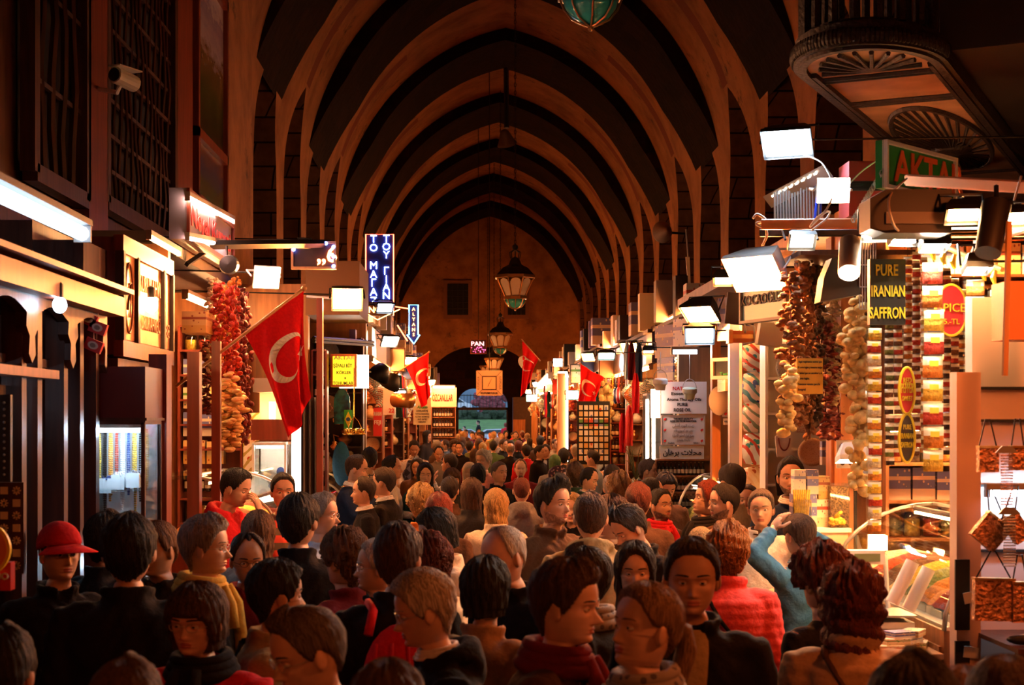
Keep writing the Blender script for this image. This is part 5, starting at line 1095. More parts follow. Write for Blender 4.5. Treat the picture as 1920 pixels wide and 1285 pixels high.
c = P(371,742,10.8); t = thing('wall_light', 'short white upright lamp by the red-framed shelves', 'lamp', c); MB().box(c, (.035,.03,.15)).build('diffuser', emat('glow_wl', WARMW, 14), t); MB().box(c+Vector((0,.025,0)), (.045,.02,.17)).build('housing', WHITE, t)
strip((-2.3,12.2,3.05),(-2.3,13.6,3.05),.05,WARMW,60,'added fill tube under the ceiling of the dried pepper shop')  # tube added to brighten the pepper shop
# the large flag and its pole
flag('f', 'large red flag with white crescent hanging nearest on the left side', P(457,623,10.5), P(567,545,10.4), P(545,822,10.45), P(582,746,10.4), (P(330,725,10.6), P(570,541,10.4)), 1, True, (.55,.44,.90,.42), .15, flip=1)
# brown fascia, digit sign
t = thing('awning_box', 'brown rolled awning box between the glaring lamp and the orange square lamp', 'awning', P(600,530,13.6)); a_, b_ = P(548,545,13.9), P(700,545,15.5)
MB().ab((P(575,0,13.9).x, 13.8, P(0,592,13.9).z), (P(655,0,13.9).x+.1, 15.0, P(0,492,13.9).z)).build('box', mat('brown_canvas', (.20,.09,.05), .7), t); MB().tube([P(575,556,13.7), P(655,562,13.7)], .02, 6).build('rail', STEEL, t)
t = sign4('digit_sign', 'dark sign with glowing orange figure 6 and blue lamps on the steel beam', 546,12.8,630,12.8,453,505, DARK, [(',,6', .80, .5, .8, emat('neon_orange', (1,.22,.05), 9))], WOODL, th=.06)
w = MB()
for fx, fy in ((.06,.3),(.78,.08),(.95,.2),(.95,.55),(.95,.9)): w.ball(t['_c'] if False else Vector(t['_c'])+Vector(((fx-.5)*t['_WH'][0], -.02, (.5-fy)*t['_WH'][1])), .016, 8, 6)
w.build('blue_lamps', emat('neon_blue', (.08,.18,1), 9), t)
# yellow herbalist sign
sign4('herbalist_sign', 'yellow board reading AKTAR beside the white panel lamp', 620,14.3,669,14.3,664,726, emat('yellow_board_glow', (.95,.62,.02), .42), [('AKTAR', .52,.12,.16,WHITE,.8),('ŞİFALI BİT',.46,.36,.14,INK,.72),('KÖKLER',.5,.57,.13,INK,.55),('&',.56,.73,.09,INK),('TOHUMLAR',.48,.89,.13,INK,.78)], ORANGEP)  # board glows by itself, in place of light from the lamp beside it
MB_ = MB(); MB_.ab((P(625,0,14.27).x,14.255,P(0,681,14.27).z),(P(666,0,14.27).x,14.262,P(0,668,14.27).z))
# shop of copper lanterns
S(MB().ab((-3.6,17.9,0),(-1.25,18.05,3.2)).ab((-3.6,14.05,3.2),(-1.45,18.0,3.3)).build('partition_left', WOODL))
shelf_unit(-1.47,-1.36,14.2,.9,2.7,8,'narrow bottle shelves beside the red flag tip', REDW, dep=.16); fill(-1.49,-1.34,14.24,.9,2.7,8,['bottle','carton'],'the narrow shelf by the flag',random.Random(8))
shelf_unit(-1.85,-1.28,17.8,.8,3.0,7,'copper and brass ware shelves under the yellow herbalist sign', WOOD); fill(-1.85,-1.28,17.8,.8,3.0,7,['pot','pot','vase','pot','plate','pot','plate'],'the herbalist shelves',random.Random(9))
r = random.Random(33)
for i in range(8): put('pot', P(605+((i*17) % 40), 700+i*24, 15.2+.3*(i % 3)), i, .085, 'copper pot hung in the lantern shop opening, %s from the top' % ('first','second','third','fourth','fifth','sixth','seventh','eighth')[i], 'hung copper pots')
c = P(641,778,15.0); t = thing('blue_arch_panel', 'blue glass arch panel with dark tree pattern above the small green flag', 'panel', c); pr = [(-.08,-.16),(.08,-.16)]+[(.08*math.cos(a), .05+.14*math.sin(a)) for a in np.linspace(0,PI,12)]
MB().prism(pr, P(641,765,15.1), (1,0,0), (0,0,1), (0,.03,0)).build('panel', mat('blue_glass', (.02,.25,.5), .2, col2=(.01,.02,.05), scale=14), t)
c = P(640,870,15.0); T(MB().ball(c, (.09,.06,.22), 14, 10).build('blue_bag', cloth('lightblue') if False else fabric('bright_blue', (.03,.15,.55)), None, True), 'bright blue bag hanging over the counter below the small green flag', 'bag')
t = sign4('brazil_flag', 'small green Brazilian flag with yellow diamond and blue disc', 645,14.6,661,14.6,769,804, GREENP, th=.006); cc = Vector(t['_c']); Wd, H_ = t['_WH']; MB().prism([(0,-.42),(.42,0),(0,.42),(-.42,0)], cc-Vector((0,.006,0)), (Wd,0,0), (0,0,H_), (0,.004,0)).build('diamond', YEL, t); MB().lathe([(0,0),(.02,0),(.02,.003),(0,.003)], cc-Vector((0,.009,0)), 16, RX).build('disc', nk[1], t)
t = thing('hanging_scale', 'golden hanging tray of small cups on chains over the counter', 'scale', P(664,815,14.0)); c = P(664,814,14.0); w = MB(); w.lathe([(0,-.01),(.1,-.01),(.11,.005),(0,.0)], c, 20)
for k in range(6): w.lathe([(0,0),(.02,0),(.032,.03),(.03,.045),(0,.05)], c+Vector((.065*math.cos(k*PI/3), .065*math.sin(k*PI/3), .003)), 10)
w.build('tray', mat('gold', (.85,.55,.12), .25, .9), t, True); w = MB(); 
for k in range(3): a = k*2*PI/3+.4; w.tube([c+Vector((.1*math.cos(a), .1*math.sin(a), 0)), c+Vector((.04*math.cos(a), .04*math.sin(a), .12)), c+Vector((0,0,.16))], .004, 5)
w.tube([c+Vector((0,0,.16)), P(664,690,14.0)], .007, 5); w.build('chains', _M['gold'], t)
leaf_counter(-1.85,-1.22,14.15,15.4,1.30,'counter with curved glass and dried goods beside the suited pair',WOOD2,heaps=['yellow','brown','orange','cream','brown'],hl='suit-side counter')
leaf_counter(-1.9,-1.4,15.9,17.4,1.3,'pale glass counter before the vest-wearing vendor',WHITE,heaps=['cream','dark','green'],hl='vest-side counter')
# neon signs
NB = emat('neon_letters_blue', (.25,.40,1.0), 7); NR = emat('neon_red', (1,.08,.03), 5); NO_ = emat('neon_amber', (1,.3,.06), 6); NC = emat('neon_cyan', (.1,.55,1), 4); NAVY = mat('navy_board', (.008,.008,.05), .4)
t = sign4('neon_sign', 'tall blue neon sign with two columns of Greek letters and a red border', 686,18,738,18,440,592, NAVY, th=.08); c = Vector(t['_c']); Wd, H_ = t['_WH']
for ci, (tx, fx) in enumerate((('TO MAΓAZI', .28), ('TOY ΓIANNH', .74))):
    n_ = 8.6 if ci == 0 else 9.6
    for k, chh in enumerate(tx):
        if chh != ' ': lettering(chh, c+Vector(((fx-.5)*Wd, -.012, (.5-(k+.55)/ (9.2 if ci == 0 else 10))*H_)), (1,0,0), (0,0,1), .125, NB, t, name='neon_letter', depth=.006)
w = MB(); w.tube([c+Vector((sx*Wd*.5, -.02, sz*H_*.5)) for sx, sz in ((-1,-1),(-1,1),(1,1),(1,-1))], .007, 6, closed=True); w.build('neon_border', NR, t)
t = sign4('neon_tag', 'small amber neon lettering NO under the tall Greek neon sign', 688,17.6,736,17.6,566,592, DARK, [('NO', .32,.6,.6,NO_)], th=.03)
w = MB(); w.tube([P(680,584,17.5), P(708,600,17.5), P(750,580,17.5)], .006, 5); w.build('neon_line', NO_, t)
t = thing('neon_arrow_sign', 'blue neon arrow pointing down with amber letters ALYANS', 'sign', P(776,610,25)); pl = [(767,572),(784,572),(784,628),(787,628),(776,645),(763,628),(767,628)]
MB().prism([((x-776)/F*25, -(y-610)/F*25) for x, y in pl][::-1], P(776,610,25), (1,0,0), (0,0,1), (0,.05,0)).build('board', NAVY, t); MB().tube([P(x,y,24.97) for x, y in pl], .011, 6, closed=True).build('neon_border', NC, t)
for k, chh in enumerate('ALYANS'): lettering(chh, P(775.5, 580+k*9.6, 24.96), (1,0,0), (0,0,1), .075, NO_, t, name='neon_letter', depth=.006)
MB().tube([P(738,575,25), P(766,579,25.1)], .01, 5).build('bracket', NR, t); MB().tube([P(745,610,25), P(764,640,25.0)], .012, 5).build('bracket', NR, t)
sign4('price_sign', 'red board with white words near lantern shop end', 700,20.2,716,20.2,765,818, REDP, [('IRANIAN', .5,.22,.2,WHITE,.9),('FEJI',.5,.52,.2,WHITE,.8)])
sign4('poster', 'white poster with a red star shape above the red board', 718,20.4,741,20.4,728,778, PINKP, [('22',.7,.85,.22,REDP)])
sign4('jeweller_sign', 'pale board with green script and small dark lines under the second flag', 775,30,808,30,745,797, mat('pale_green_board', (.65,.72,.62), .5), [('Alkalın', .5,.36,.16,GREENP,.6,.3),('SARRAFİYE',.5,.5,.1,INK,.66),('TOPTAN PERAKENDE',.5,.61,.07,INK,.8),('ALTIN GÜMÜŞ',.5,.71,.07,INK,.8),('ALIŞ SATIŞ',.5,.8,.08,INK,.5),('HEDİYE',.5,.9,.08,INK,.4)])
t = sign4('shop_fascia', 'glowing cream fascia with red capital letters near far doorway', 808,36,856,36,727,763, CREAM, [('ÖZCANLILAR', .45,.55,.5,REDP,.8)]); strip(P(812,726,35.8), P(852,726,35.8), .05, WARM, 50, 'strip lamp over the cream fascia with red capitals')
shelf_unit(P(810,0,36).x, P(853,0,36).x, 36.2, P(0,840,36).z, P(0,764,36).z, 4, 'lit shelves of bottles under the cream fascia', WOOD2); fill(P(810,0,36).x, P(853,0,36).x, 36.2, P(0,840,36).z, P(0,764,36).z, 4, ['carton','bottle','bottle','bottle'], 'the fascia shelves', random.Random(4), 1.25)
t = thing('cylinder_lamp_shade', 'large copper cylinder lamp shade lying sideways beside the second flag', 'lamp shade', P(752,745,19.5)); MB().tube([P(741,750,19.6), P(769,752,19.4)], .095, 20).build('shade', mat('copper_shade', (.65,.28,.08), .3, .8), t, True)
for i, (x, y, d) in enumerate(((712,700,17.5),(733,717,19))):
    c = P(x, y, d); t = thing('hood_lamp', ('black hooded lamp above the grey floodlight, beside the white panel','black hooded lamp just above the white floodlight')[i], 'lamp', c); n0 = Vector((.6,-.4,-.65)); 
    MB().lathe([(.02,.12),(.07,.1),(.11,.03),(.14,-.06),(.13,-.06),(.1,.02)], c, 18, Euler((.3,.5,0)).to_matrix()).build('hood', BLACK, t, True); MB().ball(c-Vector((0,0,.05)), .035, 8, 6).build('bulb', emat('glow_hood', WARMW, 40), t)
flag('f2', 'red flag with crescent hanging second along the left side', P(761,688,28), P(803,662,28), P(792,765,28), P(807,742,28), (P(742,700,28.3), P(805,660,28)), 2, True, (.58,.42,.93,.35), .14, flip=1)
flag('f3', 'dim red flag hanging farthest, against the end wall', P(979,640,33), P(1010,672,33), P(977,745,33), P(994,715,33), (P(978,636,33), P(1012,676,33)), 3, False, (.35,.38,.9,.3), .19)
flag('f4', 'red flag with crescent and star hanging on the right side', P(1088,684,27), P(1132,708,27), P(1083,772,27), P(1105,787,27), (P(1086,681,27), P(1162,734,27.6)), 4, True, (.45,.38,.96,.25), .14)
# clock in its square lettered frame, hanging near the far end
t = sign4('square_clock', 'square clock in a wide lettered white frame hanging before the far arch', 893,44,942,44,695,742, mat('clock_frame', (.5,.36,.24), .6), [('KUYUMCULUK', .5,.91,.13,INK,.66)], None, th=.12)
c = Vector(t['_c']); W_, H_ = t['_WH']; MB().box(c-Vector((0,.01,0)), (W_*.56, .04, H_*.56)).build('bezel', WOOD, t); MB().box(c-Vector((0,.03,0)), (W_*.48, .02, H_*.48)).build('dial', mat('clock_dial', (.62,.38,.22), .4), t)
w = MB(); w.box(c+Vector((.03,-.045,.05)), (.012,.006,.15), (0,.45,0)); w.box(c+Vector((-.02,-.045,-.05)), (.014,.006,.12), (0,.4,0)); w.build('hands', INK, t)
w = MB()
for sx in (-1, 1):
    for sz in (-1, 1): w.box(c+Vector((sx*W_*.39, -.003, sz*H_*.39)), (.25, .006, .01), (0, -sx*sz*PI/4, 0))
w.build('corner_lines', INK, t); lettering('KUYUMCULUK', c+Vector((W_*.42,-.01,0)), (0,0,-1), (1,0,0), .09, INK, t, fit=W_*.5); lettering('KUYUMCULUK', c+Vector((-W_*.42,-.01,0)), (0,0,1), (-1,0,0), .09, INK, t, fit=W_*.5); MB().tube([c+Vector((0,0,H_/2)), c+Vector((0,.1,9.5))], .012, 5).build('chain', BLACK, t)
t = sign4('led_sign', 'small dark sign with red dotted letters PAN high before the far arch', 882,52,912,52,637,664, DARK, [('PAN', .45,.3,.42,emat('led_pink', (1,.3,.3), 1.2),.8)], REDW); w = MB(); r = random.Random(3)
for k in range(26): w.ball(Vector(t['_c'])+Vector((r.uniform(-.24,.24), -.03, r.uniform(-.2,0))), .012, 5, 4)
MB().tube([Vector(t['_c'])+Vector((0,.03,.2)), Vector((t['_c'][0],52.03,12.5))], .012, 4).build('cable', BLACK, t); w.build('coloured_dots', emat('led_dots', (.9,.08,.25), 3), t)
# lanterns on long chains down the middle of the vault
MILK = mat('milk_glass', (.55,.45,.36), .4); TURQ = mat('turquoise_glass', (.03,.35,.38), .15); LB = mat('lantern_brass', (.45,.24,.10), .3, .8)
def hall_lantern(x, y, zt, s, label):
    o = Vector((x, y, zt)); t = thing('hanging_lantern', label, 'lantern', o); N_ = 8
    def hexr(r_, z): return [o+Vector((r_*s*math.cos(PI/8+k*PI/4), r_*s*math.sin(PI/8+k*PI/4), z*s)) for k in range(8)]
    w = MB(); w.grid(np.array([[tuple(v) for v in hexr(r_, z)] for r_, z in ((.46,.78),(.30,.95),(.16,1.02),(.10,1.16),(.02,1.2))]), cv=True); w.build('roof', BLACK, t)
    w = MB(); w.grid(np.array([[tuple(v) for v in hexr(r_, z)] for r_, z in ((.45,.70),(.48,.72),(.48,.78),(.44,.79))]), cv=True); w.grid(np.array([[tuple(v) for v in hexr(r_, z)] for r_, z in ((.24,.235),(.28,.24),(.28,.30),(.25,.31))]), cv=True)
    for a, b_ in zip(hexr(.25,.3), hexr(.45,.72)): w.tube([a, b_], .013*s, 5)
    w.build('brass_frame', LB, t)
    a, b_ = hexr(.235,.31), hexr(.43,.71)
    for k in range(8):
        j = (k+1) % 8; w = MB(); f_ = lambda u_, v_: a[k].lerp(a[j], u_).lerp(b_[k].lerp(b_[j], u_), v_)
        w._a([f_(.1,.02), f_(.9,.02), f_(.92,.75), f_(.80,.9), f_(.5,.98), f_(.2,.9), f_(.08,.75)], [tuple(range(7))]); w.build('glass_panel', MILK, t)
    MB().lathe([(0,.02),(.06,.03),(.14,.07),(.2,.14),(.235,.235)], o, 16).T
    w = MB(); w.lathe([(0,.03*s),(.06*s,.04*s),(.14*s,.08*s),(.2*s,.15*s),(.23*s,.235*s)], o, 16); w.build('glass_bowl', TURQ, t, True)
    w = MB()
    for k in range(8): an = k*PI/4; w.tube([o+Vector((r_*s*math.cos(an), r_*s*math.sin(an), z*s)) for r_, z in ((.25,.24),(.215,.15),(.15,.07),(.06,.03),(0,.015))], .009*s, 5)
    w.ball(o+Vector((0,0,0)), .025*s, 8, 6); w.build('bowl_cage', LB, t)
    w = MB(); 
    for an in range(0, 8): w.tube([o+Vector((.1*s*math.cos(an*PI/4), .1*s*math.sin(an*PI/4), 1.16*s)), o+Vector((.13*s*math.cos(an*PI/4), .13*s*math.sin(an*PI/4), 1.3*s)), o+Vector((0,0,1.38*s))], .01*s, 4)
    w.ball(o+Vector((0,0,1.42*s)), .07*s, 10, 7); w.build('finial', BLACK, t)
    w = MB(); z = zt+1.45*s; k = 0
    while z < 12.52:
        c = Vector((x, y, z)); w.tube([c+Vector((.018*math.cos(q), 0, .05*math.sin(q))) if k % 2 else c+Vector((0, .018*math.cos(q), .05*math.sin(q))) for q in np.linspace(0, 2*PI, 8, endpoint=False)], .007, 4, closed=True); z += .082; k += 1
    w.build('chain', BLACK, t)
hall_lantern(.93,11.9,5.12,.98,'big lantern whose turquoise bowl just dips in from the top edge'); hall_lantern(.9,31.7,4.36,.92,'clearest octagonal lantern with milky panes and turquoise bowl in mid-vault'); hall_lantern(.9,48.2,4.12,.90,'second octagonal lantern down the vault, partly below the clearest one')
hall_lantern(.9,62,3.9,.9,'third lantern, dim, hanging just above the square clock'); hall_lantern(.75,72,3.95,.9,'fourth and faintest lantern right above the square clock')
# old loudspeaker hanging on a pole from the vault
t = thing('hanging_loudspeaker', 'bell-shaped loudspeaker on a long pole high under the vault', 'speaker', P(949,262,36)); MB().tube([P(949,128,36.2), P(950,240,36)], .06, 6).build('pole', BLACK, t); MB().lathe([(.05,.25),(.1,.2),(.14,.1),(.2,-.05),(.24,-.12),(.2,-.12),(.1,.02),(0,.05)], P(949,262,36), 18, Euler((.5,-.25,0)).to_matrix()).build('horn', mat('horn_grey', (.15,.10,.07), .5), t, True)
t = thing('wall_loudspeaker', 'round horn loudspeaker on the right wall above the brochure racks', 'speaker', P(1242,435,38)); MB().lathe([(0,.25),(.08,.2),(.12,.1),(.26,0),(.28,-.02),(.22,.02),(.1,.08),(.09,-.01),(0,-.02)], P(1242,435,38), 20, Euler((PI/2,0,.35)).to_matrix()).build('horn', mat('horn_pale', (.35,.24,.17), .5), t, True)
MB().tube([P(1242,435,38.2), (5.4, 38.4, P(0,435,38).z)], .03, 6).build('bracket', BLACK, t)
# ======================= RIGHT SIDE ========================================
# balcony with painted fan soffit, seen from below
D_ = Vector((.445,.896,0)).normalized(); N_ = Vector((.896,-.445,0)).normalized(); ZB = 4.2; Q0 = Vector((2.43,9.25,ZB)); HWb = .37
t = thing('carved_balcony', 'dark carved wooden balcony with fan-painted underside, upper right corner', 'balcony', Q0)
def BP(s, q, z=0): return Q0+D_*s+N_*q+Vector((0,0,z))
def outline(e=0, L_=6.2): return [BP(-(.58+e)*math.cos(a), (HWb+e)*math.sin(a)) for a in np.linspace(-PI/2, PI/2, 20)]+[BP(L_, HWb+e), BP(L_, -HWb-e)]
SOF = mat('painted_soffit', (.50,.26,.15), .6, var=.35, scale=4); CARV = mat('carved_dark_wood', (.03,.012,.008), .6, var=.5, scale=30, bump=.8)
o_ = outline(); w = MB(); n_ = len(o_); w._a([v for v in o_]+[v+Vector((0,0,.06)) for v in o_], [tuple(reversed(range(n_))), tuple(range(n_, 2*n_))]+[(i, (i+1) % n_, (i+1) % n_+n_, i+n_) for i in range(n_)]); w.build('soffit', SOF, t)
w = MB()
for e, z0, z1 in ((.0,-.03,.02),(.03,-.01,.08),(.02,.08,.13)):
    a, b_ = outline(e), outline(e+.05); G_ = [[tuple(v+Vector((0,0,z))) for v in q] for q, z in ((a,z0),(b_,z0),(b_,z1),(a,z1))]; w.grid(np.array(G_), cu=True, cv=True)
oo = outline(.085)
for i in range(0, 19):
    for k in range(3): c = oo[i].lerp(oo[i+1], k/3); w.ball(c+Vector((0,0,.045)), (.02,.02,.045), 6, 5)
w.build('carved_rim', CARV, t)
w = MB()
for k in range(11): a = -PI/2*1.0+PI*k/10; w.tube([BP(0,.0,-.012), BP(-.25*math.cos(a), .17*math.sin(a), -.02), BP(-.47*math.cos(a), .30*math.sin(a), -.015)], [.022,.012,.016], 5)
w.ball(BP(0,0,-.01), (.05,.05,.02), 8, 5)
for k in range(28):
    a = 2*PI*k/28; w.tube([BP(3.0,0,-.015), BP(3.0+.55*math.cos(a), .14*math.sin(a), -.02), BP(2.45+1.35*math.cos(a)+.2, .29*math.sin(a), -.015)], [.02,.010,.015], 4)
w.tube([BP(2.65+1.37*math.cos(a), .30*math.sin(a), -.012) for a in np.linspace(0, 2*PI, 40, endpoint=False)], .022, 5, closed=True); w.ball(BP(3.0,0,-.02), (.16,.16,.05), 10, 6)
w.build('fan_ornament', CARV, t)
w = MB()
for s in (.18,.24,.98,1.06,4.3): w.tube([BP(s,-HWb,-.01), BP(s,HWb,-.01)], .016, 5)
for q in (-HWb+.02, HWb-.02): w.tube([BP(0,q,-.012), BP(6.2,q,-.012)], .022, 5)
w.build('moulding', CARV, t)
w = MB(); a, b_ = outline(.02), outline(.02); w.grid(np.array([[tuple(v+Vector((0,0,.06))) for v in a], [tuple(v+Vector((0,0,.16))) for v in a]]), cv=True)
for i in list(range(0, 20, 2)): w.tube([a[i]+Vector((0,0,.15)), a[i]+Vector((0,0,1.5))], .03, 6)
for k in range(16): w.tube([BP(.4*k,HWb,.1), BP(.4*k,HWb,1.5)], .03, 6); w.tube([BP(.4*k,-HWb,.1), BP(.4*k,-HWb,1.5)], .03, 6)
w.tube([v+Vector((0,0,1.5)) for v in a], .04, 6, closed=True); w.build('balustrade', CARV, t)
S(MB().box(BP(3.2,.62,1.6), (6.0,.5,3.0), Matrix((D_, -N_, Vector((0,0,1)))).transposed()).build('upper_room_wall', mat('upper_dark_wood', (.025,.012,.008), .8)))
S(MB().ab((2.34,9.9,0),(5.45,10.05,3.25)).build('partition_right', WOOD2))
# spice shop shelves facing the aisle
shelf_unit(2.62,3.7,9.85,1.30,3.2,8,'shelves of spice jars and cartons behind the strings of spice packets', WOOD2, dep=.3)
fill(2.62,3.7,9.83,1.30,3.2,8,['jar','carton','jar','carton','jar','carton','jar','carton'],'the spice shop shelves',random.Random(6))
strip((2.6,9.5,3.25),(3.6,9.5,3.25),.04,WARMW,90,'strip lamp at the top of the spice shop shelves'); strip((2.6,9.45,1.98),(3.4,9.45,1.98),.03,WARMW,70,'strip lamp under a middle board of the spice shop shelves')
PKT = mat('packet_plastic', (.85,.72,.5), .2); SLAB = mat('packet_label', (.9,.65,.05), .4)
def packets(px, y0, y1, d, wpx, pit, seed, label, cols, tags=1):
    a = P(px, y0, d); t = thing('spice_packet_string', label, 'packet string', a, 'spice packet strings'); wd = wpx/F*d; n = max(2, int((y1-y0)/pit)); h = pit/F*d; r = random.Random(seed)
    w = MB(); w.box(a-Vector((0,-.02,h*n/2)), (wd*1.05, .004, h*n)); w.tube([a, a+Vector((0,0,.15))], .003, 4); w.build('backing_strip', GLASS, t)
    w = MB()
    for sg_ in (-1, 1):
        for lo2, hi2, mk in ((-1, .15, 0), (.15, 1, 1)): w.mi(mk).grid(np.array([[(u_*wd*.47, sg_*.02*(max(0,1-u_**4)*max(0,1-v_**4))**.6, v_*h*.46) for u_ in np.linspace(-1,1,7)] for v_ in np.linspace(lo2, hi2, 5)])[::-sg_])
    pm = w.build('spice_packet', [sp(cols[0]), PKT], t, True); me = pm.data; bpy.data.objects.remove(pm)
    w = MB(); w.box((0,-.0195,h*.14), (wd*.42, .004, h*.24)); lo_ = w.build('packet_label', SLAB, t); lm = lo_.data; bpy.data.objects.remove(lo_)
    for k in range(n):
        o = mesh_obj('spice_packet', me, t); o.location = a-Vector((r.uniform(-.004,.004), 0, h*(k+.6))); setmat(o, sp(cols[(k+seed) % len(cols)]))
        if tags: q = bpy.data.objects.new('packet_label', lm); COL.objects.link(q); q.parent = o
    return t
packets(1640,612,1010,8.2,27,24,1,'leftmost long string of spice packets, ending beside the weighing scale display',['orange','yellow','red','cream'])
packets(1750,486,925,7.4,40,44,2,'widest and brightest string of spice packets in the middle of the stall',['orange','yellow','red'])
packets(1828,520,715,7.2,36,32,3,'bright short string of spice packets near the outer pole',['yellow','orange'])
packets(1866,540,700,7.4,22,30,4,'dim short string of spice packets closest to the outer pole',['orange','brown'])
for i, (x, a_, b_, c) in enumerate(((1668,600,880,['dark','brown','green']),(1684,600,870,['brown','red']),(1702,480,870,['orange','brown','red']),(1718,470,860,['red','brown']),(1731,480,850,['brown','orange']),(1775,500,860,['brown','dark','red']),(1790,520,840,['red','brown']),(1804,540,830,['orange','dark']))):
    packets(x,a_,b_,8.6+.1*i,17,16,i+5,'thin stack of dark packets hanging %s' % ('just right of the leftmost string','under the saffron sign','behind the saffron sign edge','over the red oval sign','left of the brightest string','right of the brightest string','behind the round spice sign','left of the short bright string')[i],c,0)
sign4('saffron_sign', 'black board with yellow words PURE IRANIAN SAFFRON', 1631,7.9,1698,7.9,486,609, BLACK, [('PURE',.46,.18,.24,YEL,.62),('IRANIAN',.5,.50,.24,YEL,.94),('SAFFRON',.48,.83,.24,YEL,1.0)])
def oval(px, py, d, a, b_, m1, rim, lines, label, yaw=0):
    c = P(px, py, d); t = thing('oval_sign', label, 'sign', c); MB().lathe([(0,-.008),(a,-.008),(a,.008),(0,.008)], c, 40, RX, (1, b_/a)).build('board', m1, t)
    MB().tube([c+Vector((a*math.cos(q), -.004, b_*math.sin(q))) for q in np.linspace(0, 2*PI, 40, endpoint=False)], .008, 6, closed=True).build('rim', rim, t)
    for tx, fy, s, m, ft in lines: lettering(tx, c+Vector((0,-.012,fy)), (1,0,0), (0,0,1), s, m, t, fit=ft)
oval(1700,733,7.6,.038,.115,REDP,YEL,[('PEPPER',.01,.07,YEL,.062),('RED',.05,.04,YEL,.04),('SWEET',-.04,.035,YEL,.05)],'upper red oval sign with yellow lettering among the packets')
oval(1700,822,7.6,.038,.12,mat('dark_oval', (.06,.04,.03), .4),YEL,[('PURE',.055,.035,YEL,.04),('IRANIAN',.01,.04,YEL,.062),('SAFFRON',-.035,.04,YEL,.06)],'lower dark oval sign with yellow rim among the packets')
oval(1783,582,7.8,.08,.13,REDP,YEL,[('SPICE',.01,.062,YEL,.14),('5.-TL',-.06,.04,YEL,.08)],'round red sign reading SPICE, partly behind the brightest string')
leaf_counter(2.22,3.05,7.15,9.35,1.36,'spice counter with curved glass and colourful heaps',WOOD2,side=-1,heaps=['yellow','red','orange','green','yellow','brown','red','cream'],hl='spice counter')
t = thing('service_ledge', 'low dark ledge in front of the spice counter carrying the scale', 'ledge', (2.06,7.7,0)); MB().ab((1.97,7.15,0),(2.2,8.0,.93)).build('cabinet', WOOD, t); MB().ab((1.94,7.12,.93),(2.21,8.03,.955)).build('top', mat('ledge_top', (.5,.25,.12), .3), t)
t = thing('weighing_scale', 'white shop weighing scale with printer on the ledge', 'scale', (2.05,7.6,.956)); MB().ab((1.94,7.45,.956),(2.17,7.75,1.06)).build('body', WHITE, t); w = MB(); w.ab((1.93,7.44,1.085),(2.18,7.76,1.095)); w.tube([(2.05,7.6,1.06),(2.05,7.6,1.09)], .03, 8); w.build('pan', STEEL, t); MB().ab((2.0,7.444,.985),(2.13,7.452,1.03)).build('printer_slot', GREYM, t)
MB().tube([(2.12,7.74,1.06),(2.12,7.8,1.36)], .012, 8).build('pole', WHITE, t)
c = P(1625,1045,7.75); T(MB().ab((c.x-.09,7.72,c.z-.035),(c.x+.085,7.8,c.z+.035)).build('scale_display', WHITE), 'wide white display head of the scale with green-grey screen', 'display'); T(MB().ab((c.x-.07,7.715,c.z-.02),(c.x+.06,7.721,c.z+.02)).build('display_screen', mat('lcd', (.18,.22,.08), .3)), 'green-grey screen strip facing the aisle on the scale display', 'screen')
c = P(1646,1018,7.8); t = thing('light_box', 'small glowing white box above the scale display', 'lamp', c); MB().box(c, (.085,.05,.075)).build('diffuser', emat('glow_lb', WARMW, 9), t); MB().box(c+Vector((0,.03,0)), (.09,.02,.08)).build('housing', WHITE, t)
for i, (x, y) in enumerate(((1692,1092),(1722,1105))):
    c = P(x, y, 7.35); T(MB().tube([c-Vector((.05,0,.10)), c+Vector((.05,.0,.10))], .033, 16).build('paper_roll', WHITE, None, 'auto'), ('taller white paper roll leaning on the spice counter glass','shorter paper roll leaning beside the taller one')[i], 'paper roll')
r = random.Random(12)
for i in range(7): put('carton', (1.98+.028*i, 7.2+.02*i, .957+.03*(i % 3)), .2*i, (.12,.12,.03), 'flat printed packet on the ledge, %s in the pile before the scale' % ('first','second','third','fourth','fifth','sixth','seventh')[i], 'flat packets on the ledge', [CART[i % 5]])
# white post and metalware stall
t = thing('stall_post', 'tall pinkish-white post with black photo strips between the spice stall and the metal handbags', 'post', (2.26,6.95,0)); MB().ab((2.20,6.9,0),(2.31,7.0,2.27)).build('post', mat('pinkish_paint', (.75,.55,.45), .5), t)
w = MB(); w.ab((2.19,6.885,1.1),(2.255,6.9,1.42)); w.ab((2.19,6.885,.5),(2.255,6.9,1.05)); w.build('photo_strip', BLACK, t); w = MB()
for z, a_ in ((1.25,-.2),(1.0,.1),(.9,-.3)): w.box((2.26,6.88,z), (.07,.006,.05), (0,a_,0))
w.build('price_cards', WHITE, t)
S(MB().ab((2.31,7.02,0),(5.3,7.12,2.62)).build('partition_right', mat('pale_partition', (.6,.5,.45), .6)))
w = MB()
for z in (1.45,1.75,2.05,2.2): w.ab((2.32,7.0,z-.006),(2.62,7.02,z+.006))
T(w.build('hanging_rails', BLACK), 'thin black rails across the pale panel right of the post', 'rails')
strip((2.35,6.9,1.72),(2.75,6.9,1.72),.035,COOL,16,'cool tube behind the hanging metal handbags')
MESH = mat('metal_mesh', (.75,.38,.2), .35, .8, var=.6, scale=60, bump=1.0)
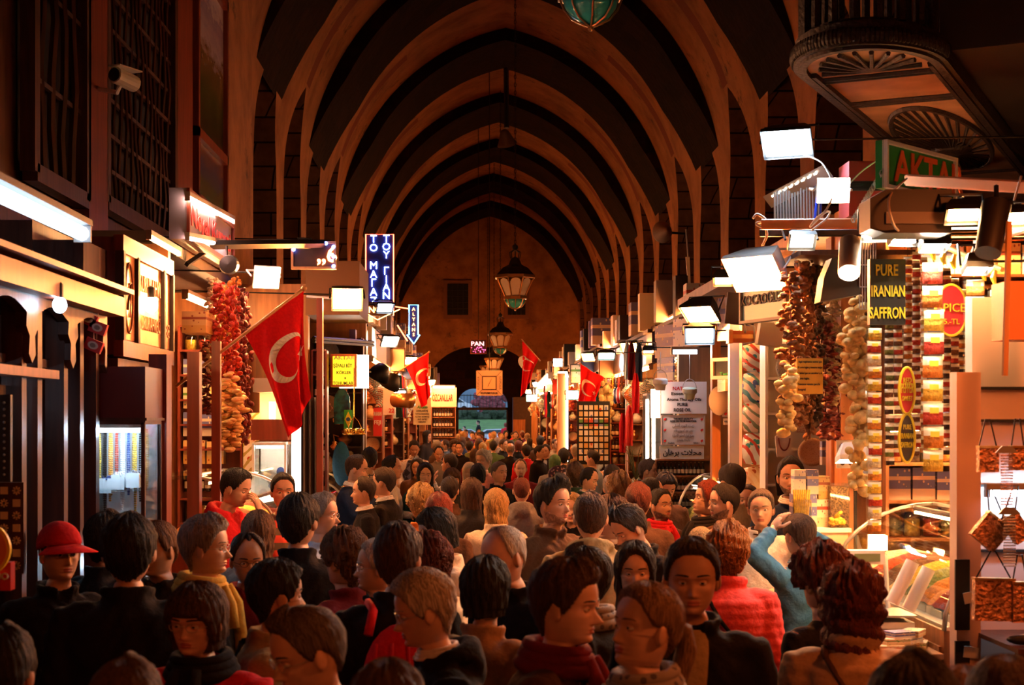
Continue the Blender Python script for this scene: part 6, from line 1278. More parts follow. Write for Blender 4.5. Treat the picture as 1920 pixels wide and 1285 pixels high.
for i, (x, y, wd, h, a_) in enumerate(((1852,862,.085,.11,0),(1856,998,.125,.125,.7),(1862,1125,.17,.18,.02),(1912,1130,.07,.17,0),(1905,990,.08,.12,-.6),(1908,860,.06,.1,0))):
    c = P(x, y, 6.6-.02*i); t = thing('metal_mesh_handbag', 'metal mesh handbag, %s' % ('small square one hung on four cords','diamond-tilted one in the middle','largest square one above the shoes','cut by the frame edge above the shoes','tilted one cut by the frame edge','small one hung at the frame edge')[i], 'handbag', c, 'metal mesh handbags')
    R = Euler((0, a_, 0)).to_matrix(); MB().box(c, (wd, .045, h), R).build('bag_body', MESH, t); MB().tube([c+R @ Vector((-wd*.45,0,h*.5)), c+Vector((-.01,0,h*.5+.12)), c+Vector((.01,0,h*.5+.12)), c+R @ Vector((wd*.45,0,h*.5))], .0035, 5).build('handle', BLACK, t); MB().box(c+R @ Vector((0,0,h*.5)), (wd*1.04,.05,.01), R).build('clasp', BRASS, t)
for i, (x, y0, L_, m) in enumerate(((1888,850,.22,'bead'),(1893,965,.22,'chain'))):
    c = P(x, y0, 6.45); t = thing('chain_tassel', ('copper coin tassel hanging over the handbags','silver chain tassel hanging below the copper one')[i], 'tassel', c); w = MB()
    for k in range(9):
        for q in range(18): w.ball(c+Vector((-.024+.006*k, 0, -.01-q*L_/18)), (.0028,.0028,.005), 5, 4)
    w.build('chains', [MESH, STEEL][i], t); MB().prism([(-.05,0),(.05,0),(.02,.03),(-.02,.03)], c, (1,0,0), (0,0,1), (0,.006,0)).build('top_plate', STEEL, t)
t = thing('shoe_shelf', 'dark shelf with shiny slippers under the largest mesh handbag', 'shelf', P(1870,1200,6.6)); c = P(1880,1205,6.6); MB().ab((2.3,6.4,c.z-.02),(3.0,7.0,c.z)).build('board', WOOD, t); MB().ab((2.3,6.4,0),(3.0,6.44,c.z-.02)).build('front_panel', DARK, t)
for i in range(6): T(MB().ball((2.36+.055*i, 6.5+.04*(i % 2), c.z+.024), (.022,.075,.022), 10, 7, Euler((0,0,1.1+.1*i)).to_matrix()).build('slipper', [BLACK, MESH][i % 2], None, True), '%s pointed slipper, %s along the shelf under the mesh handbags' % (('black','coppery')[i % 2], ('first','second','third','fourth','fifth','sixth')[i]), 'slipper', 'slippers on the shelf')
t = thing('outer_pole', 'orange-lit wooden pole at the right edge of the spice stall', 'pole', P(1885,700,6.6)); MB().tube([P(1884,705,6.6), P(1892,415,6.6)], .014, 8).build('pole', WOODL, t)
T(MB().ab((P(1888,0,6.7).x,6.7,P(0,637,6.7).z),(P(1960,0,6.7).x,6.9,P(0,527,6.7).z)).build('orange_box', mat('orange_board', (.75,.24,.07), .5)), 'plain orange box panel behind the outer pole', 'box')
# overhead beams, boxes, spot lamps
def beam(a, b_, r_, m, label, name='overhead_beam'):
    t = thing(name, label, 'beam', a); R_ = (Vector(b_)-Vector(a)); L_ = R_.length; R_.normalize(); u = Vector((0,0,1)); s = R_.cross(u); n = int(L_/.10); w = MB()
    for z in (-r_, r_): w.tube([Vector(a)+u*z, Vector(b_)+u*z], .010, 5)
    for k in range(n): p0 = Vector(a)+R_*L_*k/n+u*(r_ if k % 2 else -r_); p1 = Vector(a)+R_*L_*(k+1)/n+u*(-r_ if k % 2 else r_); w.tube([p0, p1], .006, 4)
    w.box((Vector(a)+Vector(b_))/2+s*.012, (L_,.006,r_*2), Matrix((R_, s, u)).transposed()); w.build('lattice', m, t)
beam(P(1428,421,8.9), P(1712,419,8.6), .022, ORANGEP, 'orange perforated beam above the biggest floodlight'); beam(P(1700,338,8.0), P(1935,352,7.2), .022, ORANGEP, 'orange perforated beam under the painted balcony'); beam(P(1425,437,9.2), P(1640,437,8.9), .014, BLACK, 'thin black rail just under the orange perforated beam')
beam(P(1830,455,7.6), P(1935,425,6.9), .014, ORANGEP, 'slanting orange bar at the right edge behind the spice stall')
beam(P(1590,349,8.5), P(1680,349,8.4), .018, BLACK, 'short dark bar beside the square white floodlight')
t = thing('projector_box', 'large black box lamp seen from behind under the painted balcony', 'lamp housing', P(1710,395,7.0)); a_ = P(1660,355,7.0); b2 = P(1785,437,7.0)
MB().ab((a_.x,7.0,b2.z),(b2.x,7.25,a_.z)).build('housing', mat('black_plastic', (.012,.009,.008), .45), t); MB().ab((a_.x-.0,6.985,P(0,420,7).z),(b2.x,7.0,P(0,398,7).z)).build('rib', GREYM, t); MB().prism([(0,0),(-.07,.02),(-.07,.16),(0,.2)], (a_.x,7.0,b2.z), (1,0,0), (0,0,1), (0,.2,0)).build('side_shield', _M['black_plastic'], t)
t = thing('dark_cylinder_spot', 'dark cylinder spotlight hanging near the right edge', 'spotlight', P(1862,425,6.7)); MB().tube([P(1868,385,6.7), P(1852,475,6.6)], [.065,.055], 18).build('barrel', _M['black_plastic'], t, 'auto'); MB().tube([P(1868,385,6.7), P(1868,350,6.8)], .012, 6).build('stem', BLACK, t)
t = thing('white_cylinder_spot', 'beige cylinder spotlight with a bright face beside the black hood', 'spotlight', P(1592,490,7.6)); MB().tube([P(1594,455,7.6), P(1592,512,7.45)], .054, 20).build('barrel', mat('beige_metal', (.6,.45,.3), .4), t, 'auto'); a_ = P(1592,512,7.45); n0 = (a_-P(1594,455,7.6)).normalized(); MB().tube([a_, a_+n0*.004], .046, 20).build('lens', emat('glow_spot', NEUT, 50), t)
t = thing('black_hood', 'black barn-door hood hanging beside the beige cylinder spotlight', 'lamp housing', P(1570,520,7.9)); MB().prism([((x-1570)/F*7.9, -(y-520)/F*7.9) for x, y in ((1538,566),(1545,520),(1560,484),(1575,482),(1612,540),(1614,552))][::-1], P(1570,520,7.9), (1,0,0), (0,0,1), (0,.14,0)).build('hood', _M['black_plastic'], t)
w = MB(); c0 = P(1612,455,8.4); c1 = P(1642,580,8.4)
for k in range(7): x = c0.x+(c1.x-c0.x)*k/6; w.tube([(x,8.4,c0.z),(x,8.4,c1.z)], .003, 4)
for k in range(4): z = c0.z+(c1.z-c0.z)*k/3; w.tube([(c0.x,8.4,z),(c1.x,8.4,z)], .003, 4)
T(w.build('wire_rack', STEEL), 'upright wire rack left of the saffron sign', 'rack')
t = sign4('green_sign', 'slanted green and orange sign board with letters AK under the balcony edge', 1657,8.3,1790,8.9,262,352, mat('green_board', (.03,.32,.06), .35), [('AKTAR', .62,.52,.95,mat('orange_letter', (.85,.15,.03), .4),1.0)], WHITE, th=.05)
T(MB().ab((P(1592,0,9.0).x,9.0,P(0,405,9).z),(P(1690,0,9.0).x,9.25,P(0,302,9).z)).build('red_awning_box', mat('red_canvas', (.35,.02,.02), .7)), 'dull red boxed awning behind the square white floodlight', 'awning')
# slotted shade rack and hanging metal strips above the truss
t = thing('slotted_shade', 'slanted metal shade with a row of light slots above the orange beam', 'shade', P(1490,350,9.6)); w = MB(); a_, b2 = P(1432,368,9.8), P(1545,308,9.0)
w.grid(np.array([[a_, b2], [a_+Vector((.06,.02,-.07)), b2+Vector((.06,.02,-.07))]])); w.grid(np.array([[a_+Vector((.0,.03,0)), b2+Vector((.0,.03,0))], [a_+Vector((.06,.05,-.07)), b2+Vector((.06,.05,-.07))]])[::-1]); w.build('shade', STEEL, t); w = MB()
for k in range(8): c = a_.lerp(b2, .12+.1*k)+Vector((.02,-.006,-.02)); w.box(c, (.03,.004,.012), (0,-.4,0))
w.build('slots', emat('glow_slots', NEUT, 3), t)
w = MB(); r = random.Random(4)
for k in range(16): x = 1452+k*5.5; w.tube([P(x,362+r.uniform(-4,6)-k*.8,9.3), P(x+1,418,9.3)], .006, 4)
T(w.build('metal_rods', STEEL), 'row of thin hanging metal rods under the slotted shade', 'rods')
w = MB(); w.tube([P(1535,345,9.2), P(1528,412,9.2)], .010, 5); w.tube([P(1540,345,9.2), P(1538,405,9.2)], .008, 5); T(w.build('plastic_cord', mat('blue_plastic', (.02,.06,.6), .3)), 'pair of blue cords among the metal rods', 'cord')
def cable(pts, label, r_=.006, m=None):
    P3 = [Vector(q) for q in pts]; o = []
    for i in range(len(P3)-1):
        p0, p1, p2, p3 = P3[max(i-1,0)], P3[i], P3[i+1], P3[min(i+2,len(P3)-1)]
        for s in range(6):
            u = s/6; o.append(.5*((2*p1)+(-p0+p2)*u+(2*p0-5*p1+4*p2-p3)*u*u+(-p0+3*p1-3*p2+p3)*u**3))
    o.append(P3[-1]); T(MB().tube(o, r_, 5).build('cable', m or CABLE, None, True), label, 'cable')
cable([P(1560,372,8.2),P(1548,395,8.2),P(1530,410,8.3),P(1520,425,8.4),P(1545,400,8.4),P(1556,398,8.4),P(1548,412,8.4),P(1522,432,8.5)],'looped white cable below the square white floodlight',.006,WHITE)
cable([P(1412,410,9),P(1420,402,9),P(1435,412,9),P(1430,425,9),P(1418,420,9),P(1430,418,9),P(1438,440,9.1),P(1430,460,9.2)],'orange-lit cable loop at the left end of the orange beam',.008)
cable([P(1505,290,9.2),P(1540,305,8.9),P(1560,340,8.4)],'thin cable from the highest floodlight to the square one',.004)
cable([P(1588,350,8.3),P(1620,318,8.5),P(1665,292,8.7),P(1700,300,8.8)],'thin cable arching toward the green sign',.004)
cable([P(1700,335,7.3),P(1668,370,6.95),P(1675,420,6.9),P(1700,445,7.2)],'brown cable hanging in front of the large black box lamp',.006)
cable([P(1915,330,7.2),P(1900,385,7.2),P(1910,400,7.2),P(1918,380,7.2)],'coiled cable at the right edge under the orange beam',.006)
w = MB(); a_, b2 = P(1655,322,8.3), P(1598,415,8.6); n = 30
for k in range(n): c = a_.lerp(b2, k/n); w.tube([c+(Vector((.012*math.cos(q), 0, .018*math.sin(q))) if k % 2 else Vector((0, .012*math.cos(q), .018*math.sin(q)))) for q in np.linspace(0, 2*PI, 6, endpoint=False)], .003, 4, closed=True)
T(w.build('steel_chain', STEEL), 'slanting steel chain left of the large black box lamp', 'chain')
t = thing('hanging_pipe', 'yellow-lit pipe with a row of clips over the spice packets', 'pipe', P(1800,470,7.3)); MB().tube([P(1742,452,7.6), P(1880,506,7.1)], .013, 8).build('pipe', mat('gold_paint', (.8,.5,.15), .35), t); w = MB()
for k in range(7): c = P(1752+k*19, 462+k*7.5, 7.55-.06*k); w.tube([c, c-Vector((.01,0,.035)), c-Vector((0,0,.07))], [.01,.016,.008], 6)
w.build('clips', YEL, t)
S(MB().ab((2.0,9.25,3.06),(2.7,9.95,3.09)).build('awning_board_ceiling', WOOD))
# leaf and vegetable garlands beside the wooden pillar
LEAF = mat('dried_leaf', (.32,.13,.05), .8, var=.6, scale=30, bump=.6)
for i, (x, y0, L_, s, m, lab) in enumerate(((1482,510,.95,1.5,LEAF,'brown dried-leaf string nearest the biggest floodlight'),(1500,490,1.0,1.4,LEAF,'long brown dried-leaf string in the middle'),(1516,490,1.1,.9,sp('brown'),'thin dark brown dried string beside the wooden rods'),(1530,500,1.0,1.2,sp('dark'),'dark twig-like dried string above the yellow notice'),(1548,600,.75,1.3,_M['aubergine'],'dark red dried aubergine string behind the yellow notice'),(1558,530,.8,1.3,sp('cream'),'pale mushroom string under the black hood'),(1572,620,.7,1.2,_M['aubergine'],'dark red dried string right of the notice'),(1534,495,.7,1.3,LEAF,'pale brown dried string left of the black hood'))):
    put('garland', P(x, y0, 9.3+.08*i), i*1.3, (s, s, L_), lab, 'dried strings by the wooden pillar', [m])
for i, (x, y0, L_) in enumerate(((1608,560,.42),(1596,600,.40),(1615,640,.45),(1610,760,.5),(1478,690,.38),(1622,700,.4))): put('garlic', P(x, y0, 8.9), i*2, (1.15,1.15,L_/.45), 'pale loofah garland %s' % ('closest to the saffron sign top','left of the saffron sign','under the first one beside the packets','lowest, in front of the small shelf','alone beside the cushions','half behind the leftmost packets')[i], 'loofah garlands on the right')
for i in range(9): c = P(1513+i*3.4, 640, 9.9); T(MB().tube([Vector((c.x, 9.9, c.z-.18)), Vector((c.x, 9.9, c.z+.45))], .005, 5).build('bead_strand', sp('orange')), 'straight orange bead strand, %s of the curtain above the notice' % ('first','second','third','fourth','fifth','sixth','seventh','eighth','ninth')[i], 'bead strand', 'bead strands above the notice')
sign4('notice', 'yellow notice with several lines of small text on the wooden pillar', 1494,9.2,1543,9.2,672,739, mat('amber_paper', (.8,.5,.08), .5), [('Aqui respiramos menos que',.5,.1,.085,INK,.9),('El corte ingles y tenemos mejor',.5,.26,.085,INK,.94),('Calidad que en carrefour a el',.5,.42,.085,INK,.9),('Corte ingles.',.26,.57,.085,INK,.44),('Tenemos veneno para la',.45,.73,.085,INK,.84),('Suegra!',.18,.88,.085,INK,.3)])
S(MB().ab((2.36,9.72,0),(2.44,9.9,3.4)).build('pillar_right', mat('orange_wood', (.62,.25,.08), .4, var=.3, scale=3, stretch=(6,6,.6)))); S(MB().ab((2.45,9.75,0),(2.47,9.9,3.4)).build('pillar_edge_right', BLACK))
shelf_unit(2.47,2.62,9.88,1.6,2.75,6,'small niche shelves with cartons between the wooden pillar and the packets', WOODL, dep=.14); fill(2.465,2.63,9.9,1.6,2.75,6,['carton','vase','carton','carton','carton','jar'],'the niche shelves',random.Random(17))
t = thing('egg_tray_box', 'open white box with six oval sweets on the niche', 'box', P(1595,852,9.5)); c = P(1594,852,9.5); MB().box(c, (.17,.02,.175)).build('box', WHITE, t); w = MB()
for i in range(3):
    for j in range(2): w.ball(c+Vector((-.05+.05*i, -.012, -.04+.08*j)), (.02,.012,.03), 10, 7)
w.build('sweets', sp('brown'), t, True)
# nut seller's counter with boxes
leaf_counter(2.0,2.75,9.35+.35,10.9,1.34,'dummy',WOOD2,side=-1) if False else None
t = thing('nut_counter', 'pale counter carrying nuts, boxes and a tall clear case behind the blue sweater', 'counter', (2.2,9.2,0)); MB().ab((2.02,9.38,0),(2.32,9.72,1.36)).build('cabinet', mat('pale_counter', (.75,.55,.32), .4), t); MB().ab((1.99,9.37,1.36),(2.34,9.72,1.385)).build('top', WHITE, t)
for i, (x, z, c_, hh) in enumerate(((2.02,1.386,2,.2),(2.10,1.386,2,.2),(2.17,1.386,0,.17),(2.03,1.59,4,.15),(2.11,1.59,2,.15),(2.18,1.56,3,.14))): put('carton', (x+.02, 9.55+.0*i, z), 0, (.07,.16,hh), '%s box in the stack on the nut counter, %s' % (('red','green','navy','golden','white')[c_], ('lower left','lower middle','lower right','upper left','upper middle','upper right')[i]), 'boxes on the nut counter', [CART[c_]])
t = thing('nut_case', 'clear square bin brim-full of nuts beside the boxes', 'bin', (2.14,9.3,1.386)); MB().ab((2.22,9.42,1.386),(2.34,9.56,1.66)).build('glass_box', GLASS, t); MB().ab((2.225,9.425,1.39),(2.335,9.555,1.64)).build('nuts', mat('nuts', (.65,.35,.12), .7, var=.7, scale=90, bump=1.2), t)['kind'] = 'stuff'
r = random.Random(8)
for i in range(26): a = r.uniform(0, 6.28); q = r.uniform(0, .08); T(MB().ball((2.27+q*.7*math.cos(a), 9.42-.0+q*.3*math.sin(a)-.0, 1.41+.09*(1-q/.08)*r.random()), (.022,.015,.014), 8, 5, Euler((0,r.uniform(-.5,.5),a)).to_matrix()).build('dried_apricot', sp('yellow'), None, True), 'yellow dried fruit in the heap beside the nut bin', 'dried fruit', 'dried fruit heap on the nut counter')
flood(1600,862,9.1,.16,.1,(0,-.2,-1),WARMW,45,'white-glowing lamp just over the dried fruit heap', WHITE, arm=False)
t = thing('clear_bin', 'empty clear acrylic bin of sticks between the vendors and the blue sweater', 'bin', (2.05,9.44,1.386)); MB().ab((2.0,9.40,1.386),(2.10,9.48,1.56)).build('acrylic', GLASS, t); w = MB()
for i in range(8): w.tube([(2.01+.01*i,9.43,1.39),(2.0+.014*i,9.45,1.62)], .006, 5)
w.build('sticks', sp('yellow'), t)
# cushions, plates and necklaces: the next shop
S(MB().ab((2.3,12.95,0),(5.4,13.1,3.3)).ab((2.3,9.95,3.3),(5.4,13.0,3.4)).build('partition_right', WOODL)); S(MB().ab((2.30,12.0,0),(2.37,12.08,3.0)).ab((2.18,12.85,0),(2.26,12.95,3.0)).build('display_post_right', STEEL))
for i, (y, c_) in enumerate(((668,3),(728,1),(782,0),(842,3),(905,2))):
    c = P(1418, y, 12.3); w = MB(); G_ = []
    for u_ in np.linspace(-1,1,13): G_.append([(c.x+.115*u_*(1-.12*abs(v_)**2), c.y+.0, c.z+.13*v_*(1-.12*abs(u_)**2)) for v_ in np.linspace(-1,1,13)])
    G_ = np.array(G_); th_ = .075*np.outer(1-np.linspace(-1,1,13)**4, 1-np.linspace(-1,1,13)**4)**.6; A_ = G_.copy(); A_[...,1] -= th_; B_ = G_.copy(); B_[...,1] += th_; w.grid(A_); w.grid(B_[::-1]); T(w.build('cushion', PLT[c_], None, True), 'plump embroidered cushion, %s of the hanging column' % ('topmost green-patterned','second blue-patterned','third red-flowered','fourth green-gold','lowest gold')[i], 'cushion', 'hanging cushions')
shelf_unit(2.22,2.78,11.6,1.3,2.9,6,'open shelves of painted plates beside the hanging cushions', WHITE, dep=.2)
for i, (x, y, s, c_, lab) in enumerate(((1483,690,.115,1,'blue-rimmed plate standing above the big red-flowered bowl'),(1500,778,.135,0,'big white bowl with red flowers beside the yellow notice'),(1522,848,.105,2,'ochre swirled plate below the big red-flowered bowl'),(1478,905,.07,3,'small teal plate on the lowest plate shelf'))): put('plate', P(x, y, 11.2), 0, s, lab, 'painted plates beside the cushions', [PLT[c_]])
for i, (x, y) in enumerate(((1470,832),(1470,905))):
    c = P(x, y, 11.3); t = thing('necklace_stand', ('white bust with dark red necklace below the big bowl','dark stand with amber necklace behind the bearded vendor')[i], 'stand', c); MB().prism([(-.05,-.1),(.05,-.1),(.065,.05),(.02,.09),(-.02,.09),(-.065,.05)], c, (1,0,0), (0,0,1), (0,.02,0)).build('bust', [WHITE, BLACK][i], t); w = MB()
    for k in range(26): a = PI*(1.05+.9*k/25); w.ball(c+Vector((.042*math.cos(a), -.01, .05+.10*math.sin(a))), .0065, 6, 4)
    w.build('beads', [_M['aubergine'], nk[4]][i], t)
for i in range(2):
    put('carton', P(1546, 790+i*60, 10.4)-Vector((0,0,.08)), 0, (.05,.1,.16), ('navy box upright on the pillar side shelf','navy box on the lower pillar side shelf')[i], None, [CART[2]])
strip((2.25,11.35,2.95),(2.75,11.35,2.95),.04,WARMW,40,'strip lamp above the plate shelves'); leaf_counter(2.3,2.75,11.75,12.6,1.28,'dark-edged curved glass counter left of the bearded navy vendor' if False else 'counter with curved glass in front of the painted plates',WOOD2,side=-1,heaps=['cream','brown','green','orange'],hl='plate-side counter')
leaf_counter(2.05,2.5,13.3,15.2,1.34,'black-framed curved glass counter beside the bearded person with red collar',BLACK,side=-1,heaps=['cream','yellow','cream','green'],hl='black-framed counter')
T(MB().lathe([(0,0),(.108,0),(.115,.01),(.108,.02),(0,.02)], P(1348,752,14.2), 28, RX, (.85,1.2)).build('round_board', CREAM, None, True), 'blank beige oval board on the wooden post by the rose oil signs', 'sign')
S(MB().ab((2.26,14.3,0),(2.34,14.42,3.0)).build('pillar_right_2', _M['orange_wood'])); S(MB().ab((2.3,16.9,0),(5.4,17.05,3.2)).ab((2.3,13.1,3.3),(5.4,17,3.4)).build('partition_right', WOODL))
for i, (x, y, m, tx) in enumerate(((1362,761,mat('sky_card', (.1,.3,.6), .4),''),(1377,761,GREENP,''),(1360,776,WHITE,''),(1371,777,GREENP,''),(1381,776,WHITE,''),(1362,791,WHITE,'VISA'),(1379,791,WHITE,''))):
    t = sign4('card_sticker', '%s bank card sticker, %s' % (('blue','green','white with red diamond','green lettered','white with blue dot','white VISA','orange and red circles')[i], ('top left of the cluster','top right of the cluster','middle left','centre','middle right','bottom left','bottom right')[i]), x-6,14.2,x+6,14.2,y-6,y+6, m, [(tx,.5,.5,.4,nk[1],.8)] if tx else (), th=.004, group='bank card stickers'); c = Vector(t['_c'])
    if i == 2: MB().prism([(0,-.018),(.018,0),(0,.018),(-.018,0)], c-Vector((0,.006,0)), (1,0,0), (0,0,1), (0,.003,0)).build('diamond', REDP, t)
    if i == 4: MB().lathe([(0,0),(.014,0),(.014,.003),(0,.003)], c-Vector((0,.006,0)), 12, RX).build('dot', nk[1], t)
    if i == 6:
        for s in (-1,1): MB().lathe([(0,0),(.012,0),(.012,.003),(0,.003)], c-Vector((-s*.009,.006+.001*s,0)), 12, RX).build('circle', [REDP, YEL][s > 0], t)
# rose oil boards
sign4('rose_oil_sign', 'pale board reading Essential Aroma Therapy Oils PURE ROSE OIL', 1240,16,1325,16,716,776, PINKP, [('NAT',.36,.22,.16,REDP),('Essential',.42,.38,.14,INK,.4),('Aroma Therapy Oils',.5,.56,.13,INK,.76),('PURE',.46,.72,.15,INK,.22),('ROSE OIL',.46,.89,.15,INK,.38)])
t = sign4('rose_quality_sign', 'square board with roses and Arabic lines under the aroma oil sign', 1240,16,1322,16,779,835, PINKP, [('THE BEST QUALITY',.5,.12,.09,INK,.45),('ROSE OIL FROM ANATOLIA',.5,.2,.09,INK,.6),('زيت الورد أصلي',.5,.35,.12,GREYM,.5),('دهن عود كمبودي فاخر',.5,.51,.12,GREYM,.45),('جميع أنواع العطور الأصلية',.5,.68,.12,GREYM,.5),('بالجملة والمفرق',.5,.83,.1,GREYM,.3),('Anadolu',.22,.93,.07,INK),('NO:31',.8,.93,.07,INK)], STEEL, edge=.008); c = Vector(t['_c']); W_, H_ = t['_WH']
for sx in (-1,1):
    for fz in (.36,.0,-.36): q = c+Vector((sx*W_*.42,-.01,fz*H_)); w = MB(); w.ball(q, (.013,.004,.013), 8, 6); w.ball(q+Vector((.008,0,.008)), (.008,.004,.008), 6, 5); w.build('rose', REDP, t); MB().tube([q, q-Vector((.006,0,.025))], .002, 4).build('stem', GREENP, t)
sign4('arabic_sign', 'white board with large black Arabic lettering under the rose board', 1238,16,1320,16,837,861, WHITE, [('محلات برهان',.5,.5,.62,INK,.88)])
for i, (x, y) in enumerate(((1238,718),(1293,735))):
    c = P(x, y, 15.5); t = thing('bucket_lamp', ('white bucket-shaped lamp with hoop left of the aroma oil sign','pale green bucket-shaped lamp with hoop over the aroma oil sign')[i], 'lamp', c); MB().lathe([(0,-.075),(.05,-.075),(.056,-.03),(.075,-.01),(.075,.03),(.06,.045),(0,.05)], c, 18, Euler((.1,0,0)).to_matrix()).build('shade', [WHITE, mat('pale_green', (.6,.72,.6), .5)][i], t, 'auto'); MB().tube([c+Vector((.07*math.cos(a), 0, .03+.10*math.sin(a))) for a in np.linspace(0, PI, 12)], .004, 5).build('hoop', STEEL, t)
    MB().tube([c+Vector((0,0,.13)), P(x,660,15.5)], .004, 4).build('wire', STEEL, t)
c = P(1232,790,15.9); t = thing('glow_cylinder', 'pinkish glowing box under the white bucket-shaped lamp', 'lamp', c); MB().box(P(1229,757,15.9), (.09,.08,.3)).build('diffuser', emat('glow_pink', (1,.6,.42), 2.2), t)
# lit white cabinets behind the rose signs
t = pane_box(2.0,2.3,17.3,17.7,.7,2.35,'tall white lit cabinet edge left of the rose oil boards', WHITE, shelves=5); 
for i, x in enumerate((1214,1226)): c = P(x, 830, 17.1); q = thing('cabinet_light', ('white upright tube on the left post of the lit cabinet','white upright tube on the inner post of the lit cabinet')[i], 'lamp', c); MB().box(c, (.03,.03,.95)).build('tube', emat('glow_cab', NEUT, 3), q); MB().box(c+Vector((0,.03,0)), (.04,.02,.98)).build('housing', WHITE, q)
shelf_unit(2.02,2.6,16.85,.9,1.62,4,'small shelves of bottles under the Arabic lettered board', WOOD2); fill(2.02,2.6,16.85,.9,1.62,4,['jar','bottle','bottle','bottle'],'the rose oil shelves',random.Random(14))
# racks of brochures and framed pictures under the floodlights
for i, (x0, x1, y0, y1, d, m) in enumerate(((1228,1266,612,672,17,'carton_blue'),(1262,1300,600,655,16.6,'carton_white'),(1300,1345,590,650,15,'carton_red'),(1345,1390,560,640,13.6,'carton_white'),(1345,1360,690,735,14,'carton_green'),(1232,1262,672,715,17,'carton_blue'))):
    sign4('brochure_panel', 'glossy brochure panel %s' % ('furthest toward the far door in the rack','beside the furthest one, under the orange lamp','behind the small cool floodlight','tall one right of the small floodlight','small one beside the framed picture','hanging low beside the bucket lamp')[i], x0,d,x1,d-.4,y0,y1, _M[m], th=.02, group='brochure panels')
sign4('framed_picture', 'white-framed dark picture under the cool strip lamps', 1335,13.5,1398,13.2,672,712, mat('dark_picture', (.06,.07,.05), .3, var=.6, scale=8), [('Turkish',.5,.75,.2,GREENP,.5)], WHITE, edge=.03)
sign4('shop_name_sign', 'tilted pale turquoise board lettered KOCAOĞLU beside the dried leaves', 1390,10.9,1478,10.3,545,608, mat('pale_turquoise', (.45,.68,.66), .4), [('KOCAOĞLU',.45,.35,.4,DARK,.85)], GREYM)
t = thing('cable_lamp_back', 'orange-lit lamp housing with looping cable, seen from behind above the cushions', 'lamp housing', P(1400,632,11.2)); c = P(1400,632,11.2); MB().box(c, (.24,.1,.085)).build('housing', ORANGEP, t); w = MB(); w.box(c+Vector((-.13,-.02,0)), (.03,.12,.1)); w.box(c+Vector((.13,-.02,0)), (.03,.12,.1)); w.box(c+Vector((0,-.055,-.0)), (.22,.01,.03)); w.build('frame', BRASS, t); MB().tube([c+Vector((-.02,-.05,.03)), c+Vector((-.03,-.08,.1)), c+Vector((.04,-.08,.07)), c+Vector((.05,-.07,-.04)), c+Vector((-.04,-.07,-.06))], .009, 6).build('cord', CABLE, t, True)
T(MB().box(P(1443,628,10.9), (.17,.12,.16), (0,.15,0)).build('beige_box', CREAM), 'beige carton tilted beside the orange-lit lamp housing', 'box'); t = thing('square_board', 'dark brown square board behind the biggest floodlight', 'board', P(1385,582,11.6)); MB().box(P(1388,580,11.6), (.22,.04,.24), (0,.1,0)).build('board', DARK, t)
t = thing('white_leaf_blade', 'thin pale vertical blade-like antenna over the brochure racks', 'antenna', P(1290,520,22)); MB().tube([P(1286,430,22), P(1290,482,22)], .012, 5).build('rod', STEEL, t); MB().prism([((x-1290)/F*22, -(y-520)/F*22) for x, y in ((1286,482),(1293,482),(1296,560),(1292,560))][::-1], P(1290,520,22), (1,0,0), (0,0,1), (0,.03,0)).build('blade', WHITE, t)
# scarves, red garments, garlands further down
for i, (x, y, c_, d) in enumerate(((1176,640,'lightblue',22),(1184,640,'maroon',21.5),(1192,645,'red',22.4),(1198,642,'navy',21),(1180,760,'coral',20.5),(1168,775,'red',21.2),(1192,700,'red',20.8))):
    put('scarf', P(x, y, d)-Vector((0,0,.55)), 0, (.2,.6,.55), '%s scarf or garment %s' % (('pale blue','maroon','red','navy','coral','bright red','long red')[i], ('topmost of the hanging bunch','second in the bunch','third in the bunch','last in the bunch','hanging over the toy stall','hanging beside the plants','down the shop corner')[i]), None, [cloth(c_)])
for i, (x, y, s) in enumerate(((1134,715,1.0),(1128,745,.9),(1141,730,.95))): put('garlic', P(x, y, 25), i, (1.5,1.5,s*2), 'yellowish loofah garland right of the star flag, %s' % ('middle one','lower one','rear one')[i], 'garlands by the star flag')
t = thing('orange_cabinet', 'upright orange-lit pillar with a white tube beside the far star-like lamp', 'pillar', P(1052,800,30)); a_, b2 = P(1046,860,30), P(1060,700,30); MB().ab((a_.x,30,0),(b2.x,30.3,b2.z)).build('pillar', _M['orange_wood'], t); MB().box((b2.x+.03,29.97,1.9), (.04,.04,2.1)).build('tube', emat('glow_tube_far', NEUT, 7), t)
t = thing('postcard_rack', 'red and white postcard rack beside the star flag', 'rack', P(1115,810,24)); w = MB(); c = P(1113,812,24); r = random.Random(2)
for i in range(6):
    for j in range(9): w.mi((i*7+j*3) % 4); w.box(c+Vector((-.2+.08*i, 0, -.4+.1*j)), (.06,.01,.075))
w.build('postcards', [CART[0], CART[3], CART[1], CART[4]], t); MB().box(c+Vector((0,.03,0)), (.52,.02,1.0)).build('frame', BLACK, t); MB().tube([c-Vector((0,-.03,.5)), Vector((c.x, c.y+.03, 0))], .02, 6).build('post', BLACK, t)
t = thing('potted_plant', 'spindly green plant with small coloured ornaments in front of the red garments', 'plant', P(1200,870,17.5)); w = MB(); c = P(1192,900,17.8); r = random.Random(5)
for i in range(26):
    a = r.uniform(0, 6.28); q = Vector((math.cos(a)*r.uniform(.1,.3), math.sin(a)*.15, r.uniform(.2,.5))); w.tube([c, c+q*.6+Vector((0,0,.08)), c+q], [.006,.004,.001], 4)
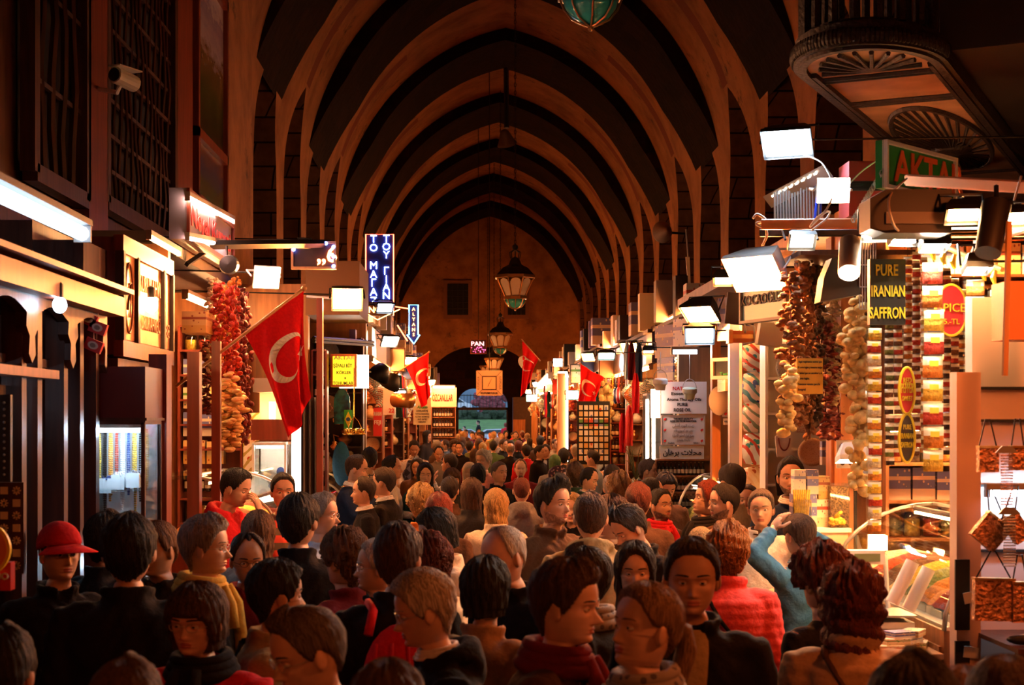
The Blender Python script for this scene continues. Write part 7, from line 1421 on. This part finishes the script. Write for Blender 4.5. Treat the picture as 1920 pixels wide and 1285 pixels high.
w.build('leaves', mat('plant_green', (.15,.16,.07), .6), t); MB().tube([c, c-Vector((0,0,.5))], .02, 6).build('stem', WOODL, t); MB().lathe([(0,0),(.12,0),(.16,.28),(0,.28)], Vector((c.x,c.y,c.z-.78)), 14).build('pot', sp('brown'), t); MB().lathe([(0,0),(.2,0),(.2,.02),(0,.02)], Vector((c.x,c.y,c.z-.8)), 14).build('stand_top', WOOD, t); MB().tube([(c.x,c.y,0),(c.x,c.y,c.z-.8)], .03, 6).build('stand', WOOD, t)
# ---- the generic run of stalls down both sides of the hall -------------------
PRM = {'L': (-1.55, -1), 'R': (2.6, 1)}; r = random.Random(77); ordn = ('nearest','second','third','fourth','fifth','sixth','seventh','eighth','ninth','tenth','eleventh','twelfth','thirteenth','fourteenth')
kinds = [['bottle','carton','pot','plate'],['jar','vase','carton','bottle'],['pot','plate','vase','jar'],['carton','jar','bottle','plate']]
for side in 'LR':
    xf, sg = PRM[side]; wall = XC+sg*HW; lat = 'left' if side == 'L' else 'right'
    ystart = 18.05 if side == 'L' else 17.05; i = 0; y = ystart
    while y < 64:
        y1 = min(y+3.9+r.uniform(-.1,.3), 75); ds = ordn[min(i,13)]; far = y > 45
        zc = 2.95+r.uniform(-.1,.15)
        x_ = xf-(.05*sg if i % 2 else 0)
        if i > 0 or True: S(MB().ab((x_, y1-.1, 0), (wall, y1, zc+.35)).build('partition_%s_%d' % (lat, i+2), WOODL if i % 2 else WOOD2))
        t = thing('shop_fascia', 'boxed fascia board over the %s stall of the %s run' % (ds, lat), 'fascia', (x_, (y+y1)/2, zc), 'stall fascias'); MB().ab((x_-.04, y+.03, zc), (x_+.04, y1-.14, zc+.42)).build('board', [DARK, REDW, GREYM, mat('blue_board', (.05,.06,.2), .4), CREAM][r.randrange(5)], t); MB().ab((x_-.1, y+.02, zc+.42), (x_+.12*sg+.1, y1-.13, zc+.47)).build('ledge', DARK, t)
        S(MB().ab((min(x_,wall), y, zc+.48), (max(x_,wall), y1-.1, zc+.53)).build('stall_ceiling_%s_%d' % (lat, i+2), WOOD))
        # shelves on the face of the partition that looks toward the camera
        xa, xb = (x_-.62, x_-.03) if side == 'L' else (x_+.03, x_+.62); pl = 'the %s %s-hand stall' % (ds, lat)
        rows = 7 if not far else 5
        if y < 60:
            shelf_unit(xa, xb, y1-.14, .95, zc-.1, rows, 'goods shelves of '+pl, [WOOD, WOOD2, REDW][i % 3], dep=.2); fill(xa, xb, y1-.15, .95, zc-.1, rows, [kinds[(i+k) % 4][(k*3+i) % 4] for k in range(rows)], pl, r, 1.12 if not far else 1.4)
        cols_ = (WARMW, WARMW, WARM, WARM); cl = cols_[r.randrange(4)]
        strip((x_, y+.5, zc-.05), (x_, y1-.5, zc-.05), .06, cl, 34 if y > 26 else 26, 'tube lamp under the fascia of '+pl, name='stall_light')
        if i % 2 == 0: strip((x_, y+.6, zc+.50), (x_, y1-.8, zc+.50), .06, WARM, 90 if y < 40 else 190, 'added vault fill tube on top of the fascia of '+pl, name='vault_fill_light')  # added tubes that throw fill light up onto the vault
        # hanging wares along the front
        hk = ['garland','lantern','bag','scarf','lantern'][i % 5]
        nh = 5 if not far else 3
        for k in range(nh):
            yy = y+.5+(y1-y-1)*k/nh; q = Vector((x_-sg*.06, yy, zc-.05)); lab = '%s hanging at the front of %s, %s' % ({'garland':'dried fruit string','lantern':'mosaic lantern','bag':'leather bag','scarf':'coloured scarf'}[hk], pl, ordn[k]); s = r.uniform(.8,1.2)
            if hk == 'garland': put('garland', q, r.uniform(0,6), (1.3,1.3,.7*s), lab, 'wares at '+pl, [[sp('red'),sp('orange'),sp('cream')][k % 3]])
            elif hk == 'lantern': put('lantern', q-Vector((0,0,1.4*.42*s)), 0, .42*s, lab, 'wares at '+pl, [[_M['mosaic'],PLT[1],PLT[3],PLT[0]][(k+i) % 4]])
            elif hk == 'bag': put('bag', q-Vector((0,0,.85*.6)), PI/2, .6, lab, 'wares at '+pl, [[mat('leather',(.25,.1,.04)), REDP, nk[1], sp('yellow')][k % 4]])
            else: put('scarf', q-Vector((0,0,.85)), PI/2+.3, (.5,1,.85), lab, 'wares at '+pl, [cloth(['teal','red','purple','orange','lightblue'][k])])
        # counter in front
        x2 = x_-sg*.42
        t = thing('stall_counter', 'wooden counter with stepped wares before '+pl, 'counter', ((x_+x2)/2, (y+y1)/2, 0), 'stall counters')
        if i > 0: 
            MB().ab((min(x_,x2)+.02, y+.25, 0), (max(x_,x2)-.02, y1-.35, .85)).build('cabinet', [WOOD, WOOD2][i % 2], t); MB().ab((min(x_,x2), y+.2, .85), (max(x_,x2), y1-.3, .89)).build('top', WOODL, t)
            for k in range(4 if not far else 2): put(['pot','vase','jar'][(i+k) % 3], ((x_+x2)/2, y+.6+.75*k, .891), k, [.16,.26,1.3][(i+k) % 3], '%s on the counter before %s, %s' % (['copper pot','glazed vase','spice jar'][(i+k) % 3], pl, ordn[k]), 'counter wares', None)
        else: bpy.data.objects.remove(t)
        # clutter standing above the fascia: boxes, air conditioners, sign boards
        for k in range(3 if not far else 2):
            yy = y+.5+1.15*k; hh = r.uniform(.25,.6); dd = r.uniform(.2,.5); ww = r.uniform(.15,.4); m = [GREYM, CREAM, mat('violet_box', (.16,.13,.42), .4), DARK, CART[0], PINKP, CART[2], BLACK][r.randrange(8)]
            T(MB().ab((x_-sg*.02-ww/2, yy, zc+.472), (x_-sg*.02+ww/2, yy+dd, zc+.472+hh)).build('storage_box', m), '%s above the fascia of %s, %s along' % ('upright box' if hh > .42 else 'low box', pl, ordn[k]), 'box', 'boxes above the fascias')
        if i % 2 == 1: 
            c = Vector((x_-sg*.25, y+1.0, zc+.25)); flx = sg*-.4; n = Vector((flx, -.7, -.6)); q = c; px = VX+F*q.x/q.y; py = HY-F*(q.z-CH)/q.y
            flood(px, py, q.y, .24, .16, n, [WARM, NEUT, WARMW][r.randrange(3)], 60, 'floodlight on the fascia of '+pl)
        if not far and i > 1:
            c = Vector((x_-sg*.16, y+2.2, zc+.1)); sign4('projecting_sign', 'small board projecting toward the aisle from '+pl, VX+F*(c.x-.15)/c.y, c.y, VX+F*(c.x+.15)/c.y, c.y, HY-F*(c.z+.25-CH)/c.y, HY-F*(c.z-.2-CH)/c.y, [PINKP, REDP, CREAM, nk[1], CART[1]][i % 5], (), DARK, group='projecting signs')
        y = y1; i += 1
w = MB()
for k in range(2): w.tube([P(588,634+k*6,15), P(700,642+k*6,18)], .02, 5)
T(w.build('awning_rail', BLACK), 'pair of thin dark rails running over the yellow herbalist sign', 'rail')
T(MB().box(P(662,630,17.5), (.07,.2,.14)).build('violet_carton', mat('violet_box', (.16,.13,.42), .4)), 'violet carton on the rail above the yellow herbalist sign', 'box')
if 0: pass
t = thing('far_booth', 'dark booth with a framed notice right of the far doorway', 'booth', P(985,800,72.5)); a_ = P(962,0,72.5); b2 = P(1010,745,72.5); MB().ab((a_.x,72.5,0),(b2.x,74,b2.z)).build('booth', DARK, t); MB().ab((P(962,0,72.4).x,72.4,P(0,822,72.4).z),(P(985,0,72.4).x,72.45,P(0,787,72.4).z)).build('framed_notice', WOOD2, t)
for o_ in list(PR.values()):     # prototypes that were never placed
    pass
for k_, o_ in PR.items():
    if k_ not in USED:
        for c_ in list(o_.children): bpy.data.objects.remove(c_)
        bpy.data.objects.remove(o_)

for sx, lab in ((-1.5, 'left'), (2.5, 'right')): strip((XC+sx*1.5-.6, 68.5, 3.45), (XC+sx*1.5+.6, 68.5, 3.45), .09, WARM, 190, 'added fill tube before the end wall, %s of the doorway' % lab, name='end_wall_fill')  # two tubes added to brighten the dark end wall
p = person
# -- nearest to the camera
p(107,975,6.21,38,'person in a red baseball cap and black jacket below the wooden kiosk','buzz','dark','coat','black',cap='red',skin='l')
p(240,965,5.60,188,'broad-backed person in black coat seen from behind before the lit jewellery case','full','black','coat','black',wid=1.12)
p(192,962,7.1,150,'dark-haired person half hidden behind the broad black back near jewellery case','full','black','coat','charcoal')
p(306,972,6.66,-30,'ruddy-faced person with receding grey-brown hair just right of the broad black back','recede','lbrown','coat','charcoal',turn=-10,pitch=8)
p(376,965,6.28,82,'grey-haired elderly person in glasses with yellow scarf, in profile','full','grey','coat','black',glasses='steel',scarf='yellow',skin='l')
p(380,1090,4.91,-18,'short-haired person in glasses with black scarf over red coat','bangs','brown','coat','red',scarf='black',glasses='steel',skin='l',fem=1,wid=1.12,pitch=5)
p(461,995,6.90,18,'person in dark-rimmed glasses with dark hair pulled back, above the red coat','recede','dark','coat','maroon',glasses='dark',fem=1,pitch=8)
p(482,960,8.18,165,'person with shoulder-length light brown hair seen from behind below striped polo','medium','lbrown','sweater','grey',fem=1)
p(558,925,7.31,165,'tall person in black jacket seen from behind, short black hair','full','black','coat','black',turn=-22,wid=1.05)
p(597,922,8.64,75,'grey-haired person in profile just behind the tall black-jacketed back','short','grey','shirt','lightblue',glasses='steel',turn=15)
p(508,1048,5.29,112,'person with thick black hair in beige jacket with black straps','full','black','coat','khaki',turn=20,strap='black',fem=1,wid=1.02)
p(620,1122,3.99,-62,'greying person in tan jacket looking down, lowest in the frame','short','pepper','coat','brown',turn=-10,pitch=18,glasses='steel',skin='l',wid=1.05)
p(230,1236,3.20,175,'top of a brown-haired head at the bottom edge beneath the black back','short','brown','coat','black')
p(722,1242,3.15,170,'top of a chestnut-haired head at the bottom edge beside red backpack','full','brown','coat','black')
p(652,1002,6.84,-125,'person with curly light brown hair turned away, in dark red jacket','curly','lbrown','coat','maroon',fem=1)
p(745,980,5.72,170,'person with thick brown hair carrying a red backpack on black coat','full','brown','coat','black',backpack='red',turn=-15)
p(716,1008,6.54,-80,'silver-haired person peering out left of the red backpack wearer','short','white','coat','black',glasses='steel')
p(686,893,12.54,-82,'balding person in dark suit with white collar at the food counter','recede','dark','suit','black',collar='white',skin='m')
p(724,875,12.85,-105,'taller dark-haired person in dark suit and white collar beside balding suited one','short','dark','suit','black',collar='white')
p(827,1062,4.75,-78,'white-haired elderly person in glasses and black hooded jacket looking down','full','white','hoodie','black',pitch=14,glasses='steel',skin='l',collar='white')
p(905,1045,5.49,150,'person with straight black hair hanging down behind the white-haired elder','bob','black','coat','tan',fem=1)
p(965,975,6.12,-48,'bald person with white fringe looking down, beside the brown coat','bald','white','coat','black',pitch=16,skin='l',nose=1.2)
p(815,1008,7.00,-140,'person with reddish curls in cream coat in front of black bob haircut','curly','auburn','coat','cream',fem=1,pitch=10)
p(838,950,7.80,-72,'person with a black bob haircut, pale face in profile, cream collar','bob','black','coat','cream',pitch=14,fem=1,skin='l')
p(1040,1045,4.42,66,'smiling person with tousled brown hair, red scarf and brown overcoat','full','brown','coat','brown',scarf='maroon',skin='l',turn=-5,pitch=5,nose=1.25,wid=1.02)
p(1212,1088,4.14,-62,'fair-haired person with hair tied back, grey patterned scarf, looking up','pony','dblonde','coat','black',scarf='greyfloral',skin='l',pitch=-8,fem=1)
p(1296,1000,4.90,-6,'stern dark-haired person in black coat over open beige shirt, facing forward','short','dark','coat','black',bib='khaki',skin='m',pitch=6,wid=1.04)
p(1190,1016,6.34,-4,'young person with long dark hair facing forward between two taller heads','long','dark','coat','black',fem=1,skin='l')
p(1108,1022,5.70,-118,'dark-haired person turned away with checked grey collar, behind brown overcoat','short','dark','coat','black',scarf='greyfloral',turn=-10)
p(1032,897,8.58,48,'dark-haired person in leather jacket holding fingers to the mouth','quiff','black','coat','brown',pose='face_l',beard='stubble',turn=5)
p(1108,922,7.93,178,'person in dark hooded jacket with beige back panel, brown hair','short','brown','hoodie','khaki',wid=1.05)
p(1152,938,9.03,-60,'person with wavy brown hair half hidden behind hooded beige jacket','curly','brown','coat','brown')
p(1206,935,8.30,-62,'person with swept-up dark hair bending the head low, black jacket','quiff','dark','coat','black',pitch=32,turn=-10)
p(1236,915,11.01,38,'bearded person with red collar looking toward the right-side counters','short','black','coat','brown',beard='full',scarf='red',pitch=-4)
p(1365,990,7.13,172,'person with bright ginger curls in a quilted coral-red jacket','curly','ginger','puffer','coral',fem=1,strap='black')
p(1314,984,8.04,170,'person with cropped sandy hair just left of the ginger curls','buzz','blonde','coat','brown')
p(1362,905,10.01,-78,'dark-haired bearded vendor in white coat looking left','short','black','shirt','white',beard='full',turn=-20)
p(1427,915,9.60,-14,'grey-haired vendor in a long white coat looking at the camera','short','pepper','coat','white',legs='charcoal',turn=-10,pose='bent',collar='brown')
p(1404,905,11.26,-24,'clean-shaven person with red collar between the two white-coated vendors','buzz','brown','coat','green',scarf='red')
p(1325,900,10.37,-82,'person with red hair looking up, brown coat, left of the vendors','full','red','coat','brown',pitch=-12,fem=1,scarf='black')
p(1506,962,8.34,-158,'person in a blue sweater clasping both hands to the head','short','brown','sweater','blue',pose='head',collar='lightblue',pitch=4,turn=-12,wid=1.05)
p(1600,1068,5.34,175,'person with wavy auburn hair in tan quilted jacket with thin shoulder strap','wavy','auburn','puffer','tan',fem=1,strap='brown',wid=1.08)
p(1548,1040,6.18,-150,'person with frizzy auburn hair and black top behind the tan quilted jacket','afro','auburn','sweater','black',fem=1)
p(1716,1234,2.72,165,'top of a dark-haired head at the bottom edge under the spice counter','full','dark','coat','black')
p(1812,1248,3.31,170,'top of a light brown head at the bottom edge beside the bald one','short','lbrown','coat','brown')
p(1892,1222,2.98,175,'bald shiny head at the bottom corner under the metal handbags','bald','brown','coat','black',skin='l')
p(2,1180,4.00,178,'edge of a person in a red coat at the lower corner below the yellow disc','full','black','coat','red')
# -- middle distance
p(1482,855,10.45,-8,'bearded vendor in navy top standing behind the nut boxes','short','black','sweater','navy',beard='full',collar='white')
p(1376,868,10.9,-150,'dark-haired person turned away in grey shirt near hanging cushions','short','dark','shirt','grey')
p(1388,832,16.1,178,'person with dark blonde hair in black fur-collared coat inside the lit shop','bob','lbrown','coat','black',fem=1)
p(425,872,10.20,72,'young person in bright red hoodie covering the face with one hand','short','black','hoodie','red',pose='face_l',pitch=18,turn=10,skin='l')
p(530,885,10.60,14,'person in a red and brown striped polo shirt behind the counter','short','black','shirt','polo',turn=5)
p(658,850,14.06,82,'person in navy sweater with white collar drinking from cup','recede','brown','sweater','navy',pose='cup',collar='white',pitch=12)
p(693,838,16.62,-172,'person in black and white checked shirt turned away','short','dark','shirt','check')
p(732,853,15.78,78,'balding person in loose white shirt holding paper cup','recede','black','shirt','white',pose='bent')
p(776,823,24.59,6,'vendor in patterned dark vest over white shirt behind counter','short','black','shirt','white',vest='argyle',beard='moustache',pitch=20,pose='bent',collar='white')
p(800,808,37.50,60,'person in dark hooded top near the far-left trinket stall','short','black','coat','charcoal',hood='charcoal')
p(797,868,15.98,6,'smiling person with long black hair and teal jacket facing forward','long','black','coat','teal',fem=1,skin='l',scarf='black')
p(783,858,19.83,-12,'person with long dark hair half hidden behind the teal jacket','long','dark','coat','brown',fem=1)
p(843,850,19.16,-112,'person in white shirt with thin stripes, chin lifted, arms folded','short','dark','shirt','thin',pose='chin',turn=-25,pitch=-8)
p(823,835,25.40,2,'person with thick moustache and grey jacket looking down','recede','black','coat','grey',beard='moustache',pitch=12)
p(846,878,15.37,22,'young person with brown hair and fringe below the thin-striped shirt','bangs','brown','coat','charcoal',fem=1)
p(880,866,17.77,4,'person in a white headscarf facing forward',None,'dark','coat','brown',headscarf='cream',fem=1,skin='l')
p(896,870,16.89,178,'smooth black-haired head seen from behind, before the white headscarf','bob','black','coat','black',fem=1)
p(909,843,18.38,-38,'white-haired person in glasses and pink shirt','full','white','shirt','pink',glasses='steel',skin='l')
p(933,863,16.20,42,'person with short grey-brown hair and dark jacket looking right with a frown','buzz','pepper','coat','black')
p(976,860,19.17,0,'balding person with goatee in maroon jacket facing forward','recede','lbrown','coat','maroon',beard='goatee',skin='l')
p(791,915,10.86,-165,'person with short blonde curls seen from behind, orange-brown coat','curly','blonde','coat','orange',fem=1)
p(822,925,10.06,172,'person with straight red hair seen from behind','medium','red','coat','brown',fem=1)
p(843,893,13.41,180,'person with short dark hair in brown jacket seen from behind','short','dark','coat','brown')
p(884,897,12.04,178,'person with very long dark brown hair seen from behind','long','brown','coat','charcoal',fem=1)
p(930,918,10.74,175,'person with straight blonde hair and cream jacket seen from behind','medium','blonde','coat','cream',fem=1)
p(978,893,13.41,178,'person with cropped auburn hair in grey hooded jacket seen from behind','buzz','auburn','hoodie','grey')
p(1073,925,11.39,-12,'blonde person with pale face holding a dark object beside the leather jacket','medium','blonde','coat','black',fem=1,skin='l',pose='bent')
p(1097,875,15.37,58,'balding person with dark green jacket looking down to the right','recede','black','coat','darkgreen',pitch=12,collar='white')
p(1146,868,14.79,165,'dark-skinned person in black coat turned away','buzz','black','coat','black',skin='d')
p(1161,888,11.80,178,'person with ash-brown tousled hair and dark coat seen from behind','tuft','dblonde','coat','teal')
p(1150,884,12.30,170,'bald crown just beside the ash-brown tousled hair','tonsure','grey','coat','red')
p(1196,905,10.07,170,'person with thick auburn-brown hair turned away near the right-side counters','full','auburn','coat','brown')
p(1211,860,16.46,78,'heavy-set person with brushed-back grey hair in profile, black coat','short','pepper','coat','black',scarf='black')
p(1216,892,11.34,110,'bald person with dark fringe looking away toward the glowing counter','bald','black','coat','brown')
p(1241,880,12.84,16,'young person with straight black fringe looking down by the rose oil signs','full','black','coat','brown',pitch=25)
p(1043,873,16.19,62,'person in dark patterned headscarf turned to the right',None,'dark','coat','tan',headscarf='floral',fem=1)
p(1078,872,16.48,178,'person with loose ash-blonde curls seen from behind','curly','dblonde','coat','green',fem=1)
p(1114,843,21.64,-118,'person in light blue shirt, short dark hair, by the postcard racks','short','dark','shirt','lightblue')
p(1079,833,26.56,172,'white-haired person in khaki jacket with black cross strap','short','white','coat','khaki',strap='black')
p(1057,840,22.91,176,'person in long charcoal coat seen from behind beside khaki jacket','full','black','coat','charcoal',skin='t')
p(1010,834,25.97,62,'person in black leather jacket looking right over blue-shirted one','short','black','coat','black')
p(1024,832,27.17,-20,'person in open dark jacket over light blue shirt','short','dark','coat','charcoal',bib='lightblue')
p(880,826,31.58,178,'person in olive green jacket seen from behind','short','dark','coat','olive')
p(890,842,25.81,176,'person with long chestnut hair behind the olive green jacket','long','brown','coat','maroon',fem=1)
p(905,830,33.37,178,'blonde head seen from behind near the middle of the aisle','bob','blonde','coat','olive',fem=1)
p(925,826,31.58,176,'dark-haired person in grey-green coat seen from behind','short','black','coat','green')
p(943,823,33.80,48,'person in black jacket looking right, middle of the aisle','short','brown','coat','black')
p(957,830,28.50,180,'bald crowned person in black seen from behind in the aisle','tonsure','grey','coat','black')
p(972,826,34.00,178,'person with auburn bob in black seen from behind','bob','auburn','coat','black',fem=1)
p(987,833,26.56,-170,'person with dark hair and red collar seen from behind, beside leather jacket','short','black','coat','red')
p(1040,822,34.00,38,'ruddy person with shaved head in tan jacket near postcard racks','buzz','brown','coat','tan')
p(1056,821,34.29,20,'young dark-haired person in charcoal top under lit postcard racks','short','black','sweater','charcoal')
p(1040,852,21.71,170,'person in a green headscarf seen from behind',None,'dark','coat','grey',headscarf='green',fem=1)
p(852,826,31.81,10,'curly dark-haired person facing forward below the bottle shelves','curly','brown','coat','grey')
p(863,828,29.96,-20,'person in black facing forward next to the curly-haired one','short','dark','coat','black')
p(836,824,33.39,-80,'balding person in denim-blue jacket looking left','recede','brown','coat','denim')
p(818,826,31.58,120,'short grey-haired person in brown by the far-left stalls','short','grey','coat','brown')
# -- the far crowd down the aisle
cols = ['black','brown','orange','grey','red','navy','tan','charcoal','maroon','olive','white','purple','beige','denim']
styles = [('short','dark'),('long','brown'),('full','black'),('bob','blonde'),('short','grey'),('buzz','auburn'),('medium','black')]
colname = {'tan':'tan','denim':'denim-blue','navy':'navy blue'}; stn = {('short','dark'):'short dark hair',('long','brown'):'long brown hair',('full','black'):'thick black hair',('bob','blonde'):'blonde bob',('short','grey'):'short grey hair',('buzz','auburn'):'cropped auburn hair',('medium','black'):'shoulder-length black hair'}
rr = random.Random(11); used = []; k = 0; combos = [(c, s) for c in cols for s in styles]; rr.shuffle(combos)
while len(used) < 46 and k < 4000:
    k += 1; d = rr.uniform(34, 70); lo, hi = VX-.85/d*F, VX+1.9/d*F; x = rr.uniform(lo, hi)
    X = (x-VX)/F*d
    if any((X-a)**2+(d-b)**2 < .5 for a, b in used): continue
    c, st = combos[len(used)]; used.append((X, d)); h = rr.uniform(1.5, 1.72); away = rr.random() < .6; f = rr.choice((170, 180, -165)) if away else rr.uniform(-50, 50)
    p(x, HY+(CH-h)*F/d, d, f, 'person with %s in %s coat %s far down the aisle' % (stn[st], colname.get(c, c), 'walking away' if away else 'walking closer'), st[0], st[1], 'coat', c, fem=1 if st[0] in ('long','bob','medium') else 0, group='distant crowd in the aisle')
p(897,788,104.00,-90,'person in dark suit walking past outside the far doorway','short','black','coat','black',legs='black')
p(871,799,100.00,-60,'person in white top just outside the far doorway','short','black','coat','white')
p(948,793,97.00,170,'person in bright red top outside at the edge of the far doorway','bangs','red','coat','red')
bpy.context.view_layer.update()
KS = 1.07      # the hall was laid out in units of 1.07 m
for o in list(SC.objects):
    if o.parent is None:
        o.location = o.location*KS
        if o.type != 'CAMERA': o.scale = o.scale*KS
cd.dof.focus_distance *= KS
